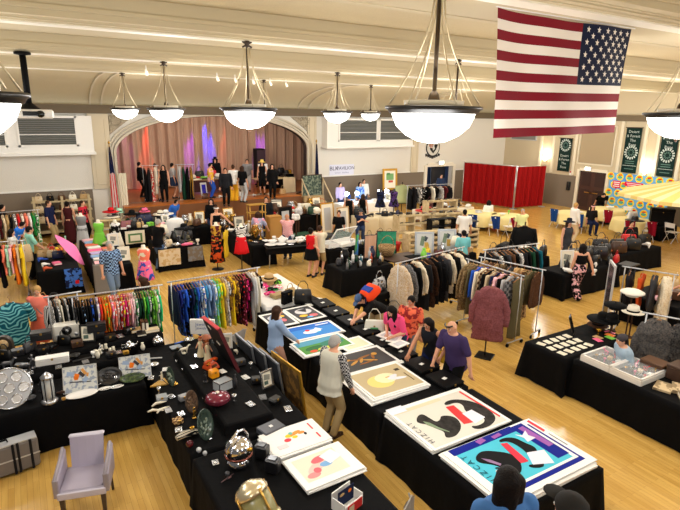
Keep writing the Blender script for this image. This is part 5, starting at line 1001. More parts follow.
# --- umbrella table
cloth('black cloth on the table with the pink umbrella', .05, 1.12, 16.25, 18.6, fl_=.7)
t = thing('parasol', 'open pink paper umbrella lying on the black table', 'umbrella', G(70, 250, .98), .6); t.rotation_euler = (.9, .35, 1.2)
MB().loft([[(r*math.cos(2*PI*i/16)*(1 if i % 2 else .95), r*math.sin(2*PI*i/16)*(1 if i % 2 else .95), z) for i in range(16)] for r, z in ((.03, .2), (.3, .12), (.62, 0), (.60, -.005), (.3, .10), (.02, .18))], False).build('canopy', M((250, 130, 190), .6), t); MB().tube([(0, 0, .22), (0, 0, -.5)], .012, 6).build('shaft', M('wood'), t)
for k, (x, y, kd, c_, lab, s) in enumerate(((54, 236, 'scarf', 'orange', 'orange heap of scarf at the far end of the umbrella table', 1.5), (52, 243, 'scarf', 'yellow', 'yellow toy bundle beside the pink umbrella', 1.3), (60, 233, 'bottle', 'mint', 'mint green bottle behind the pink umbrella', 1.4), (65, 235, 'hat', 'tan', 'tan hat behind the pink umbrella', 1), (42, 243, 'basket', 'tan', 'tan basket by the teal shirt shopper', 1), (43, 257, 'bag', 'tan', 'tan flat bag at the edge of the umbrella table', 1), (53, 257, 'bag', 'beige', 'beige handbag before the pink umbrella', 1), (43, 261, 'shoe', 'blue', 'blue shoe at the edge of the umbrella table', 1.2),
      (46, 266, 'shoe', 'white', 'white shoe on the umbrella table', 1.1), (49, 268, 'shoe', 'black', 'black shoe between white and rust shoes', 1.1), (48, 271, 'shoe', 'rust', 'rust and white shoe at the near table end', 1.1), (57, 264, 'book', 'pink', 'pink book on the umbrella table', 1), (58, 258, 'bag', 'navy', 'navy handbag before the pink umbrella', 1), (50, 247, 'bag', 'red', 'red purse next to the yellow bundle', .8))): item(kd, c_, lab, clamp(G(x, y, .77), .15, 1.02, 16.35, 18.5), None, s)
o = MB().grid(lambda u, v: V(-.22+.44*u, -.03*math.sin(u*9)*v-.02, -.55*v), 12, 6); o.box((-.1, -.05, -.2), (.1, .02, .1), mi=0); o.box((.08, -.05, -.4), (.1, .02, .1), mi=1)
tag(o.build('blue_apron', [M((70, 120, 210), .8, 0, 'blotch', 'navy', 8), M('red')], None, V(.93, 16.18, .78)), 'blue patchwork apron hanging over the near corner of the umbrella table', 'apron')
# --- long narrow table with plaid man
cloth('black cloth on the long table of folded linens behind the plaid shirt man', 1.45, 2.5, 16.0, 19.9, fl_=.5)
for k in range(9): book(f'{("pink", "white", "blue", "lilac", "pink", "white", "red", "pale blue", "rose")[k]} folded linen, {ORD[k]} from the near end of the long linen table', (1.72+.03*(k % 2), 16.35+.40*k, .77), (.38, .3, .05), M(('lpink', 'white', 'lblue', 'lilac', 'pink', 'white', 'coral', 'lblue', 'lpink')[k], .8), .05*(k % 3), 'folded linens', 'folded_linen', 'linen')
row((2.2, 16.2), (2.2, 19.6), .77, K('frame:ivory box:white scarf:white book:lpink jar:ivory book:coral frame:white scarf:beige hat:ivory box:grey'), 'the near end of the linen table’s aisle side'.replace('’s', ''), 'goods on the linen table')
t = thing('hand_cart', 'grey folded hand cart leaning on the end of the linen table', 'cart', (1.62, 15.75, 0), .1); MB().box((0, 0, .48), (.42, .08, .9), b=.03).build('panel', M((140, 136, 132), .6), t); MB().tube([(-.2, 0, .9), (-.18, 0, 1.05), (.18, 0, 1.05), (.2, 0, .9)], .015).build('handle', M('lgrey', .3, .6), t)
for s in (-1, 1): MB().tube([(s*.22-.02, 0, .06), (s*.22+.02, 0, .06)], .06, 12).build('wheel', M('black'), t)
mannequin('white dress form in a coral and blue patterned top near the linen table', (2.62, 14.75, 0), 2.6, [M('coral', .7, 0, 'blotch', 'ivory', 7), M('pink', .7, 0, 'blotch', 'blue', 9)], .92, .55)
mannequin('dress form with a bright green wrap on the linen table side', (2.0, 18.9, 0), 2.6, [M('lgreen', .7), M('lgreen', .7)], .95, .4)
mannequin('dress form in black with a ruffled white blouse beside the green one', (2.5, 18.8, 0), 2.6, [M(('black', .7, 0, 'blotch', 'white', 6)[0], .7, 0, 'blotch', 'white', 8), M('ivory')], .92, .5)
mannequin('dress form in silver grey beside the linen table', (1.62, 20.4, 0), 2.9, [M('grey', .5, .2), M('lgrey', .4)], .95, .9)
# --- table of hats below the stage arch jamb
cloth('black cloth on the hat and bag table below the stage arch jamb', 2.7, 4.9, 21.0, 21.9, fl_=.6)
ct = thing('wooden_stand', 'pale wooden display stand with drawers on the hat table', 'stand', (2.65, 21.5, .77)); MB().box((0, 0, .02), (.85, .3, .03)).box((0, 0, .3), (.85, .3, .03)).box((0, .14, .16), (.85, .02, .3)).build('shelf', M((206, 186, 140)), ct); [MB().box((x, 0, .16), (.03, .3, .3)).build('side', M((206, 186, 140)), ct) for x in (-.41, 0, .41)]
for k, (x, y, z, c_, kd, lab) in enumerate(((96, 206, 1.35, 'red', 'wide', 'big red hat on a pole by the wooden stand'), (111, 204, 1.3, 'mint', 'cloche', 'mint green hat by the wooden stand'), (104, 206, 1.2, 'grey', 'fedora', 'grey hat between the red and mint hats'), (90, 214, 1.15, 'ivory', 'wide', 'broad ivory hat below the red hat'), (122, 205, 1.2, 'black', 'wide', 'big black hat on the dark blue bag'), (130, 200, 1.25, 'pink', 'fedora', 'pink hat on top of the dark blue bag'), (142, 201, 1.1, 'ivory', 'wide', 'cream feathered hat beside the pink hat'), (151, 202, 1.1, 'white', 'wide', 'white hat before the red gown'))):
    p = clamp(G(x, y, z), 2.8, 4.85, 21.1, 21.8); hat(lab, p, M(c_), kd, 1.3, 'black'); t = thing('hat_pole', 'slim stand under the '+lab.split(' by ')[0].split(' on ')[0].split(' before ')[0].split(' below ')[0].split(' between ')[0].split(' beside ')[0], 'stand', (p.x, p.y, .77)); MB().tube([(0, 0, 0), (0, 0, z-.77)], .012).lathe([(.09, 0), (.08, .015), (.02, .02)], n=14).build('pole', M('dwood'), t)
for k, (x, y, c_, s, lab) in enumerate(((131, 212, 'navy', 2.0, 'large dark blue bag under the pink hat'), (134, 222, 'grey', 1.5, 'grey travel bag below the dark blue bag'), (127, 228, 'mauve', 1.4, 'mauve pink handbag at the table edge'), (138, 229, 'black', 1.3, 'black and magenta bag at the table edge'), (154, 221, 'charcoal', 1.3, 'charcoal bag by the far end of the hat table'), (147, 212, 'tan', 1.2, 'tan bag under the cream feathered hat'), (153, 213, 'yellow', .9, 'small yellow bag under the white hat'), (121, 214, 'dgreen', 1.3, 'dark green bag under the black hat'))): bag(lab, clamp(G(x, y, .77), 2.85, 4.75, 21.12, 21.78), M(c_, .5), .32*s, .2*s, .14*s, 0)
row((3.0, 21.15), (4.8, 21.15), .77, K('book:white scarf:white box:lblue bag:tan book:ivory box:lgreen bottle:ivory scarf:lpink frame:silver'), 'the stand end of the hat table front', 'goods on the hat table front', .12)
tag(MB().grid(lambda u, v: V(-.35+.7*u, -.02*math.sin(u*8), -.5*v), 8, 4).box((0, -.02, -.28), (.5, .02, .34), mi=1).box((0, -.035, -.28), (.36, .01, .22), mi=2).build('embroidered_cloth', [M('ivory'), M((90, 130, 80)), M('ivory')], None, G(134, 230, .74)+V(0, -.12, 0)), 'ivory cloth with a green border hanging from the hat table', 'cloth')
# --- stall with goods before the plain curtain (black back table)
cloth('black cloth on the table below the stage front at centre', 4.75, 6.2, 20.3, 21.1, fl_=.6)
row((4.7, 20.7), (6.15, 20.7), .77, K('hat:ivory vase:lblue teapot:silver urn:silver box:tan vase:ivory bag:brown frame:brass bowl:white'), 'the arch end of the table under the stage', 'goods under the stage front', .4, 1.2)
cloth('patterned black cloth on the fabric and jewellery table with the white draped stand', 3.55, 4.95, 17.3, 18.9, fl_=.7)
tag(MB().grid(lambda u, v: V(-.35+.7*u, -.03-.02*math.sin(u*8), -.55*v), 8, 4).build('gold_cloth', M('beige', .8, 0, 'blotch', 'tan', 8), None, V(3.85, 17.22, .77)), 'beige gold cloth hanging from the jewellery table corner', 'cloth')
tag(MB().grid(lambda u, v: V(-.25+.5*u, -.03-.02*math.sin(u*8), -.5*v), 8, 4).build('grey_cloth', M('taupe', .8, 0, 'blotch', 'grey', 8), None, V(4.7, 17.22, .77)), 'grey printed bag cloth hanging from the jewellery table', 'cloth')
b = MB().loft([[(.34*q*math.cos(2*PI*i/20)*(1+.08*math.sin(4*i)), .2*q*math.sin(2*PI*i/20), z) for i in range(20)] for z, q in ((0, 1.05), (.2, .95), (.5, .9), (.62, .75), (.66, .4))]); tag(b.build('white_drape_stand', M('white', .8), None, G(176, 236, .77)), 'stand draped in white cloth on the jewellery table', 'stand')
row((3.7, 17.5), (4.9, 17.5), .77, K('figurine:silver bag:beige jewel:gold bowl:silver figurine:black hat:black scarf:pink shoe:tan jewel:silver cup:ivory'), 'the gold cloth end of the jewellery table front', 'goods on the jewellery table front', .3, 1.1)
row((3.7, 18.1), (4.9, 18.3), .77, K('bag:olive lamp:brown hat:black vase:black bottle:dgreen box:silver figurine:dgrey hat:olive bag:charcoal'), 'the gold cloth end of the jewellery table back', 'goods on the jewellery table back', .4, 1.2)
hat('broad black hat on top of a stand in front of the white drape', G(184, 228, 1.1), M('black'), 'wide', 1.4, 'dgrey'); lathe_item('hat_block', [(.08, 0), (.08, .02), (.03, .05), (.03, .28), (.07, .33)], M('dwood'), 'dark hat block under the broad black hat', 'stand', G(184, 228, 1.1)-V(0, 0, .33))
mannequin('dress form in a multicoloured patchwork robe', (5.3, 16.75, 0), 2.9, [M('maroon', .7, 0, 'blotch', 'gold', 10), M('black', .7, 0, 'blotch', 'rust', 9)], .95, .9)
mannequin('dress form in a bright red, white and black swirl shirt', (5.95, 16.2, 0), 2.9, [M('white', .7, 0, 'swirl', 'black', 4), M('red', .7)], .95, .55)
garment('dress', M((214, 180, 40)), 'long yellow scarf dress hanging between two dress forms', None, (5.62, 16.75, 1.4), -.6, .8)
# --- long silver stall
cloth('long black cloth of the silver stall along the aisle', 6.4, 7.25, 16.4, 20.9, fl_=.5)
row((6.6, 16.7), (6.6, 20.8), .77, K('jewel:silver jewel:gold cup:silver bowl:silver jewel:silver candlestick:silver teapot:silver cup:silver bowl:white jewel:silver candlestick:silver vase:silver jewel:gold teapot:silver plate:silver cup:silver bowl:silver'), 'the near end of the silver stall aisle row', 'silver along the aisle', .2)
row((7.0, 16.7), (7.0, 20.8), .77, K('jewel:white candlestick:brass urn:brass urn:silver figurine:brass candlestick:silver vase:ivory teapot:silver frame:brown figurine:tan candlestick:brass urn:brass bottle:ivory figurine:silver vase:brass frame:brass'), 'the near end of the silver stall inner row', 'silver stall inner row', .2, 1.3)
sf_ = thing('brass_etagere', 'tall brass shelf stand with ornaments on the silver stall', 'shelf', (7.35, 18.3, .77)); [MB().tube([(x, y, 0), (x, y, 1.05)], .018).build('post', M('brass', .3, .8), sf_) for x in (-.3, .3) for y in (-.15, .15)]; [MB().box((0, 0, z), (.66, .36, .02)).build('shelf', M('gold', .4, .5), sf_) for z in (.05, .4, .75, 1.05)]
table('folding table of the white china stall', (7.75, 16.2), 1.9, .8, .74, -.15, 'black', 'lgrey')
cloth('short black cloth hanging over the white china folding table', 6.85, 8.6, 15.85, 16.55, .765, None, -.15, .28, fl_=.5)
row((6.95, 16.35), (8.5, 16.1), .77, K('plate:white bowl:white cup:white plate:white teapot:white bowl:white jewel:silver plate:white cup:lgrey bowl:white box:white plate:lgrey bowl:silver jewel:gold'), 'the tie dye end of the china table', 'white china on the folding table', .42, 1.2)
t = thing('walking_frame', 'white metal walking frame by the bald man in the pink check shirt', 'walker', (8.75, 16.0, 0), .5)
for s in (-1, 1): MB().tube([(s*.25, 0, 0), (s*.25, .05, .8), (s*.25, .4, .8), (s*.28, .5, 0)], .014, 6).build('side_frame', M('white', .3), t)
MB().tube([(-.25, .05, .6), (.25, .05, .6)], .014, 6).build('cross_bar', M('white', .3), t)
cb = thing('wooden_cabinet', 'upright tan wooden cabinet behind the tie dye shopper', 'cabinet', (8.35, 19.0, 0)); MB().box((0, 0, .6), (.55, .4, 1.2), b=.02).build('body', M((176, 128, 66)), cb); MB().box((0, -.21, .6), (.46, .02, 1.05)).build('door', M((190, 142, 78)), cb); MB().ell((.16, -.235, .6), (.02, .02, .02), 8, 6).build('knob', M('brass', .3, .8), cb)
# --- stall under the stage front, further along
cloth('dark cloth on the goods table before the stage steps', 8.9, 12.0, 20.6, 21.6, fl_=.6)
row((8.9, 20.9), (12.0, 20.9), .77, K('box:red urn:brown frame:black bag:brown radio:red urn:silver vase:white box:brown figurine:tan bag:dgreen hat:grey radio:brown box:dwood bag:black'), 'the tan cabinet end of the goods table', 'goods before the stage steps', .4, 1.5)
row((8.9, 21.4), (12.0, 21.4), .77, K('bag:red hat:white frame:dwood box:white vase:brown basket:tan box:dgreen radio:ivory urn:brass frame:brass bag:rust'), 'the tan cabinet end of the goods table back', 'goods table back row', .2, 1.5)
for k, (x, y, c_) in enumerate(((9.2, 18.2, 'dgreen'), (9.9, 17.6, 'dgrey'), (10.6, 17.6, 'dgreen'))):
    cs = casebox(('green trunk nearest the tan cabinet', 'grey trunk between the two green trunks', 'green trunk nearest the seated woman in black')[k], (x, y, 0), (.75, .5, .55), M(c_, .6), .2, 'storage_trunk', 'trunk'); 
for k, (x, y) in enumerate(((8.9, 18.1), (9.5, 19.1), (10.3, 19.0))): hat(('white fluffy hat on the shelf nearest the tan cabinet', 'grey white fluffy hat above the grey trunk', 'pale fluffy hat farthest from the tan cabinet')[k], (x, y, 1.15), M(('white', 'lgrey', 'ivory')[k], .95), 'fur', 1.6); lathe_item('hat_block', [(.12, 0), (.1, .03), (.03, .06), (.03, 1.1), (.08, 1.15)], M('dwood'), ('stand under the white fluffy hat', 'stand under the grey white fluffy hat', 'stand under the pale fluffy hat')[k], 'stand', (x, y, 0))
for k, (x, y, w_, h_, c_) in enumerate(((9.35, 19.9, .5, 1.2, 'dwood'), (11.2, 19.6, .5, 1.25, 'gold'), (11.75, 19.2, .45, 1.1, 'tan'))): picture(('dark wooden framed panel behind the trunks', 'tan framed mirror standing behind the seated woman in black', 'small tan framed panel before the woman with blue hair')[k], (x, y, .0), w_+.25, h_+.15, .2, .1, M(c_), ([M('ivory') if k else M('black'), M('lgrey')], [(0, 0, .5, .7, 0)]))
# --- glass top table at mid hall
cloth('black cloth on the glass case table at mid hall', 8.45, 11.2, 14.75, 15.55, fl_=.6)
def vitrine(lab, p, w, d, rz, lift, h=.10, body='white', lining=None):
    t = thing('display_case', lab, 'display case', p, rz); b = MB().box((0, 0, .006), (w, d, .012)); [b.box((s*w/2, 0, h/2), (.02, d, h)) for s in (-1, 1)]; [b.box((0, s*d/2, h/2), (w, .02, h)) for s in (-1, 1)]; b.build('case_body', M(body, .4), t)
    if lining: MB().box((0, 0, .014), (w-.03, d-.03, .004)).build('lining', M(lining), t)
    L_ = MB(); mt = Matrix.Translation((0, d/2, h)) @ Matrix.Rotation(-lift, 4, 'X'); L_.x = mt; [L_.box((s*(w/2-.015), -d/2, .015), (.035, d, .03)) for s in (-1, 1)]; [L_.box((0, y, .015), (w, .035, .03)) for y in (-.015, -d+.015)]; lf = L_.build('lid_frame', M(body, .3, .3), t)
    g = MB(); g.x = mt; g.box((0, -d/2, .015), (w-.06, d-.06, .005)); g.build('glass', M((230, 236, 240), .04, 0, None, None, 1, 0, 0, .16), lf); return t
vitrine('glass display case with its lid propped open before the seated woman in black', (9.35, 15.15, .77), .95, .6, .2, .9)
vitrine('flat glass display case at the end of the mid hall table', (8.7, 15.15, .77), .5, .6, .1, .0)
row((8.5, 14.95), (10.0, 14.95), .775, K('jewel:silver jewel:white jewel:silver jewel:lgrey cup:silver jewel:white box:silver'), 'the lid end of the glass case table', 'silver beside the glass cases', .2)
row((10.1, 15.1), (11.1, 15.1), .775, K('bag:olive jewel:gold box:khaki bowl:olive bag:brown jewel:tan bag:khaki'), 'the propped lid end of the olive goods', 'olive goods on the glass case table', .3, 1.2)
# --- black table of bottles and baskets
cloth('black cloth on the perfume table behind the browsing shoppers', 7.55, 9.3, 12.35, 13.3, fl_=.8)
row((7.7, 12.6), (9.2, 12.6), .77, K('bottle:grey bottle:dgreen jar:silver bottle:black jar:lgrey bottle:teal jar:ivory cup:silver bottle:rust jar:black bottle:lgrey jar:tan'), 'the near end of the perfume table front', 'bottles at the front of the perfume table', .25, .9)
row((7.7, 13.1), (9.2, 13.1), .77, K('jar:dgrey bottle:silver urn:black bottle:white jar:dgreen shoe:white shoe:black bottle:lgrey vase:navy'), 'the near end of the perfume table back', 'bottles at the back of the perfume table', .2, 1.1)
item('basket', (('tan', .8, 0, 'check', 'brown', 40)), 'big chequered tan basket at the end of the perfume table', V(9.75, 13.3, .77), None, 1.9)
t = table('small dark table below the chequered basket', (10.1, 13.0), 1.2, .8, .74, 0, 'dwood', 'dgrey')
def hung(lab, p, w, h, mt, rz, nm='hanging_scarf', cat='scarf'):
    t = thing(nm, lab, cat, p, rz); b = MB().grid(lambda u, v: V(-w/2+w*u, .03*math.sin(u*11+v)+.02*v, -h*v), 16, 8); b.build('cloth', mt, t); MB().tube([(-w/2-.03, 0, .0), (w/2+.03, 0, 0)], .012, 6).tube([(-w/2, 0, 0), (-w/2, .0, -p[2])], .012, 6).tube([(w/2, 0, 0), (w/2, 0, -p[2])], .012, 6).build('stand', M('dgrey'), t); return t
hung('jade green and grey shawl hanging on a stand behind the furs', (10.05, 13.75, 1.42), .62, .9, M((70, 170, 134), .7, 0, 'fine', (40, 130, 100), 6), -.5)
hung('narrow blue and green painted scarf hanging beside the glass case table', (9.0, 13.9, 1.4), .3, 1.0, M((60, 120, 200), .7, 0, 'blotch', (90, 190, 110), 4), .8)
hung('peach pink cloth between the painted scarf and the jade shawl', (9.55, 13.95, 1.3), .4, .8, M((226, 180, 150)), -.2, 'hanging_cloth', 'cloth')
cloth('dark cloth on the picture table behind the long fur rail', 10.2, 12.6, 12.2, 13.0, fl_=.6)
for k, (x, w_) in enumerate(((10.8, .62), (11.75, .62))): picture(('silver framed picture on the table behind the fur rail, nearer the jade shawl', 'silver framed picture on the table behind the fur rail, nearer the teal shirt woman')[k], (x, 12.7, .77), w_, .75, -.5, .2, M((176, 180, 186), .3, .6), ([M((206, 208, 206)), M((120, 140, 120)), M((196, 160, 80)), M((70, 80, 90))], [(-.1, .1, .2, .4, .2), (.1, -.1, .2, .3, 0), (.05, .2, .2, .2, .5)]), border=.07)
row((10.3, 12.4), (12.5, 12.35), .77, K('vase:lgreen box:blue bag:yellow bag:maroon scarf:white vase:silver box:grey lamp:silver bag:dgrey bottle:white box:tan'), 'the jade shawl end of the picture table', 'goods on the picture table', .3, 1.1)
t = thing('garment_bag', 'silver grey patterned tote standing at the end of the fur rail', 'bag', (7.55, 10.05, 0)); 
bag('black leather bag on the floor beside the fur rail', (7.3, 9.6, 0), M('black', .4), .6, .5, .35, -.4); bpy.data.objects.remove(t)
item('bag', ('lgrey', .5, 0, 'blotch', 'dgrey', 14), 'silver grey patterned tote on the black trunk by the fur rail', V(7.35, 10.3, .86), None, 1.4); casebox('tall black trunk beside the fur rail', (7.35, 10.3, 0), (.6, .5, .85), M('black', .6), .2, 'storage_trunk', 'trunk')
# --- white round skirted tables and bright vendor tables by the wall
def roundcloth(lab, c, r, mt, h=.75, drop=None, n=64):
    b = MB(); zb = .02 if drop is None else h-drop; rings = [[(c[0]+r*q*math.cos(2*PI*i/n)*(1+f*math.sin(11*2*PI*i/n)), c[1]+r*q*math.sin(2*PI*i/n)*(1+f*math.sin(11*2*PI*i/n)), z) for i in range(n)] for q, z, f in ((.02, h+.002, 0), (.96, h+.002, 0), (1, h-.01, .0), (1.02, h-.15, .015), (1.05, (h+zb)/2, .03), (1.08, zb, .045))]
    return tag(b.loft(rings, True, False).build('round_tablecloth', mt), lab, 'tablecloth')
crm = M((222, 206, 172), .8); ylw = M((238, 222, 160), .8)
roundcloth('cream floor length cloth on the round table with the dark headscarf busts', (14.05, 19.3), .85, crm)
cloth('cream cloth on the long table beside the round cream table', 12.4, 13.2, 18.7, 20.7, .76, crm, fl_=.7)
row((12.8, 18.9), (12.8, 20.6), .77, K('shoe:black shoe:charcoal bag:black shoe:black bag:dgrey shoe:brown hat:black'), 'the near end of the cream cloth table', 'dark goods on the cream table', .3, 1.4)
for k, (x, y, c_) in enumerate(((13.75, 19.4, 'navy'), (14.4, 19.25, 'purple'))): mannequin(('bust in a dark blue headscarf and shawl on the round cream table', 'bust in a purple black beaded shawl on the round cream table')[k], (x, y, .76), 2.9, [M(c_, .7, 0, 'blotch', 'black', 9), M(c_, .7, 0, 'blotch', 'black', 9)], .45, .7, base='black', bare='dgrey')
row((13.5, 18.9), (14.6, 18.8), .77, K('bag:black scarf:charcoal hat:black bag:navy scarf:black'), 'the cream table end of the dark goods at the busts', 'dark goods under the busts', .15)
cloth('white cloth on the bright lamp lit table along the wall', 13.4, 16.6, 22.2, 23.0, fl_=.5, mt=M('white', .8))
for k, x in enumerate((13.9, 14.5, 15.9, 16.35)):
    t = thing('desk_lamp', ('lit desk lamp nearest the lilac shirt man', 'second lit desk lamp from the lilac shirt man', 'lit desk lamp behind the blue patterned shirt woman', 'lit desk lamp nearest the gold framed picture')[k], 'lamp', (x, 22.6, .77)); MB().lathe([(.1, 0), (.1, .02), (.02, .03)], n=14).tube([(0, 0, .02), (0, .1, .3), (0, -.02, .5)], .012, 6).build('arm', M('lgrey', .3, .6), t); MB().tube([(0, .02, .53), (0, -.12, .46)], [.05, .12], 14).build('shade', M((225, 238, 255), .4, 0, None, None, 1, 7), t)
    l = bpy.data.lights.new('desk_light', 'POINT'); l.energy = 14; l.color = (.85, .92, 1); l.shadow_soft_size = .08; o = bpy.data.objects.new('desk_light', l); col.objects.link(o); o.location = (x, 22.42, 1.12)
row((13.5, 22.45), (16.5, 22.45), .77, K('jewel:white jewel:silver box:lblue jewel:white jewel:silver jewel:lblue box:white jewel:silver jewel:white frame:silver'), 'the lilac shirt end of the bright table', 'jewellery on the bright table', .25)
picture('gold framed green print standing by the wall near the doorway', (17.8, 24.2, 1.0), .95, 1.2, -.1, .08, M('gold', .4, .5), ([M('ivory'), M((120, 170, 110)), M((200, 90, 70)), M((90, 140, 90))], [(0, .12, .5, .3, 0), (.05, -.1, .3, .1, 0), (-.1, .25, .2, .1, 0)]), border=.12)
casebox('dark plinth under the gold framed green print', (17.8, 24.25, 0), (.9, .5, .98), M('dwood'), 0, 'plinth', 'stand')
garment('jacket', M((150, 156, 110)), 'sage green jacket hanging below the gold framed print', None, (16.9, 21.9, 1.75), .8, 1.2); 
t = thing('coat_stand', 'slim stand behind the sage green jacket', 'stand', (16.9, 21.9, 0)); MB().tube([(0, 0, 0), (0, 0, 1.76)], .02).lathe([(.22, 0), (.2, .03), (.03, .05)], n=14).build('pole', M('black'), t)
# pallet wood racks
def crate_rack(lab, c, w, h, rz, rows=4):
    t = thing('pallet_rack', lab, 'rack', (c[0], c[1], 0), rz); pw = M((216, 198, 158), .8, 0, 'fine', (190, 168, 126), 8)
    for s in (-1, 0, 1): MB().box((s*(w/2-.03), 0, h/2), (.06, .5, h)).build('upright', pw, t)
    for k in range(rows):
        z = .1+(h-.12)*k/(rows-1); sh_ = MB().box((0, 0, z), (w, .5, .03)); sh_.build('shelf', pw, t); MB().box((0, -.26, z+.05), (w, .02, .07)).build('front_slat', pw, t)
    return t
for k, (x, y, w_, h_, rz) in enumerate(((13.6, 16.9, 1.5, 1.15, -.15), (15.1, 16.6, 1.5, 1.15, -.15), (16.6, 18.6, 1.6, 1.3, -.15), (13.1, 15.5, 1.6, .75, -.1), (14.75, 15.2, 1.4, .75, -.1))):
    crate_rack(('pallet wood rack nearest the red flower pots', 'pallet wood rack beside the dark shoe shelf', 'far pallet wood rack below the black and white clothes', 'low pallet wood rack behind the silver framed pictures', 'low pallet wood rack nearest the white shirt man')[k], (x, y), w_, h_, rz)
    for i in range(8): item(('shoe', 'book', 'box')[i % 3], ('black', 'charcoal', 'brown', 'dgrey', 'dwood')[i % 5], f"{('black', 'charcoal', 'brown', 'dark grey', 'dark brown')[i % 5]} {('shoe', 'book', 'trinket box')[i % 3]}, {ORD[i]} along {('the first', 'the second', 'the far', 'the low first', 'the low second')[k]} pallet rack from the jade shawl side", V(x-w_*.42+w_*.84*(i % 4)/3.+.02, y-.05, .115+(h_-.12)*(2 if h_ > 1 else 1)/3.+(.0 if i < 4 else (h_-.12)/3.)), 'goods in the pallet racks', .9)
row((16.0, 19.4), (19.0, 19.2), .77, K('hat:red scarf:red bag:maroon hat:beige scarf:olive hat:white scarf:lblue bag:black hat:tan scarf:white'), 'the pallet end of the accessory table', 'goods on the accessory table', .4, 1.5)
cloth('white cloth on the accessory table before the doorway', 15.9, 19.1, 18.9, 19.75, fl_=.5, mt=M('ivory', .8))
for k, (x, y) in enumerate(((11.6, 16.1), (12.15, 16.0))): lathe_item('flower_pot', [(.14, 0), (.2, .3), (.21, .34), (.18, .34), (.12, .05)], M((190, 24, 30), .5), ('dark red bucket beside the bright one on the floor', 'bright red bucket on the floor by the pallet racks')[k], 'bucket', (x, y, 0))
dk_ = thing('shoe_shelf', 'black wooden shelf unit among the pallet racks', 'shelf', (14.35, 15.9, 0), -.1); [MB().box((x, 0, .55), (.04, .35, 1.1)).build('side', M('black'), dk_) for x in (-.6, 0, .6)]; [MB().box((0, 0, z), (1.2, .35, .03)).build('shelf', M('black'), dk_) for z in (.1, .45, .8, 1.1)]
# --- wooden shelf unit with bags at the back
su = thing('shelf_unit', 'pale wooden shelf unit of handbags against the wall behind the navy shirt man', 'shelf', (1.3, 24.35, 0)); pw = M((196, 178, 140))
for x in (-1.0, 0, 1.0): MB().box((x, 0, .85), (.09, .4, 1.7)).build('upright', pw, su)
for z in (.25, .68, 1.1, 1.5): MB().box((0, 0, z), (2.2, .42, .05)).build('shelf', pw, su)
for k in range(15): bag(f"{('beige', 'black', 'brown', 'ivory', 'tan')[k % 5]} handbag, {ORD[k % 5]} along {('the top', 'the middle', 'the lower')[k//5]} board of the wooden shelf", (.48+.41*(k % 5), 24.3, (1.53, 1.13, .71)[k//5]), M(('beige', 'black', 'brown', 'ivory', 'tan')[k % 5], .6), .28, .2, .12, 0, None, 'handbags on the wooden shelf')
# --- red drape on poles, yellow tables
def pipedrape(lab, p0, p1, h, n):
    p0 = V(p0[0], p0[1], 0); p1 = V(p1[0], p1[1], 0); d = p1-p0; L_ = d.length; t = thing('pipe_drape', lab, 'drape', p0, math.atan2(d.y, d.x))
    MB().tube([(0, 0, h), (L_, 0, h)], .02).build('rail', M('lgrey', .3, .6), t)
    for x in (0, L_): MB().tube([(x, 0, 0), (x, 0, h+.05)], .025).lathe([(.2, 0), (.2, .015), (.03, .02)], (x, 0, 0), 12).build('post', M('lgrey', .3, .6), t)
    MB().grid(lambda u, v: V(L_*u, .06*math.sin(u*n*6.28)+.03*math.sin(u*n*2.7*6.28+1), h-.02-(h-.1)*v), n*16, 3).build('drape_cloth', M((150, 14, 16), .8), t)
pipedrape('wide red drape panel on poles nearest the open doorway', (23.0, 23.85), (23.96, 20.7), 2.42, 9); pipedrape('narrower red drape panel on poles nearest the wall corner', (23.99, 20.66), (26.2, 20.5), 2.4, 6)
for k, (x, y) in enumerate(((18.3, 17.7), (18.9, 16.5))): roundcloth(('pale yellow round tablecloth nearest the red drape', 'pale yellow round tablecloth nearest the seated man in green')[k], (x, y), .8, ylw, .75, .55); lathe_item('table_pedestal', [(.3, 0), (.28, .03), (.05, .06), (.05, .7), (.2, .73)], M('dgrey'), ('pedestal under the round tablecloth nearest the red drape', 'pedestal under the round tablecloth nearest the seated man')[k], 'table leg', (x, y, 0))
for k, (x, y, rz, j) in enumerate(((17.2, 17.0, 2.2, 'blue'), (17.75, 16.3, 2.5, 'blue'), (18.15, 15.75, 2.9, 'red'))): chair_folding(('white folding chair with a blue coat nearest the white shirt man', 'second white folding chair with a blue coat', 'white folding chair with a crimson coat, facing the yellow table')[k], (x, y, 0), rz); tag(MB().grid(lambda u, v: V(-.2+.4*u*(1-.3*v), (.24+.1*v if v > .3 else .3)+.03*math.sin(u*9)+.05*(v > .3), .9-.55*v), 10, 6).build('coat', M((20, 50, 110) if j == 'blue' else (140, 14, 40), .8), None, (x, y, 0), rz), ('blue coat over the first white folding chair', 'blue coat over the second white folding chair', 'crimson coat over a white folding chair')[k], 'coat')
table('dark folding table beside the white shirt man', (16.3, 16.6), 1.0, .6, .74, -.2, 'dgrey', 'dgrey')
for k, (x, y, c_) in enumerate(((18.1, 17.6, 'white'), (18.6, 16.6, 'white'), (19.1, 16.7, 'lgreen'), (18.4, 17.9, 'lgrey'))): item(('plate', 'bowl', 'cup', 'plate')[k], c_, ('white plate on the yellow table nearest the drape', 'white bowl on the yellow table nearest the seated man', 'bright green cup on the yellow table', 'pale plate by the dark haired woman')[k], V(x, y, .76))
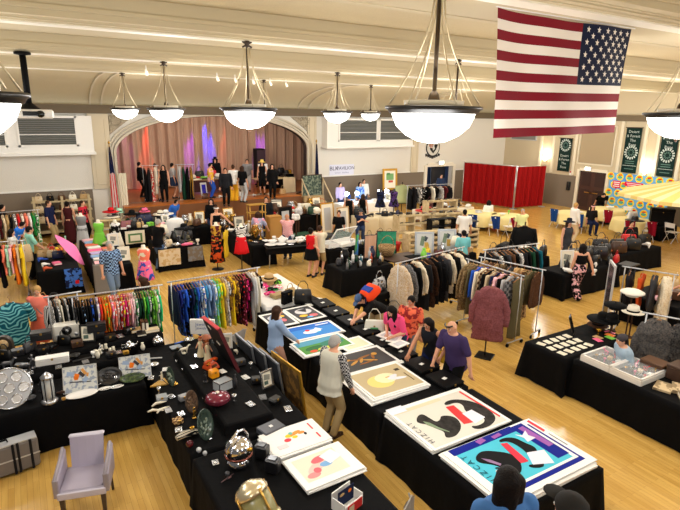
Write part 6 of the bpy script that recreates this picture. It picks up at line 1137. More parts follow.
# --- step and repeat backdrop
bd = thing('photo_backdrop', 'blue and yellow repeated badge backdrop with red speech signs by the wall', 'backdrop', (26.35, 15.05, 0)); b = MB(); mt = Matrix(((0, 0, -1, 0), (-1, 0, 0, 0), (0, 1, 0, 0), (0, 0, 0, 1))); mt.translation = (-.012, 0, 1.2)
b.box((0, 0, 1.2), (.02, 3.1, 2.4), mi=0)
def disc(x, y, r, z, mi, sy=1): b.prism([(x+r*math.cos(2*PI*i/22), y+r*sy*math.sin(2*PI*i/22)) for i in range(22)], z-.003, z, mi, mt)
for j in range(6):
    for i in range(7):
        x = -1.5+.5*i+(.25 if j % 2 else 0); y = 1.02-.42*j
        if abs(x) > 1.5: continue
        disc(x, y, .19, .004, 1); disc(x, y-.03, .13, .006, 3, .6); b.prism([(x-.1, y+.04), (x+.1, y+.06), (x+.09, y+.13), (x-.06, y+.12)], .003, .009, 2, mt)
def speech(x, y, w, h, tl, lines):
    b.prism(rect(x, y, w, h), .006, .014, 4, mt); b.prism([(x-w*.12, y-h/2+.01), (x-w*.02, y-h/2-tl), (x+w*.08, y-h/2+.01)], .006, .014, 4, mt)
    for k in range(lines): b.prism(rect(x, y+h*.5-(k+.8)*h/(lines+.6), w*(.8-.1*(k % 2)), h*.13), .012, .017, 5, mt)
speech(-1.12, .62, .42, .36, .1, 3); speech(-.22, .70, .95, .22, .16, 2); speech(.85, .55, .75, .52, .0, 4)
b.build('printed_panel', [M((40, 130, 214), .6, 0, 'fine', (150, 206, 226), .9), M((248, 214, 30)), M((214, 40, 40)), M((90, 170, 150)), M((216, 20, 70)), M('white')], bd)
for s in (-1, 1): MB().tube([(.03, s*1.5, 0), (.03, s*1.5, 2.4)], .02).box((.0, s*1.5, .02), (.5, .06, .03)).build('support_leg', M('lgrey', .3, .6), bd)
pp = V(*[GX(708, 168, 22.5)[i] for i in range(3)]); pt = thing('market_umbrella', 'large yellow striped market umbrella before the badge backdrop', 'umbrella', (pp.x, pp.y, 0)); n = 8
b = MB()
for i in range(n):
    for q in range(6):
        a0 = 2*PI*(i+q/6)/n; a1 = 2*PI*(i+(q+1)/6)/n; rr_ = lambda a: 3.0*math.cos(PI/n)/math.cos((a % (2*PI/n))-PI/n); b.add([(0, 0, 2.95), (rr_(a0)*math.cos(a0), rr_(a0)*math.sin(a0), 2.25), (rr_(a1)*math.cos(a1), rr_(a1)*math.sin(a1), 2.25), (0, 0, 2.93)], [(0, 1, 2), (3, 2, 1)], False, q % 2); b.add([(rr_(a0)*math.cos(a0), rr_(a0)*math.sin(a0), 2.25), (rr_(a1)*math.cos(a1), rr_(a1)*math.sin(a1), 2.25), (rr_(a1)*math.cos(a1), rr_(a1)*math.sin(a1), 2.12), (rr_(a0)*math.cos(a0), rr_(a0)*math.sin(a0), 2.12)], [(0, 1, 2, 3)], False, q % 2)
b.build('canopy', [M((226, 200, 120), .8), M((236, 220, 168), .8)], pt); MB().tube([(0, 0, .05), (0, 0, 2.98)], .03).build('pole', M('dgrey'), pt); MB().lathe([(.35, 0), (.35, .06), (.05, .1)], n=16).build('base', M('dgrey'), pt)
sk = casebox('black equipment case standing under the yellow umbrella', (23.9, 12.4, .6), (.9, .4, .75), M('black', .6), -.9, 'equipment_case', 'case'); cloth('black cloth under the black equipment case', 23.3, 24.5, 12.0, 12.8, .6, fl_=.5)
for k, (x, y) in enumerate(((24.9, 15.6), (23.2, 13.3), (22.4, 15.6))): roundcloth(('pale yellow round tablecloth before the badge backdrop', 'pale yellow round tablecloth under the umbrella edge', 'pale yellow round tablecloth before the dark double door')[k], (x, y), .8, ylw, .75, .5); lathe_item('table_pedestal', [(.3, 0), (.28, .03), (.05, .06), (.05, .7), (.2, .73)], M('dgrey'), ('pedestal of the table before the badge backdrop', 'pedestal of the table under the umbrella edge', 'pedestal of the table before the double door')[k], 'table leg', (x, y, 0))
for k, (x, y, rz, c_) in enumerate(((21.7, 14.9, 2.2, 'blue'), (24.0, 14.9, 2.0, 'red'), (22.3, 12.8, 2.0, 'red'), (22.9, 12.35, 2.4, 'red'), (23.6, 11.7, 1.5, None), (21.9, 16.2, 1.7, 'blue'), (25.6, 15.0, -1.2, None))):
    chair_folding(f"white folding chair {('with a blue coat before the double door', 'with a crimson coat before the badge backdrop', 'with a crimson coat under the umbrella edge', 'draped in crimson at the aisle', 'standing empty by the equipment case', 'with a blue coat beside the seated visor woman', 'against the badge backdrop')[k]}", (x, y, 0), rz)
    if c_: tag(MB().grid(lambda u, v: V(-.2+.4*u*(1-.3*v), .30+.03*math.sin(u*9)+.05*v, .9-.6*v), 10, 6).build('coat', M((18, 60, 120) if c_ == 'blue' else (140, 14, 40), .8), None, (x, y, 0), rz), f"{'blue' if c_ == 'blue' else 'crimson'} coat over the {('chair before the double door', 'chair before the badge backdrop', 'chair under the umbrella edge', 'aisle chair', '', 'chair beside the visor woman', '')[k]}", 'coat')
for k, (x, y, c_) in enumerate(((24.8, 15.4, 'white'), (23.1, 13.1, 'black'), (23.4, 13.4, 'white'), (22.5, 15.5, 'white'))): item(('bowl', 'hat', 'bag', 'plate')[k], c_, ('white bowl on the backdrop table', 'dark hat on the umbrella edge table', 'white paper bag on the umbrella edge table', 'white plate on the table before the double door')[k], V(x, y, .76), None, 1.4)
# --- dark leather goods stall
cloth('black cloth on the leather stall table beside the walking woman', 12.95, 15.55, 9.1, 9.95, fl_=.8)
cloth('black cloth on the longer leather stall table toward the umbrella', 15.75, 19.1, 9.75, 10.7, fl_=.7)
cloth('black cloth on the stall table behind the black jacket rail', 11.7, 14.4, 10.75, 11.6, fl_=.7)
row((13.1, 9.4), (15.4, 9.4), .77, K('scarf:white bag:black frame:white box:tan jewel:gold bag:charcoal shoe:white bag:black shoe:lgrey bag:black'), 'the near end of the leather stall front', 'goods at the leather stall front', .3, 1.25)
row((13.9, 9.8), (15.5, 9.8), .77, K('bag:tan bag:black bag:charcoal bag:black bag:dgrey bag:black bag:charcoal'), 'the hat woman end of the leather stall back', 'bags at the leather stall back', .2, 1.9)
row((15.9, 10.2), (18.9, 10.2), .77, K('bag:black scarf:orange bag:charcoal bag:dwood bag:black hat:black bag:black bag:charcoal bag:red shoe:white bag:black'), 'the hat woman end of the longer leather table', 'bags on the longer leather table', .5, 1.7)
row((11.8, 11.1), (14.3, 11.1), .77, K('bag:charcoal hat:tan bag:black box:yellow scarf:white bag:black bag:dgrey hat:brown box:white bag:black'), 'the teal shirt end of the table behind the jackets', 'bags behind the jacket rail', .5, 1.5)
bag('bright red handbag on the small table behind the walking woman', (15.62, 9.25, .76), M('red', .4), .34, .24, .14, .3); table('small folding table under the bright red handbag', (15.9, 9.0), .6, .45, .74, .1, 'black', 'dgrey')
garment('coat', M('black'), 'black jacket hanging on a stand behind the hat woman', None, (14.6, 12.0, 1.62), .7, 1.25); t = thing('coat_stand', 'slim stand holding the black jacket behind the hat woman', 'stand', (14.6, 12.0, 0)); MB().tube([(0, 0, 0), (0, 0, 1.63)], .02).lathe([(.22, 0), (.2, .03), (.03, .05)], n=14).build('pole', M('black'), t)
for k, (x, y) in enumerate(((14.4, 12.7), (15.3, 12.4))): bag(('big black bag stack on the floor near the white dressed person', 'black suitcase bag near the hat woman')[k], (x, y, 0), M('black', .6), 1.0, .75, .5, .4)
# --- glass cases stall in front
cloth('black cloth on the jewellery table end with white necklaces', 8.28, 10.3, 5.58, 6.5, fl_=.8)
cloth('black cloth under the twin glass cases and old papers', 8.42, 9.5, 2.9, 5.50, fl_=.6)
tilt = .45
for k, (y, lab) in enumerate(((5.12, 'white framed glass case of trinkets nearer the white necklaces'), (4.55, 'white framed glass case of trinkets nearer the old papers'))):
    vitrine(lab, (8.86, y, .77), .56, .76, -PI/2, .0, .09, lining='charcoal')
    for i in range(12): item(('jewel', 'cup', 'box', 'figurine')[i % 4], ('tan', 'red', 'white', 'gold', 'silver', 'pink')[i % 6], f"{('tan', 'red', 'white', 'gold', 'silver', 'pink')[i % 6]} {('necklace on a pad', 'tiny cup', 'trinket box', 'tiny figurine')[i % 4]}, {ORD[i]} inside {('the glass case by the necklaces', 'the glass case by the papers')[k]}", V(8.62+.16*(i % 4), y-.17+.17*(i//4), .788), 'trinkets in the glass cases', .42)
for k in range(15): item('jewel', 'ivory', f'white necklace, {ORD[k % 5]} in {("the front", "the second", "the back")[k//5]} row of the jewellery table end', V(8.42+.2*(k % 5), 5.75+.24*(k//5), .77), 'white necklaces on the jewellery table', .75)
t = thing('table_mirror', 'small black tilted mirror standing behind the white necklaces', 'mirror', (9.45, 6.25, .77), .5); t.rotation_euler.x = -.3; MB().box((0, 0, .2), (.22, .02, .4), b=.006).build('frame', M('black', .3), t); MB().box((0, -.012, .2), (.18, .004, .35)).build('glass', M((60, 64, 70), .05, 1), t)
row((9.55, 5.9), (10.2, 5.8), .77, K('jewel:pink jewel:tan cup:gold jewel:lgreen jewel:orange jewel:pink'), 'the mirror end of the bright beads', 'bright beads by the mirror', .2, .8)
for k in range(6): book(f'old yellowed paper pile, {ORD[k]} from the glass case', (8.78+.16*(k % 2), 4.05-.19*k, .77), (.34, .26, .035+.02*(k % 3)), M((206, 184, 146), .8, 0, 'blotch', (150, 130, 100), 8), .3+.2*(k % 3), 'old papers by the glass case', 'paper_pile', 'papers')
casebox('dark wooden chest behind the old papers', (9.35, 3.9, .77), (.35, .7, .26), M('dwood', .5), 0, 'wooden_chest', 'chest'); casebox('small dark chest on the table nearest the grey furs', (9.3, 4.5, .77), (.3, .4, .18), M('brown', .5), 0, 'wooden_chest', 'chest'); card('white price card before the wooden chest', (9.1, 3.75, .77), .09, .14, WH, -1.2); card('small yellow card on the dark wooden chest', (9.35, 4.0, 1.03), .1, .07, M('gold'), -1.2)
for k, (x, y, z, mt_, kd, lab) in enumerate(((632, 296, 1.42, M((232, 226, 212), .9), 'beret', 'white beret topmost on a hat pole'), (615, 309, 1.28, M('black', .9), 'beret', 'black beret on a hat pole beside the white beret'), (603, 319, 1.08, M('black', .9), 'wide', 'broad black hat low on the jewellery table'), (612, 320, 1.06, M('black', .9), 'cloche', 'black cloche beside the broad black hat'), (633, 312, 1.22, M((226, 218, 200), .8), 'fedora', 'cream hat with a black band below the white beret'), (598, 325, .90, M('brown', .9), 'fedora', 'brown hat under the broad black hat'))):
    d_ = ray(x, y); tt = 10.3/d_.x*(1.0 if k not in (2, 3, 5) else .985); p = V(d_.x*tt, d_.y*tt, H+d_.z*tt); hat(lab, p, mt_, kd, 1.5 if kd == 'beret' else 1.3, 'black'); lathe_item('hat_pole', [(.09, 0), (.08, .015), (.015, .03), (.015, max(.05, p.z-.79)), (.05, max(.06, p.z-.77))], M('dwood'), 'slim stand under the '+lab.split(' on ')[0].split(' with ')[0].split(' low ')[0].split(' beside ')[0].split(' topmost ')[0].split(' under ')[0], 'stand', (p.x, p.y, .77 if p.y > 5.5 else 0) if p.y > 5.5 else (p.x, p.y, .77))
cloth('black cloth on the stall table at the picture edge behind the white fur', 13.0, 14.4, 6.0, 7.4, fl_=.6)
row((13.1, 6.7), (14.2, 6.5), .77, K('scarf:lpink bag:brown scarf:beige box:brown scarf:maroon bag:tan'), 'the white fur end of the edge stall', 'goods on the edge stall', .4, 1.5)
# --- stage goods
def st_(o): o.location.z += SZ; return o
st_(table('folding table with a colourful heap on the stage', (8.0, 26.6), 1.9, .7, .74, 0, 'tan', 'dgrey')); n0 = len(col.objects)
row((7.2, 26.6), (8.9, 26.6), .77, K('hat:ivory scarf:red bag:black scarf:lgreen scarf:white bag:red hat:white scarf:orange'), 'the gown end of the stage heap table', 'heap on the stage table', .3, 1.6)
cloth('purple brown cloth hanging from the stage heap table', 7.1, 8.9, 26.28, 26.92, .765, M((86, 56, 60), .8), 0, .65, fl_=.5)
tag(MB().box((0, 0, .55), (.6, .4, 1.1), mi=0).box((0, -.205, .8), (.5, .01, .3), mi=1).box((0, -.205, .35), (.5, .01, .3), mi=1).build('white_chest', [M('white', .5), M('beige', .6, 0, 'blotch', 'brown', 8)], None, (9.05, 25.3, 0)).__class__ and col.objects[-1], 'white painted chest with flower panels on the stage', 'chest')
table('long wooden table near the stage edge', (11.15, 25.6), 1.9, .7, .74, 0, (216, 190, 140), 'wood'); row((10.4, 25.65), (12.0, 25.6), .77, K('bag:black box:dgrey bag:charcoal shoe:black'), 'the gold trousers end of the long stage table', 'goods on the long stage table', .2, 1.3)
tag(MB().grid(lambda u, v: V(-.35+.7*u, -.04*v-.02*math.sin(u*9), -.8*v), 10, 6).build('beige_cloth', M('beige'), None, (12.0, 25.2, .78)), 'beige cloth hanging off the long stage table', 'cloth')
t = thing('white_stand', 'white easel board on the long stage table', 'board', (10.75, 25.6, .77), .1); t.rotation_euler.x = -.15; MB().box((0, 0, .35), (.55, .03, .7), b=.01).build('board', M('white', .6), t); MB().tube([(0, .03, .6), (0, .25, .0)], .015).build('prop', M('white'), t)
cloth('black cloth on the stage table before the tall speaker', 11.2, 13.0, 26.7, 27.6, fl_=.6); row((11.4, 27.0), (12.9, 27.0), .77, K('bag:brown figurine:tan bag:olive hat:black jewel:gold bag:charcoal hat:black box:gold'), 'the seated woman end of the stage bag table', 'bags on the stage table', .3, 1.4)
row((7.0, 25.0), (12.6, 24.5), .0, K('bag:brown shoe:white bag:khaki shoe:lgrey shoe:ivory bag:tan shoe:black'), 'the gown end of the stage floor', 'goods on the stage floor', .3, 1.2)
t = thing('sign_board', 'small white framed board with a blue centre on the stage floor', 'sign', (7.55, 25.4, 0), .1); t.rotation_euler.x = -.2; MB().box((0, 0, .35), (.32, .03, .7), b=.01).build('board', M('white'), t); MB().box((0, -.02, .38), (.2, .01, .45)).build('blue_face', M((50, 50, 190)), t)
st_p = picture('dark floral panel leaning at the head of the stage steps', (12.75, 24.0, -.35), 1.15, 1.35, .0, .06, M('dwood'), ([M((60, 74, 66), .6, 0, 'blotch', (120, 130, 110), 8), M((90, 100, 80))], [(0, 0, .1, .1, 0)]), border=.04)
for o in list(col.objects)[n0:]:
    if o.parent is None: o.location.z += SZ
for o in list(bpy.data.objects):
    if o.name.startswith('cloth') and o.type == 'EMPTY': pass

# --- small goods crowding the near stall
row((-.75, 8.95), (1.15, 8.9), .765, K('jewel:silver cup:silver jewel:gold bowl:dgrey figurine:charcoal jewel:silver shoe:dwood jewel:grey cup:charcoal jewel:silver box:black jewel:white cup:silver jewel:silver'), 'the platter end of the front tier', 'small goods on the front tier', .5, .55)
row((-.75, 9.6), (1.2, 9.6), .865, K('figurine:charcoal bowl:silver box:black jewel:silver cup:silver figurine:dgrey jewel:silver shoe:black bowl:black jewel:grey cup:white figurine:silver box:charcoal jewel:silver'), 'the horse figurine end of the middle tier', 'small goods on the middle tier', .25, .65)
row((-.7, 10.15), (1.9, 10.15), .945, K('bag:black box:charcoal bag:dgrey box:black shoe:black bag:black box:dwood frame:black bag:charcoal box:black jewel:silver box:black book:black jewel:gold'), 'the clock end of the top tier', 'dark goods on the top tier', .2, .8)
row((1.62, 6.3), (1.6, 9.2), .765, K('jewel:silver cup:gold jewel:silver figurine:brass jewel:silver jewel:lgrey box:grey jewel:silver cup:silver jewel:gold figurine:ivory jewel:silver jewel:white bowl:silver jewel:silver'), 'the lantern end of the ledge', 'small goods on the ledge', .28, .6)
row((2.35, 6.6), (2.3, 9.0), .905, K('jewel:silver cup:silver jewel:gold bottle:dgrey jewel:silver figurine:charcoal jewel:white cup:gold jewel:silver bottle:black jewel:silver figurine:ivory'), 'the maroon dish end of the riser', 'small goods on the riser', .35, .65)
row((2.95, 6.4), (2.95, 9.4), .765, K('jewel:silver box:black jewel:grey frame:silver box:charcoal jewel:white cup:silver box:dgrey jewel:silver shoe:ivory frame:white box:black'), 'the flat cash box along the outer strip', 'small goods on the outer strip', .2, .7)
row((1.7, 4.9), (1.75, 6.0), .765, K('jewel:dgrey cup:dgrey jewel:silver'), 'the lantern end of the near table', 'small goods on the near table', .1, .5)
# ================================================================ clothes racks
P = lambda c, p, c2, s=14: (c, .8, 0, p, c2, s)
rk = [('shirt', P('dgrey', 'blotch', 'black')), ('jacket', 'black'), ('dress', 'black'), ('blouse', P('black', 'dots', 'lblue')), ('dress', 'black'), ('blouse', 'black'), ('shirt', P('black', 'blotch', 'blue')), ('dress', 'charcoal'), ('shirt', P('lilac', 'blotch', 'white')), ('shirt', P('rust', 'blotch', 'red')),
      ('dress', 'orange'), ('blouse', P('orange', 'blotch', 'lgreen')), ('dress', 'orange'), ('shirt', P('white', 'blotch', 'pink')), ('blouse', P('coral', 'dots', 'white')), ('shirt', P('white', 'stripe', 'rust')), ('dress', P('red', 'blotch', 'white')), ('shirt', P('yellow', 'blotch', 'magenta')), ('blouse', P('magenta', 'dots', 'white')), ('dress', P('beige', 'blotch', 'coral')), ('blouse', 'lpink'), ('dress', P('lpink', 'stripe', 'white')),
      ('shirt', P('white', 'blotch', 'green')), ('shirt', 'dgreen'), ('blouse', P('dgreen', 'blotch', 'black')), ('dress', 'lgreen'), ('shirt', 'green'), ('dress', P('dgreen', 'stripe', 'white')), ('blouse', P('lgreen', 'blotch', 'dgreen')), ('dress', 'lgreen'), ('shirt', P('white', 'dots', 'green')), ('blouse', (40, 190, 120), 1, 'jade green')]
rack('long chrome rail of clothes running from black through orange to green', (.55, 10.78), (2.14, 10.74), 1.66, 0, rk, 'the black end of the rainbow rail', 'clothes on the rainbow rail')
rk = [('jacket', 'navy'), ('shirt', (26, 36, 110), 1, 'royal blue'), ('dress', P('navy', 'blotch', 'blue')), ('shirt', 'blue'), ('dress', P('black', 'dots', 'blue')), ('shirt', 'navy'), ('blouse', P('teal', 'blotch', 'black')), ('dress', 'blue'), ('shirt', P('navy', 'stripe', 'lblue')), ('blouse', P('white', 'blotch', 'blue')), ('dress', (60, 140, 190), 1, 'sky blue'), ('shirt', 'lblue'), ('blouse', 'denim'), ('shirt', P('lblue', 'blotch', 'white')), ('dress', P('aqua', 'blotch', 'lgreen')),
      ('shirt', P('lgreen', 'blotch', 'yellow')), ('dress', 'yellow'), ('shirt', P('beige', 'stripe', 'khaki')), ('dress', P('white', 'blotch', 'grey')), ('shirt', P('gold', 'blotch', 'brown')), ('dress', 'yellow'), ('blouse', P('brown', 'blotch', 'gold')), ('dress', P('maroon', 'blotch', 'black')), ('shirt', P('black', 'dots', 'red')), ('dress', P('maroon', 'dots', 'pink')), ('blouse', P('magenta', 'blotch', 'black')), ('dress', P('black', 'blotch', 'maroon')), ('coat', 'lgrey'), ('jacket', 'white'), ('coat', 'ivory'), ('dress', P('black', 'dots', 'white'))]
rack('long chrome rail of clothes running from navy through yellow to white', (2.42, 10.85), (4.40, 11.0), 1.66, 0, rk, 'the navy end of the long rail', 'clothes on the blue to white rail')
rk = [('jacket', P('black', 'stripe', 'white')), ('jacket', 'charcoal'), ('shirt', P('white', 'stripe', 'black')), ('jacket', 'ivory'), ('coat', 'black'), ('jacket', P('grey', 'stripe', 'white')), ('jacket', 'black'), ('coat', 'charcoal'), ('coat', 'black'), ('jacket', P('lgrey', 'check', 'dgrey'))]
rack('short chrome rail of black and white clothes behind the white radio', (.16, 11.0), (.66, 11.05), 1.66, 0, rk, 'the coral end of the monochrome rail', 'clothes on the monochrome rail')
# teal blouse nearest, on the rail at the picture edge
garment('shirt', M('teal', .8, 0, 'swirl', 'aqua', 5), 'teal swirl patterned shirt hanging face on at the picture edge', None, G(9, 297, 1.52), -PI/2+.15, 1.2)
rk = [('jacket', 'navy'), ('blouse', P('dgreen', 'blotch', 'black')), ('shirt', P('white', 'blotch', 'black')), ('jacket', 'charcoal'), ('blouse', P('black', 'dots', 'white')), ('shirt', 'blue')]
rack('chrome rail of dark clothes beside the teal swirl shirt', (-.95, 11.6), (-1.35, 12.4), 1.6, 0, rk, 'the near end of the teal rail', 'clothes on the teal rail')
c0 = [('shirt', 'lilac'), ('blouse', 'plum'), ('dress', 'black'), ('shirt', 'coral'), ('blouse', 'mint'), ('shirt', 'lpink'), ('dress', 'orange'), ('blouse', 'beige'), ('dress', 'yellow')]
rack('rail of pastel clothes beside the teal shirt shopper', (-.95, 16.75), (-.2, 16.7), 1.6, 0, c0, 'the frame edge end of the pastel rail', 'clothes on the pastel rail')
c0 = [('shirt', 'maroon'), ('blouse', 'beige'), ('dress', 'tan'), ('shirt', 'black'), ('blouse', P('white', 'blotch', 'black')), ('shirt', 'red'), ('dress', 'ivory'), ('shirt', 'coral'), ('blouse', 'white'), ('shirt', 'green'), ('dress', P('green', 'blotch', 'white'))]
rack('far rail of clothes ending in green, near the wooden shelf', (-.9, 21.7), (.35, 21.8), 1.6, 0, c0, 'the frame edge end of the far rail', 'clothes on the far rail')
fu = lambda a, b: (a, .95, 0, 'fine', b, 30, 0, 40)
rk = [('fur', fu((226, 216, 200), 'tan'), .98, 'cream beige'), ('fur', fu('grey', 'dgrey')), ('coat', 'black'), ('furjacket', fu('ivory', 'beige')), ('coat', 'charcoal'), ('fur', fu('dwood', 'black')), ('coat', 'black'), ('fur', fu('charcoal', 'black')), ('coat', 'dgrey'), ('fur', fu('ivory', 'beige'), .9), ('coat', 'black'), ('furjacket', fu((232, 222, 200), 'beige'), 1.25, 'off white'), ('coat', 'black')]
rack('chrome rail of fur coats behind the browsing shoppers', (7.5, 9.75), (10.0, 10.2), 1.68, 0, rk, 'the shoppers end of the fur rail', 'furs on the long rail')
rk = [('fur', fu('brown', 'khaki')), ('furjacket', fu('khaki', 'brown')), ('coat', 'olive'), ('jacket', 'blue'), ('jacket', 'ivory'), ('coat', P('beige', 'check', 'brown')), ('jacket', 'black'), ('coat', 'beige'), ('jacket', 'navy'), ('shirt', 'lpink'), ('coat', 'black'), ('coat', 'lgrey'), ('jacket', P('grey', 'check', 'dgrey')), ('gown', 'olive')]
rack('chrome rail of brown and mixed coats ending in a long olive coat', (9.25, 9.2), (9.33, 7.62), 1.68, 0, rk, 'the fur end of the mixed rail', 'coats on the mixed rail')
rk = [('fur', fu('brown', 'tan')), ('coat', 'brown'), ('jacket', P('khaki', 'blotch', 'brown')), ('fur', fu('olive', 'brown')), ('coat', 'dgrey'), ('jacket', 'tan'), ('coat', P('brown', 'blotch', 'tan')), ('jacket', 'olive'), ('furjacket', fu('dwood', 'brown'))]
rack('chrome rail of brown coats behind the mixed coat rail', (9.75, 9.25), (10.2, 7.75), 1.66, 0, rk, 'the fur end of the brown rail', 'coats on the brown rail')
rk = [('jacket', 'black'), ('jacket', 'charcoal'), ('shirt', P('white', 'stripe', 'black')), ('jacket', 'black'), ('coat', 'dgrey'), ('jacket', 'brown'), ('coat', 'black'), ('shirt', P('grey', 'stripe', 'white')), ('coat', 'charcoal'), ('jacket', 'black'), ('coat', 'dgreen'), ('jacket', 'black'), ('coat', 'teal')]
rack('chrome rail of black jackets ending in a teal coat', (10.4, 9.75), (12.25, 9.6), 1.66, 0, rk, 'the brown end of the black jacket rail', 'jackets on the black rail')
# mauve fur coat on its stand
t = thing('coat_stand', 'black square based stand holding the mauve fur coat', 'stand', (8.28, 7.52, 0), .5); MB().box((0, 0, .015), (.36, .36, .03), b=.008).build('base', M('black', .4), t); MB().tube([(0, 0, .03), (0, 0, 1.66)], .016, 8).build('pole', M('black', .4), t)
garment('fur', M('mauve', .95, 0, 'fine', (112, 62, 66), 30, 0, 40), 'shaggy mauve fur coat on a black stand', None, (8.28, 7.5, 1.70), .72, 1.02)
# furs by the glass cases
rk = [('fur', fu((104, 98, 92), 'dgrey'), 1, 'mid grey'), ('fur', fu((84, 80, 76), 'charcoal'), 1, 'dark grey'), ('fur', fu((110, 106, 100), 'dgrey'), 1, 'ash grey')]
rack('short chrome rail of dark grey furs behind the glass cases', (10.0, 5.15), (10.55, 3.95), 1.5, 0, rk, 'the glass case end of the grey fur rail', 'furs by the glass cases', tilt=PI/2-.1)
rk = [('jacket', 'charcoal'), ('shirt', 'rust', 1.1), ('jacket', 'dgrey'), ('fur', fu('ivory', 'beige'))]
rack('short rail with a rust shirt and a white fur near the wood floor', (12.35, 7.05), (12.75, 6.1), 1.62, 0, rk, 'the grey board end of the short rail', 'clothes on the short rail')
t = thing('standing_mirror', 'tall grey framed dark board standing beside the rust shirt', 'mirror', (12.15, 7.25, 0), .75); f = MB(); [f.box((s*.3, 0, .85), (.06, .04, 1.7)) for s in (-1, 1)]; [f.box((0, 0, z), (.6, .04, .06)) for z in (.05, 1.67)]; f.build('frame', M('lgrey', .4), t); MB().box((0, .005, .86), (.54, .015, 1.56)).build('panel', M((40, 44, 50), .25), t)
rk = [('dress', 'black'), ('coat', 'charcoal'), ('blouse', P('white', 'blotch', 'black')), ('dress', P('black', 'dots', 'white')), ('coat', 'black'), ('jacket', 'ivory'), ('dress', 'black'), ('coat', P('dgrey', 'stripe', 'white')), ('dress', 'maroon'), ('jacket', 'charcoal')]
rack('far chrome rail of black and white clothes before the open doorway', (17.0, 21.6), (19.6, 21.2), 1.6, 0, rk, 'the gold picture end', 'clothes before the doorway')
# clothes on stage
rk = [('gown', 'black', 1.1), ('gown', 'charcoal', 1.1), ('gown', P('red', 'blotch', 'ivory', 20), 1.12), ('coat', 'ivory')]
def stage_rack(lab, p0, p1, items, where, group):
    t = rack(lab, p0, p1, 1.62, 0, items, where, group)
n0 = len(col.objects)
stage_rack('rail of gowns on the stage with a red patterned gown', (4.75, 25.3), (5.35, 25.2), rk, 'the arch jamb end of the stage gown rail', 'gowns on the stage rail')
stage_rack('rail of dark gowns at mid stage', (6.3, 25.3), (6.95, 25.1), [('coat', 'lgrey'), ('gown', 'dgreen', 1.1), ('gown', 'black', 1.14), ('gown', P('black', 'stripe', 'gold', 3), 1.14)], 'the shopper end of the second stage rail', 'gowns on the second stage rail')
for o in list(col.objects)[n0:]:
    if o.parent is None: o.location.z += SZ
# ================================================================ people
n00 = set(col.objects)
MM = lambda c, *a: M(c, .8, *a)
def P_(lab, head, face, h=1.7, z0=0, zc=None, lean=0., at=None, back=0, lh=None, rh=None, **kw):
    """head: pixel of the head centre; the feet stand below it, shifted back by the lean"""
    a = math.radians(face)
    if at is None:
        z = zc if zc is not None else z0+h*.925; q = G(head[0], head[1], z); sh = .62*h/1.72*math.sin(lean)
        at = (q.x-math.sin(a)*sh, q.y-math.cos(a)*sh)
    hs = []
    for t in (lh, rh): hs.append(None if t is None else loc_of(at, face, (t[0], t[1], t[2]-z0)))
    return person(lab, at, face, h, hands=tuple(hs), lean=lean, z0=z0, **kw), at
plaid = M('lgrey', .8, 0, 'check', 'charcoal', 34)
# --- around the poster table
P_('old man in a pale utility vest and plaid sleeves touching the moon print', None, 78, 1.78, at=(3.84, 6.62), lean=.12, rh=G(352, 389, .86), lh=(3.98, 7.02, .80), shirt=plaid, sleeve=2, bmat=MM('khaki'), hair='short', hmat='hairg', vest=M((206, 204, 190), .8), det=2, turn=(0, 22), shoes='dwood')
P_('woman in a loose pale blue shirt and pinkish trousers reaching to the sea print', None, 95, 1.68, at=(3.74, 8.52), lean=.05, fem=True, rh=G(300, 344, .84), lh=(3.86, 8.86, .86), shirt=M((150, 176, 214), .8), sleeve=2, bmat=M((178, 138, 122), .8), hair='bob', hmat='hairbr', det=2, turn=(0, 15), shoes='tan')
t, at = P_('man in a blue cap and black shirt bending far over the print boxes', None, -98, 1.76, at=(6.42, 8.98), lean=.98, lh=G(348, 327, .9), rh=G(353, 322, .9), shirt=MM('black'), sleeve=1, bottom='shorts', bmat=MM('khaki'), hair='short', hat=('cap', M((70, 92, 130), .8)), det=2, turn=(5, 25))
a = math.radians(-98); f2 = V(math.sin(a), math.cos(a), 0)
bp = V(6.42, 8.98, 0)+f2*.24+V(0, 0, 1.34); t = thing('backpack', 'orange and blue backpack on the back of the bending man in the cap', 'bag', bp, -a); b = MB().loft([[(x*.17*q, y*.21*q, z) for x, y in ((-1, -.8), (-.8, -1), (.8, -1), (1, -.8), (1, .8), (.8, 1), (-.8, 1), (-1, .8))] for z, q in ((-.02, .9), (.03, 1), (.12, .95), (.19, .7), (.21, .4))]); t.rotation_euler.x = -.55+0
b.build('pack', M((240, 74, 30), .7), t); MB().box((0, .02, .19), (.26, .16, .05), b=.015).build('pocket', M((40, 70, 160), .7), t); MB().tube([(-.1, .2, .15), (-.1, .27, .0), (-.1, .2, -.1)], .015).tube([(.1, .2, .15), (.1, .27, .0), (.1, .2, -.1)], .015).build('strap', M('navy'), t)
t = bag('white tote bag with green print hanging behind the bending man', G(374, 338, .62), M((226, 226, 214), .8), .42, .40, .14, -.6, None, None, 'tote_bag'); MB().box((0, -.072, .2), (.16, .01, .12)).build('print', M((90, 170, 110)), t)
P_('woman in a pink t-shirt with long black hair leafing through prints', None, -108, 1.66, at=(6.10, 7.80), lean=.48, fem=True, rh=G(387, 333, .94), lh=G(392, 337, .95), shirt=M((250, 84, 140), .7), sleeve=1, bmat=MM('ddenim'), hair='long', hmat='hairb', det=2, turn=(0, 28))
P_('man in an orange floral shirt standing behind the pink t-shirt woman', None, -125, 1.64, at=(6.42, 7.86), shirt=M((240, 120, 84), .8, 0, 'blotch', (150, 50, 50), 9), sleeve=1, bottom='shorts', bmat=MM('grey'), hair='short', hmat='hairb', det=2, turn=(10, 25), skin='skin2')
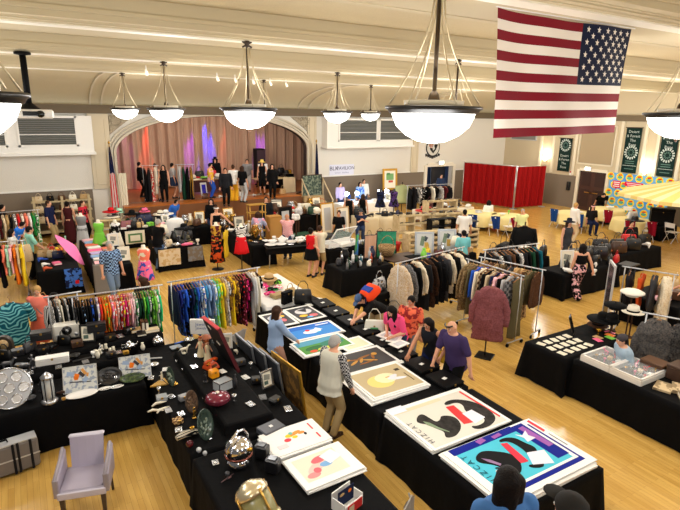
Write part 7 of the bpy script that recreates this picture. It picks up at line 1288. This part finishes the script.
P_('woman in a black tank top with a yellow shoulder bag touching a print box', None, -112, 1.68, at=(6.16, 6.86), lean=.36, fem=True, rh=G(406, 359, .90), lh=(6.05, 6.50, .95), shirt=M((26, 28, 36), .8), sleeve=0, bmat=MM('navy'), hair='bob', hmat='hairb', det=2, turn=(5, 25), skin='skin2', straps=(-1, M((190, 150, 50))))
bag('small mustard yellow shoulder bag at the hip of the tank top woman', (6.14, 6.56, .80), M((206, 160, 40), .6), .26, .19, .1, -1.4, None, None, 'shoulder_bag')
P_('bald man in a purple t-shirt with sunglasses on his head', None, -100, 1.80, at=(6.16, 6.24), lean=.24, rh=G(433, 363, .90), lh=(6.15, 5.86, .90), shirt=M((64, 50, 92), .8), sleeve=1, bmat=MM('black'), hair='bald', det=2, turn=(10, 22), glasses=True)
# --- nearest, on the stair landing under the balcony
q = ray(507, 477); q = q*(3.95/q.length); hz = H+q.z
struct('stair_landing', MB().box((2.6, 1.3, (hz-1.545)/2), (3.2, 1.9, hz-1.545)), M((150, 104, 56), .5))
P_('woman in a blue top with short black hair seen from behind at the picture bottom', None, 20, 1.66, z0=hz-1.545, at=(q.x-.01, q.y-.02), fem=True, shirt=M((70, 116, 176), .8), sleeve=1, bmat=MM('black'), hair='bob', hmat='hairb', det=2, straps=(1, M('black')))
q2 = ray(573, 512); q2 = q2*(3.6/q2.length)
P_('person in a black cap whose cap top shows at the picture bottom', None, 10, 1.80, z0=hz-1.545, at=(q2.x, q2.y), shirt=MM('charcoal'), sleeve=1, bmat=MM('black'), hair='short', hat=('cap', M((36, 34, 32), .8)), det=2)
# --- nearer side stalls
P_('woman in a coral top holding a brown paper bag by the teal shirts', (37, 290), 200, 1.62, fem=True, shirt=M((250, 134, 116), .8), sleeve=2, bottom='skirt', bmat=M((236, 110, 84), .8), hair='short', hmat='hairbl', det=1, turn=(-10, 25), straps=(1, M('grey')), lh=G(47, 306, 1.06)+V(0, .0, 0), rh=G(43, 306, 1.02))
tb = bag('brown paper shopping bag held by the coral top woman', G(46, 322, .62), M((168, 128, 82), .8), .34, .42, .16, .6, None, None, 'paper_bag')
P_('woman with long black hair behind the black and white jackets', (54, 297), 150, 1.62, fem=True, shirt=M('black', .8, 0, 'stripe', 'white', 12), sleeve=2, hair='long', det=1, turn=(0, 20))
P_('woman with curly dark hair behind the green end of the rainbow rail', (142, 281), 235, 1.62, fem=True, shirt=MM('charcoal'), sleeve=2, hair='curly', hmat='hairbr', det=1, turn=(20, 20))
P_('grey haired man in a blue plaid shirt and jeans walking by the linen table', (109, 245), 165, 1.76, shirt=M('navy', .8, 0, 'check', 'lblue', 22), sleeve=1, bmat=M((110, 132, 160), .8), hair='short', hmat='hairg', det=1, stride=.5, turn=(10, 8))
P_('person in a mint shirt with a straw shoulder bag at the umbrella table', (29, 229), 80, 1.70, lean=.15, shirt=M((150, 216, 196), .8), sleeve=1, bmat=MM('black'), hair='short', hmat='hairb', det=1, rh=G(44, 249, .95), lh=G(42, 247, .95))
bag('big straw bag hanging on the back of the mint shirt shopper', G(24, 262, .80), M('beige', .8, 0, 'check', 'tan', 50), .5, .5, .2, .5, None, None, 'straw_bag')
P_('woman with black hair in white behind the pastel rail', (11, 232), 100, 1.62, fem=True, shirt=MM('white'), sleeve=2, hair='long', det=1, turn=(0, 25))
P_('person in a bright blue top bending by the pastel rail', (22, 226), 120, 1.64, lean=.6, zc=1.35, shirt=M((40, 120, 230), .8), sleeve=1, hair='short', det=0)
P_('person with dark hair at the picture edge behind the far rail', (2, 207), 100, 1.7, shirt=MM('charcoal'), sleeve=2, hair='short', det=0)
P_('man in a navy polo shirt before the wooden shelf', (48, 203), 120, 1.80, shirt=MM('navy'), sleeve=1, bmat=MM('khaki'), hair='short', hmat='hairbr', det=1)
P_('woman in a long maroon dress before the wooden shelf', (67, 204), 20, 1.70, fem=True, shirt=M((66, 22, 26), .8), sleeve=0, bottom='longskirt', bmat=M((66, 22, 26), .8), hair='updo', hmat='hairb', det=1)
P_('woman in a red patterned shirt beside the wooden shelf', (82, 203), 130, 1.70, fem=True, shirt=M((200, 40, 60), .8, 0, 'blotch', 'charcoal', 12), sleeve=1, bmat=MM('black'), hair='short', hmat='hairbr', det=1)
P_('person in a black t-shirt and jeans leaning at the jewellery table', (158, 222), 60, 1.76, lean=.12, shirt=MM('black'), sleeve=1, bmat=MM('denim'), hair='short', hmat='hairg', det=1, rh=G(166, 238, .85), turn=(0, 20))
P_('person with black hair in a blue top bending over the back table', (176, 204), 150, 1.64, lean=.5, zc=1.35, shirt=M((50, 110, 210), .8), sleeve=1, hair='short', det=0)
P_('person in black with dark hair behind the halter top woman', (211, 201), 200, 1.72, fem=True, shirt=MM('black'), sleeve=2, hair='long', det=0)
P_('woman in a black halter top and white visor at the silver stall', (216, 209), 175, 1.70, fem=True, shirt=MM('black'), sleeve=-1, bottom='longskirt', bmat=MM('black'), hair='updo', hmat='hairbr', hat=('visor', M('white')), det=1, lh=(6.75, 18.9, .9), straps=None)
P_('woman in a tie dye shirt and grey shorts at the china table', (258, 214), 40, 1.68, fem=True, lean=.06, shirt=M((166, 170, 200), .8, 0, 'blotch', (226, 160, 180), 4), sleeve=1, bottom='shorts', bmat=MM('grey'), hair='bob', hmat='hairbr', det=1, rh=G(268, 229, .95))
P_('bald man in a pink check shirt working at the china table', (287, 216), 215, 1.70, lean=.18, shirt=M((226, 130, 136), .8, 0, 'check', (246, 206, 204), 30), sleeve=2, bmat=MM('ddenim'), hair='bald', skin='skin2', det=1, lh=G(283, 229, .95), rh=G(291, 232, .95), turn=(0, 20))
P_('dark haired person in black behind the tie dye shopper', (266, 199), 200, 1.74, shirt=MM('charcoal'), sleeve=2, hair='short', det=0)
P_('woman in a red tank top and black skirt by the glass case table', (311, 231), 60, 1.64, fem=True, shirt=MM('red'), sleeve=0, bottom='shortskirt', bmat=MM('black'), hair='updo', hmat='hairb', det=1, straps=(1, M('black')), lh=(7.75, 14.3, 1.0))
P_('person in a cream shirt and khaki shorts beside the red tank top woman', (320, 228), 50, 1.68, shirt=M((226, 220, 196), .8), sleeve=1, bottom='shorts', bmat=MM('khaki'), hair='short', hmat='hairbr', det=1, lean=.06, rh=G(322, 240, 1.0))
def stool(p, lab, c_='dgrey'):
    t = thing('stool', lab, 'chair', (p[0], p[1], 0)); MB().lathe([(.02, .42), (.18, .42), (.19, .44), (.18, .46), (0, .465)], n=18).build('seat', M(c_), t)
    for k in range(4): a = PI/4+k*PI/2; MB().tube([(.12*math.cos(a), .12*math.sin(a), .42), (.18*math.cos(a), .18*math.sin(a), 0)], .014, 6).build('leg', M('dgrey'), t)
def sit(lab, head, face, stl, h=1.7, **kw):
    q = G(head[0], head[1], .46+.80); t, at = P_(lab, None, face, h, at=(q.x, q.y), seat=.46, **kw); stool(at, stl); return at
sit('seated woman in a black v-neck top behind the propped glass lid', (339, 212), 215, 'stool under the woman in the black v-neck', fem=True, shirt=MM('black'), sleeve=1, bmat=MM('black'), hair='updo', hmat='hairbr', skin='skin2', det=1)
sit('seated man in a navy t-shirt and dark cap polishing goods', (361, 210), 215, 'stool under the man in the navy t-shirt', shirt=M((24, 32, 58), .8), sleeve=1, bmat=MM('ddenim'), hair='short', hat=('cap', M((60, 64, 70), .8)), det=1, lean=.15, lh=G(357, 223, .85), rh=G(368, 222, .85))
P_('woman in a black dress with a blue head wrap at the bright tables', (349, 197), 20, 1.68, fem=True, shirt=MM('black'), sleeve=0, bottom='dress', bmat=MM('black'), hair='updo', hmat=M((50, 90, 190), .6), det=0)
P_('woman in a black vest at the bright tables beside the blue head wrap', (363, 196), 60, 1.66, fem=True, shirt=MM('black'), sleeve=0, bmat=MM('black'), hair='long', hmat='hairbr', det=0)
P_('man in a lilac shirt standing by the wall at the lit lamps', (334, 183), 175, 1.72, shirt=MM('lilac'), sleeve=2, hair='short', hmat='hairb', det=0, at=(14.15, 23.6))
P_('woman in a blue patterned blouse behind the lit lamps', None, 185, 1.68, at=(15.35, 23.55), fem=True, shirt=M('lblue', .8, 0, 'blotch', 'blue', 12), sleeve=2, hair='bob', hmat='hairb', det=0)
P_('person with dark hair in white behind the blue patterned blouse', None, 190, 1.74, at=(15.95, 24.1), shirt=MM('white'), sleeve=2, hair='short', hmat='hairb', det=0)
P_('man in dark clothes standing in the open doorway', None, 195, 1.72, at=(21.9, 24.6), shirt=MM('ddenim'), sleeve=2, bmat=MM('navy'), hair='short', det=0)
P_('man in a white t-shirt walking past the low pallet rack', (465, 212), 200-160, 1.74, shirt=MM('white'), sleeve=1, bmat=MM('ddenim'), hair='short', hmat='hairb', skin='skin2', det=1)
P_('woman in an aqua t-shirt standing behind the black jacket rail', (464, 233), 20, 1.66, fem=True, shirt=M((120, 200, 206), .8), sleeve=1, bmat=MM('charcoal'), hair='short', hmat='hairb', det=1)
sit('man in a pale green shirt and shorts seated by the yellow table', (523, 210), 230, 'stool under the man in the pale green shirt', shirt=M((226, 234, 170), .8), sleeve=1, bottom='shorts', bmat=MM('khaki'), hair='short', hmat='hairg', det=1, lh=G(518, 207, 1.1))
sit('woman with long black hair in white seated before the red drape', (489, 201), 20, 'stool under the black haired woman in white', fem=True, shirt=MM('white'), sleeve=1, bmat=MM('lgrey'), hair='long', hmat='hairb', det=0)
P_('person in a white tunic and pale trousers standing mid aisle', (576, 205), 110, 1.72, shirt=MM('white'), sleeve=2, bmat=MM('beige'), hair='short', hmat='hairbl', det=1)
P_('woman in a broad dark hat and grey overalls at the leather stall', (569, 223), 195, 1.74, fem=True, shirt=MM('dgrey'), sleeve=0, bottom='wide', bmat=MM('dgrey'), hair='bob', hmat='hairbr', hat=('wide', M((30, 32, 44), .8)), det=1, lh=G(573, 232, 1.2))
P_('woman in a black top and floral trousers walking away across the floor', (583, 247), 25, 1.68, fem=True, shirt=MM('black'), sleeve=-1, bottom='wide', bmat=M('black', .8, 0, 'blotch', 'lpink', 11), hair='long', hmat='hairb', det=2, stride=.5, rh=(13.75, 8.75, .84))
item('cup', 'white', 'white drinking cup in the hand of the walking floral trouser woman', V(13.80, 8.74, .74), None, 1.0)
P_('woman leaning over the stall at the picture edge in a brown top', None, -60, 1.70, at=(13.95, 5.9), fem=True, lean=.35, shirt=M((92, 60, 44), .8), sleeve=0, bmat=MM('black'), hair='long', hmat='hairbr', det=1, lh=(13.3, 6.4, .85), rh=(13.6, 6.7, .85))
at = sit('person in a pale blue shirt and fuzzy grey hat seated behind the glass cases', (632, 336), -60, 'stool under the pale blue shirt person', shirt=M((156, 178, 196), .8), sleeve=2, bmat=MM('charcoal'), hair='short', hat=('beanie', M((66, 62, 66), .9, 0, None, None, 1, 0, 60)), det=1, lean=.25)
sit('woman in a pink visor seated before the dark double door', (593, 206), 215, 'stool under the pink visor woman', fem=True, shirt=MM('charcoal'), sleeve=1, bmat=MM('navy'), hair='bob', hat=('visor', M('lpink')), det=0)
P_('person in black leaning across the table before the badge backdrop', (622, 203), 225, 1.72, lean=.9, zc=1.35, at=(25.7, 16.5), shirt=MM('black'), sleeve=1, bmat=MM('black'), hair='short', det=0)
sit('dark clothed person seated at the aisle behind the longer leather table', (632, 222), 215, 'stool behind the longer leather table', shirt=MM('charcoal'), sleeve=2, bmat=MM('black'), hair='short', det=0)
# --- on the stage
for lab, hp, face, kw in (('person in black at the gown rail on the stage', (139, 164), 100, dict(shirt=MM('black'), sleeve=2, bmat=MM('black'))),
  ('woman with bare shoulders in black beside the red gown on the stage', (155, 166), 170, dict(fem=True, shirt=MM('black'), sleeve=-1, bottom='shortskirt', bmat=MM('black'), hair='updo', hmat='hairbr')),
  ('woman in a black top between the gown rails on the stage', (163, 167), 200, dict(fem=True, shirt=MM('black'), sleeve=0, bmat=MM('black'), hair='bob')),
  ('woman in a black skirt with pale legs by the dark gowns on the stage', (172, 165), 100, dict(fem=True, shirt=MM('lgrey'), sleeve=1, bottom='shortskirt', bmat=MM('ddenim'), hair='short')),
  ('man in a bright yellow shirt in the blue light on the stage', (210, 165), 120, dict(shirt=M((240, 190, 60), .8, 0, 'blotch', 'lpink', 6), sleeve=1, bmat=MM('blue'))),
  ('person in a large black hat in the blue light on the stage', (215, 160), 200, dict(shirt=MM('black'), sleeve=2, bmat=MM('black'), hair='curly', hat=('wide', M('black')))),
  ('woman in a white shirt and mustard yellow trousers on the stage', (233, 167), 30, dict(fem=True, shirt=MM('white'), sleeve=1, bottom='wide', bmat=M((230, 170, 40), .8), hair='updo', hmat='hairbr')),
  ('woman in black carrying a bag next to the mustard trousers on the stage', (242, 168), 60, dict(fem=True, shirt=MM('black'), sleeve=1, bmat=MM('lgrey'), hair='long', hmat='hairbr')),
  ('man in a grey shirt behind the white easel board on the stage', (247, 161), 200, dict(shirt=MM('grey'), sleeve=1, bmat=MM('lgrey'))),
  ('woman in a yellow sun hat and black shirt on the stage', (262, 163), 210, dict(fem=True, shirt=MM('black'), sleeve=0, bottom='shorts', bmat=MM('black'), hair='long', hat=('wide', M((240, 210, 110), .8)))),
  ('dark haired woman in black behind the stage bag table', (272, 166), 200, dict(fem=True, shirt=MM('black'), sleeve=2, bmat=MM('black'), hair='long')),
  ('person in dark clothes behind the stage heap table', (225, 170), 190, dict(shirt=MM('charcoal'), sleeve=2, bmat=MM('black')))):
    P_(lab, hp, face, 1.7, SZ, det=0, **kw)
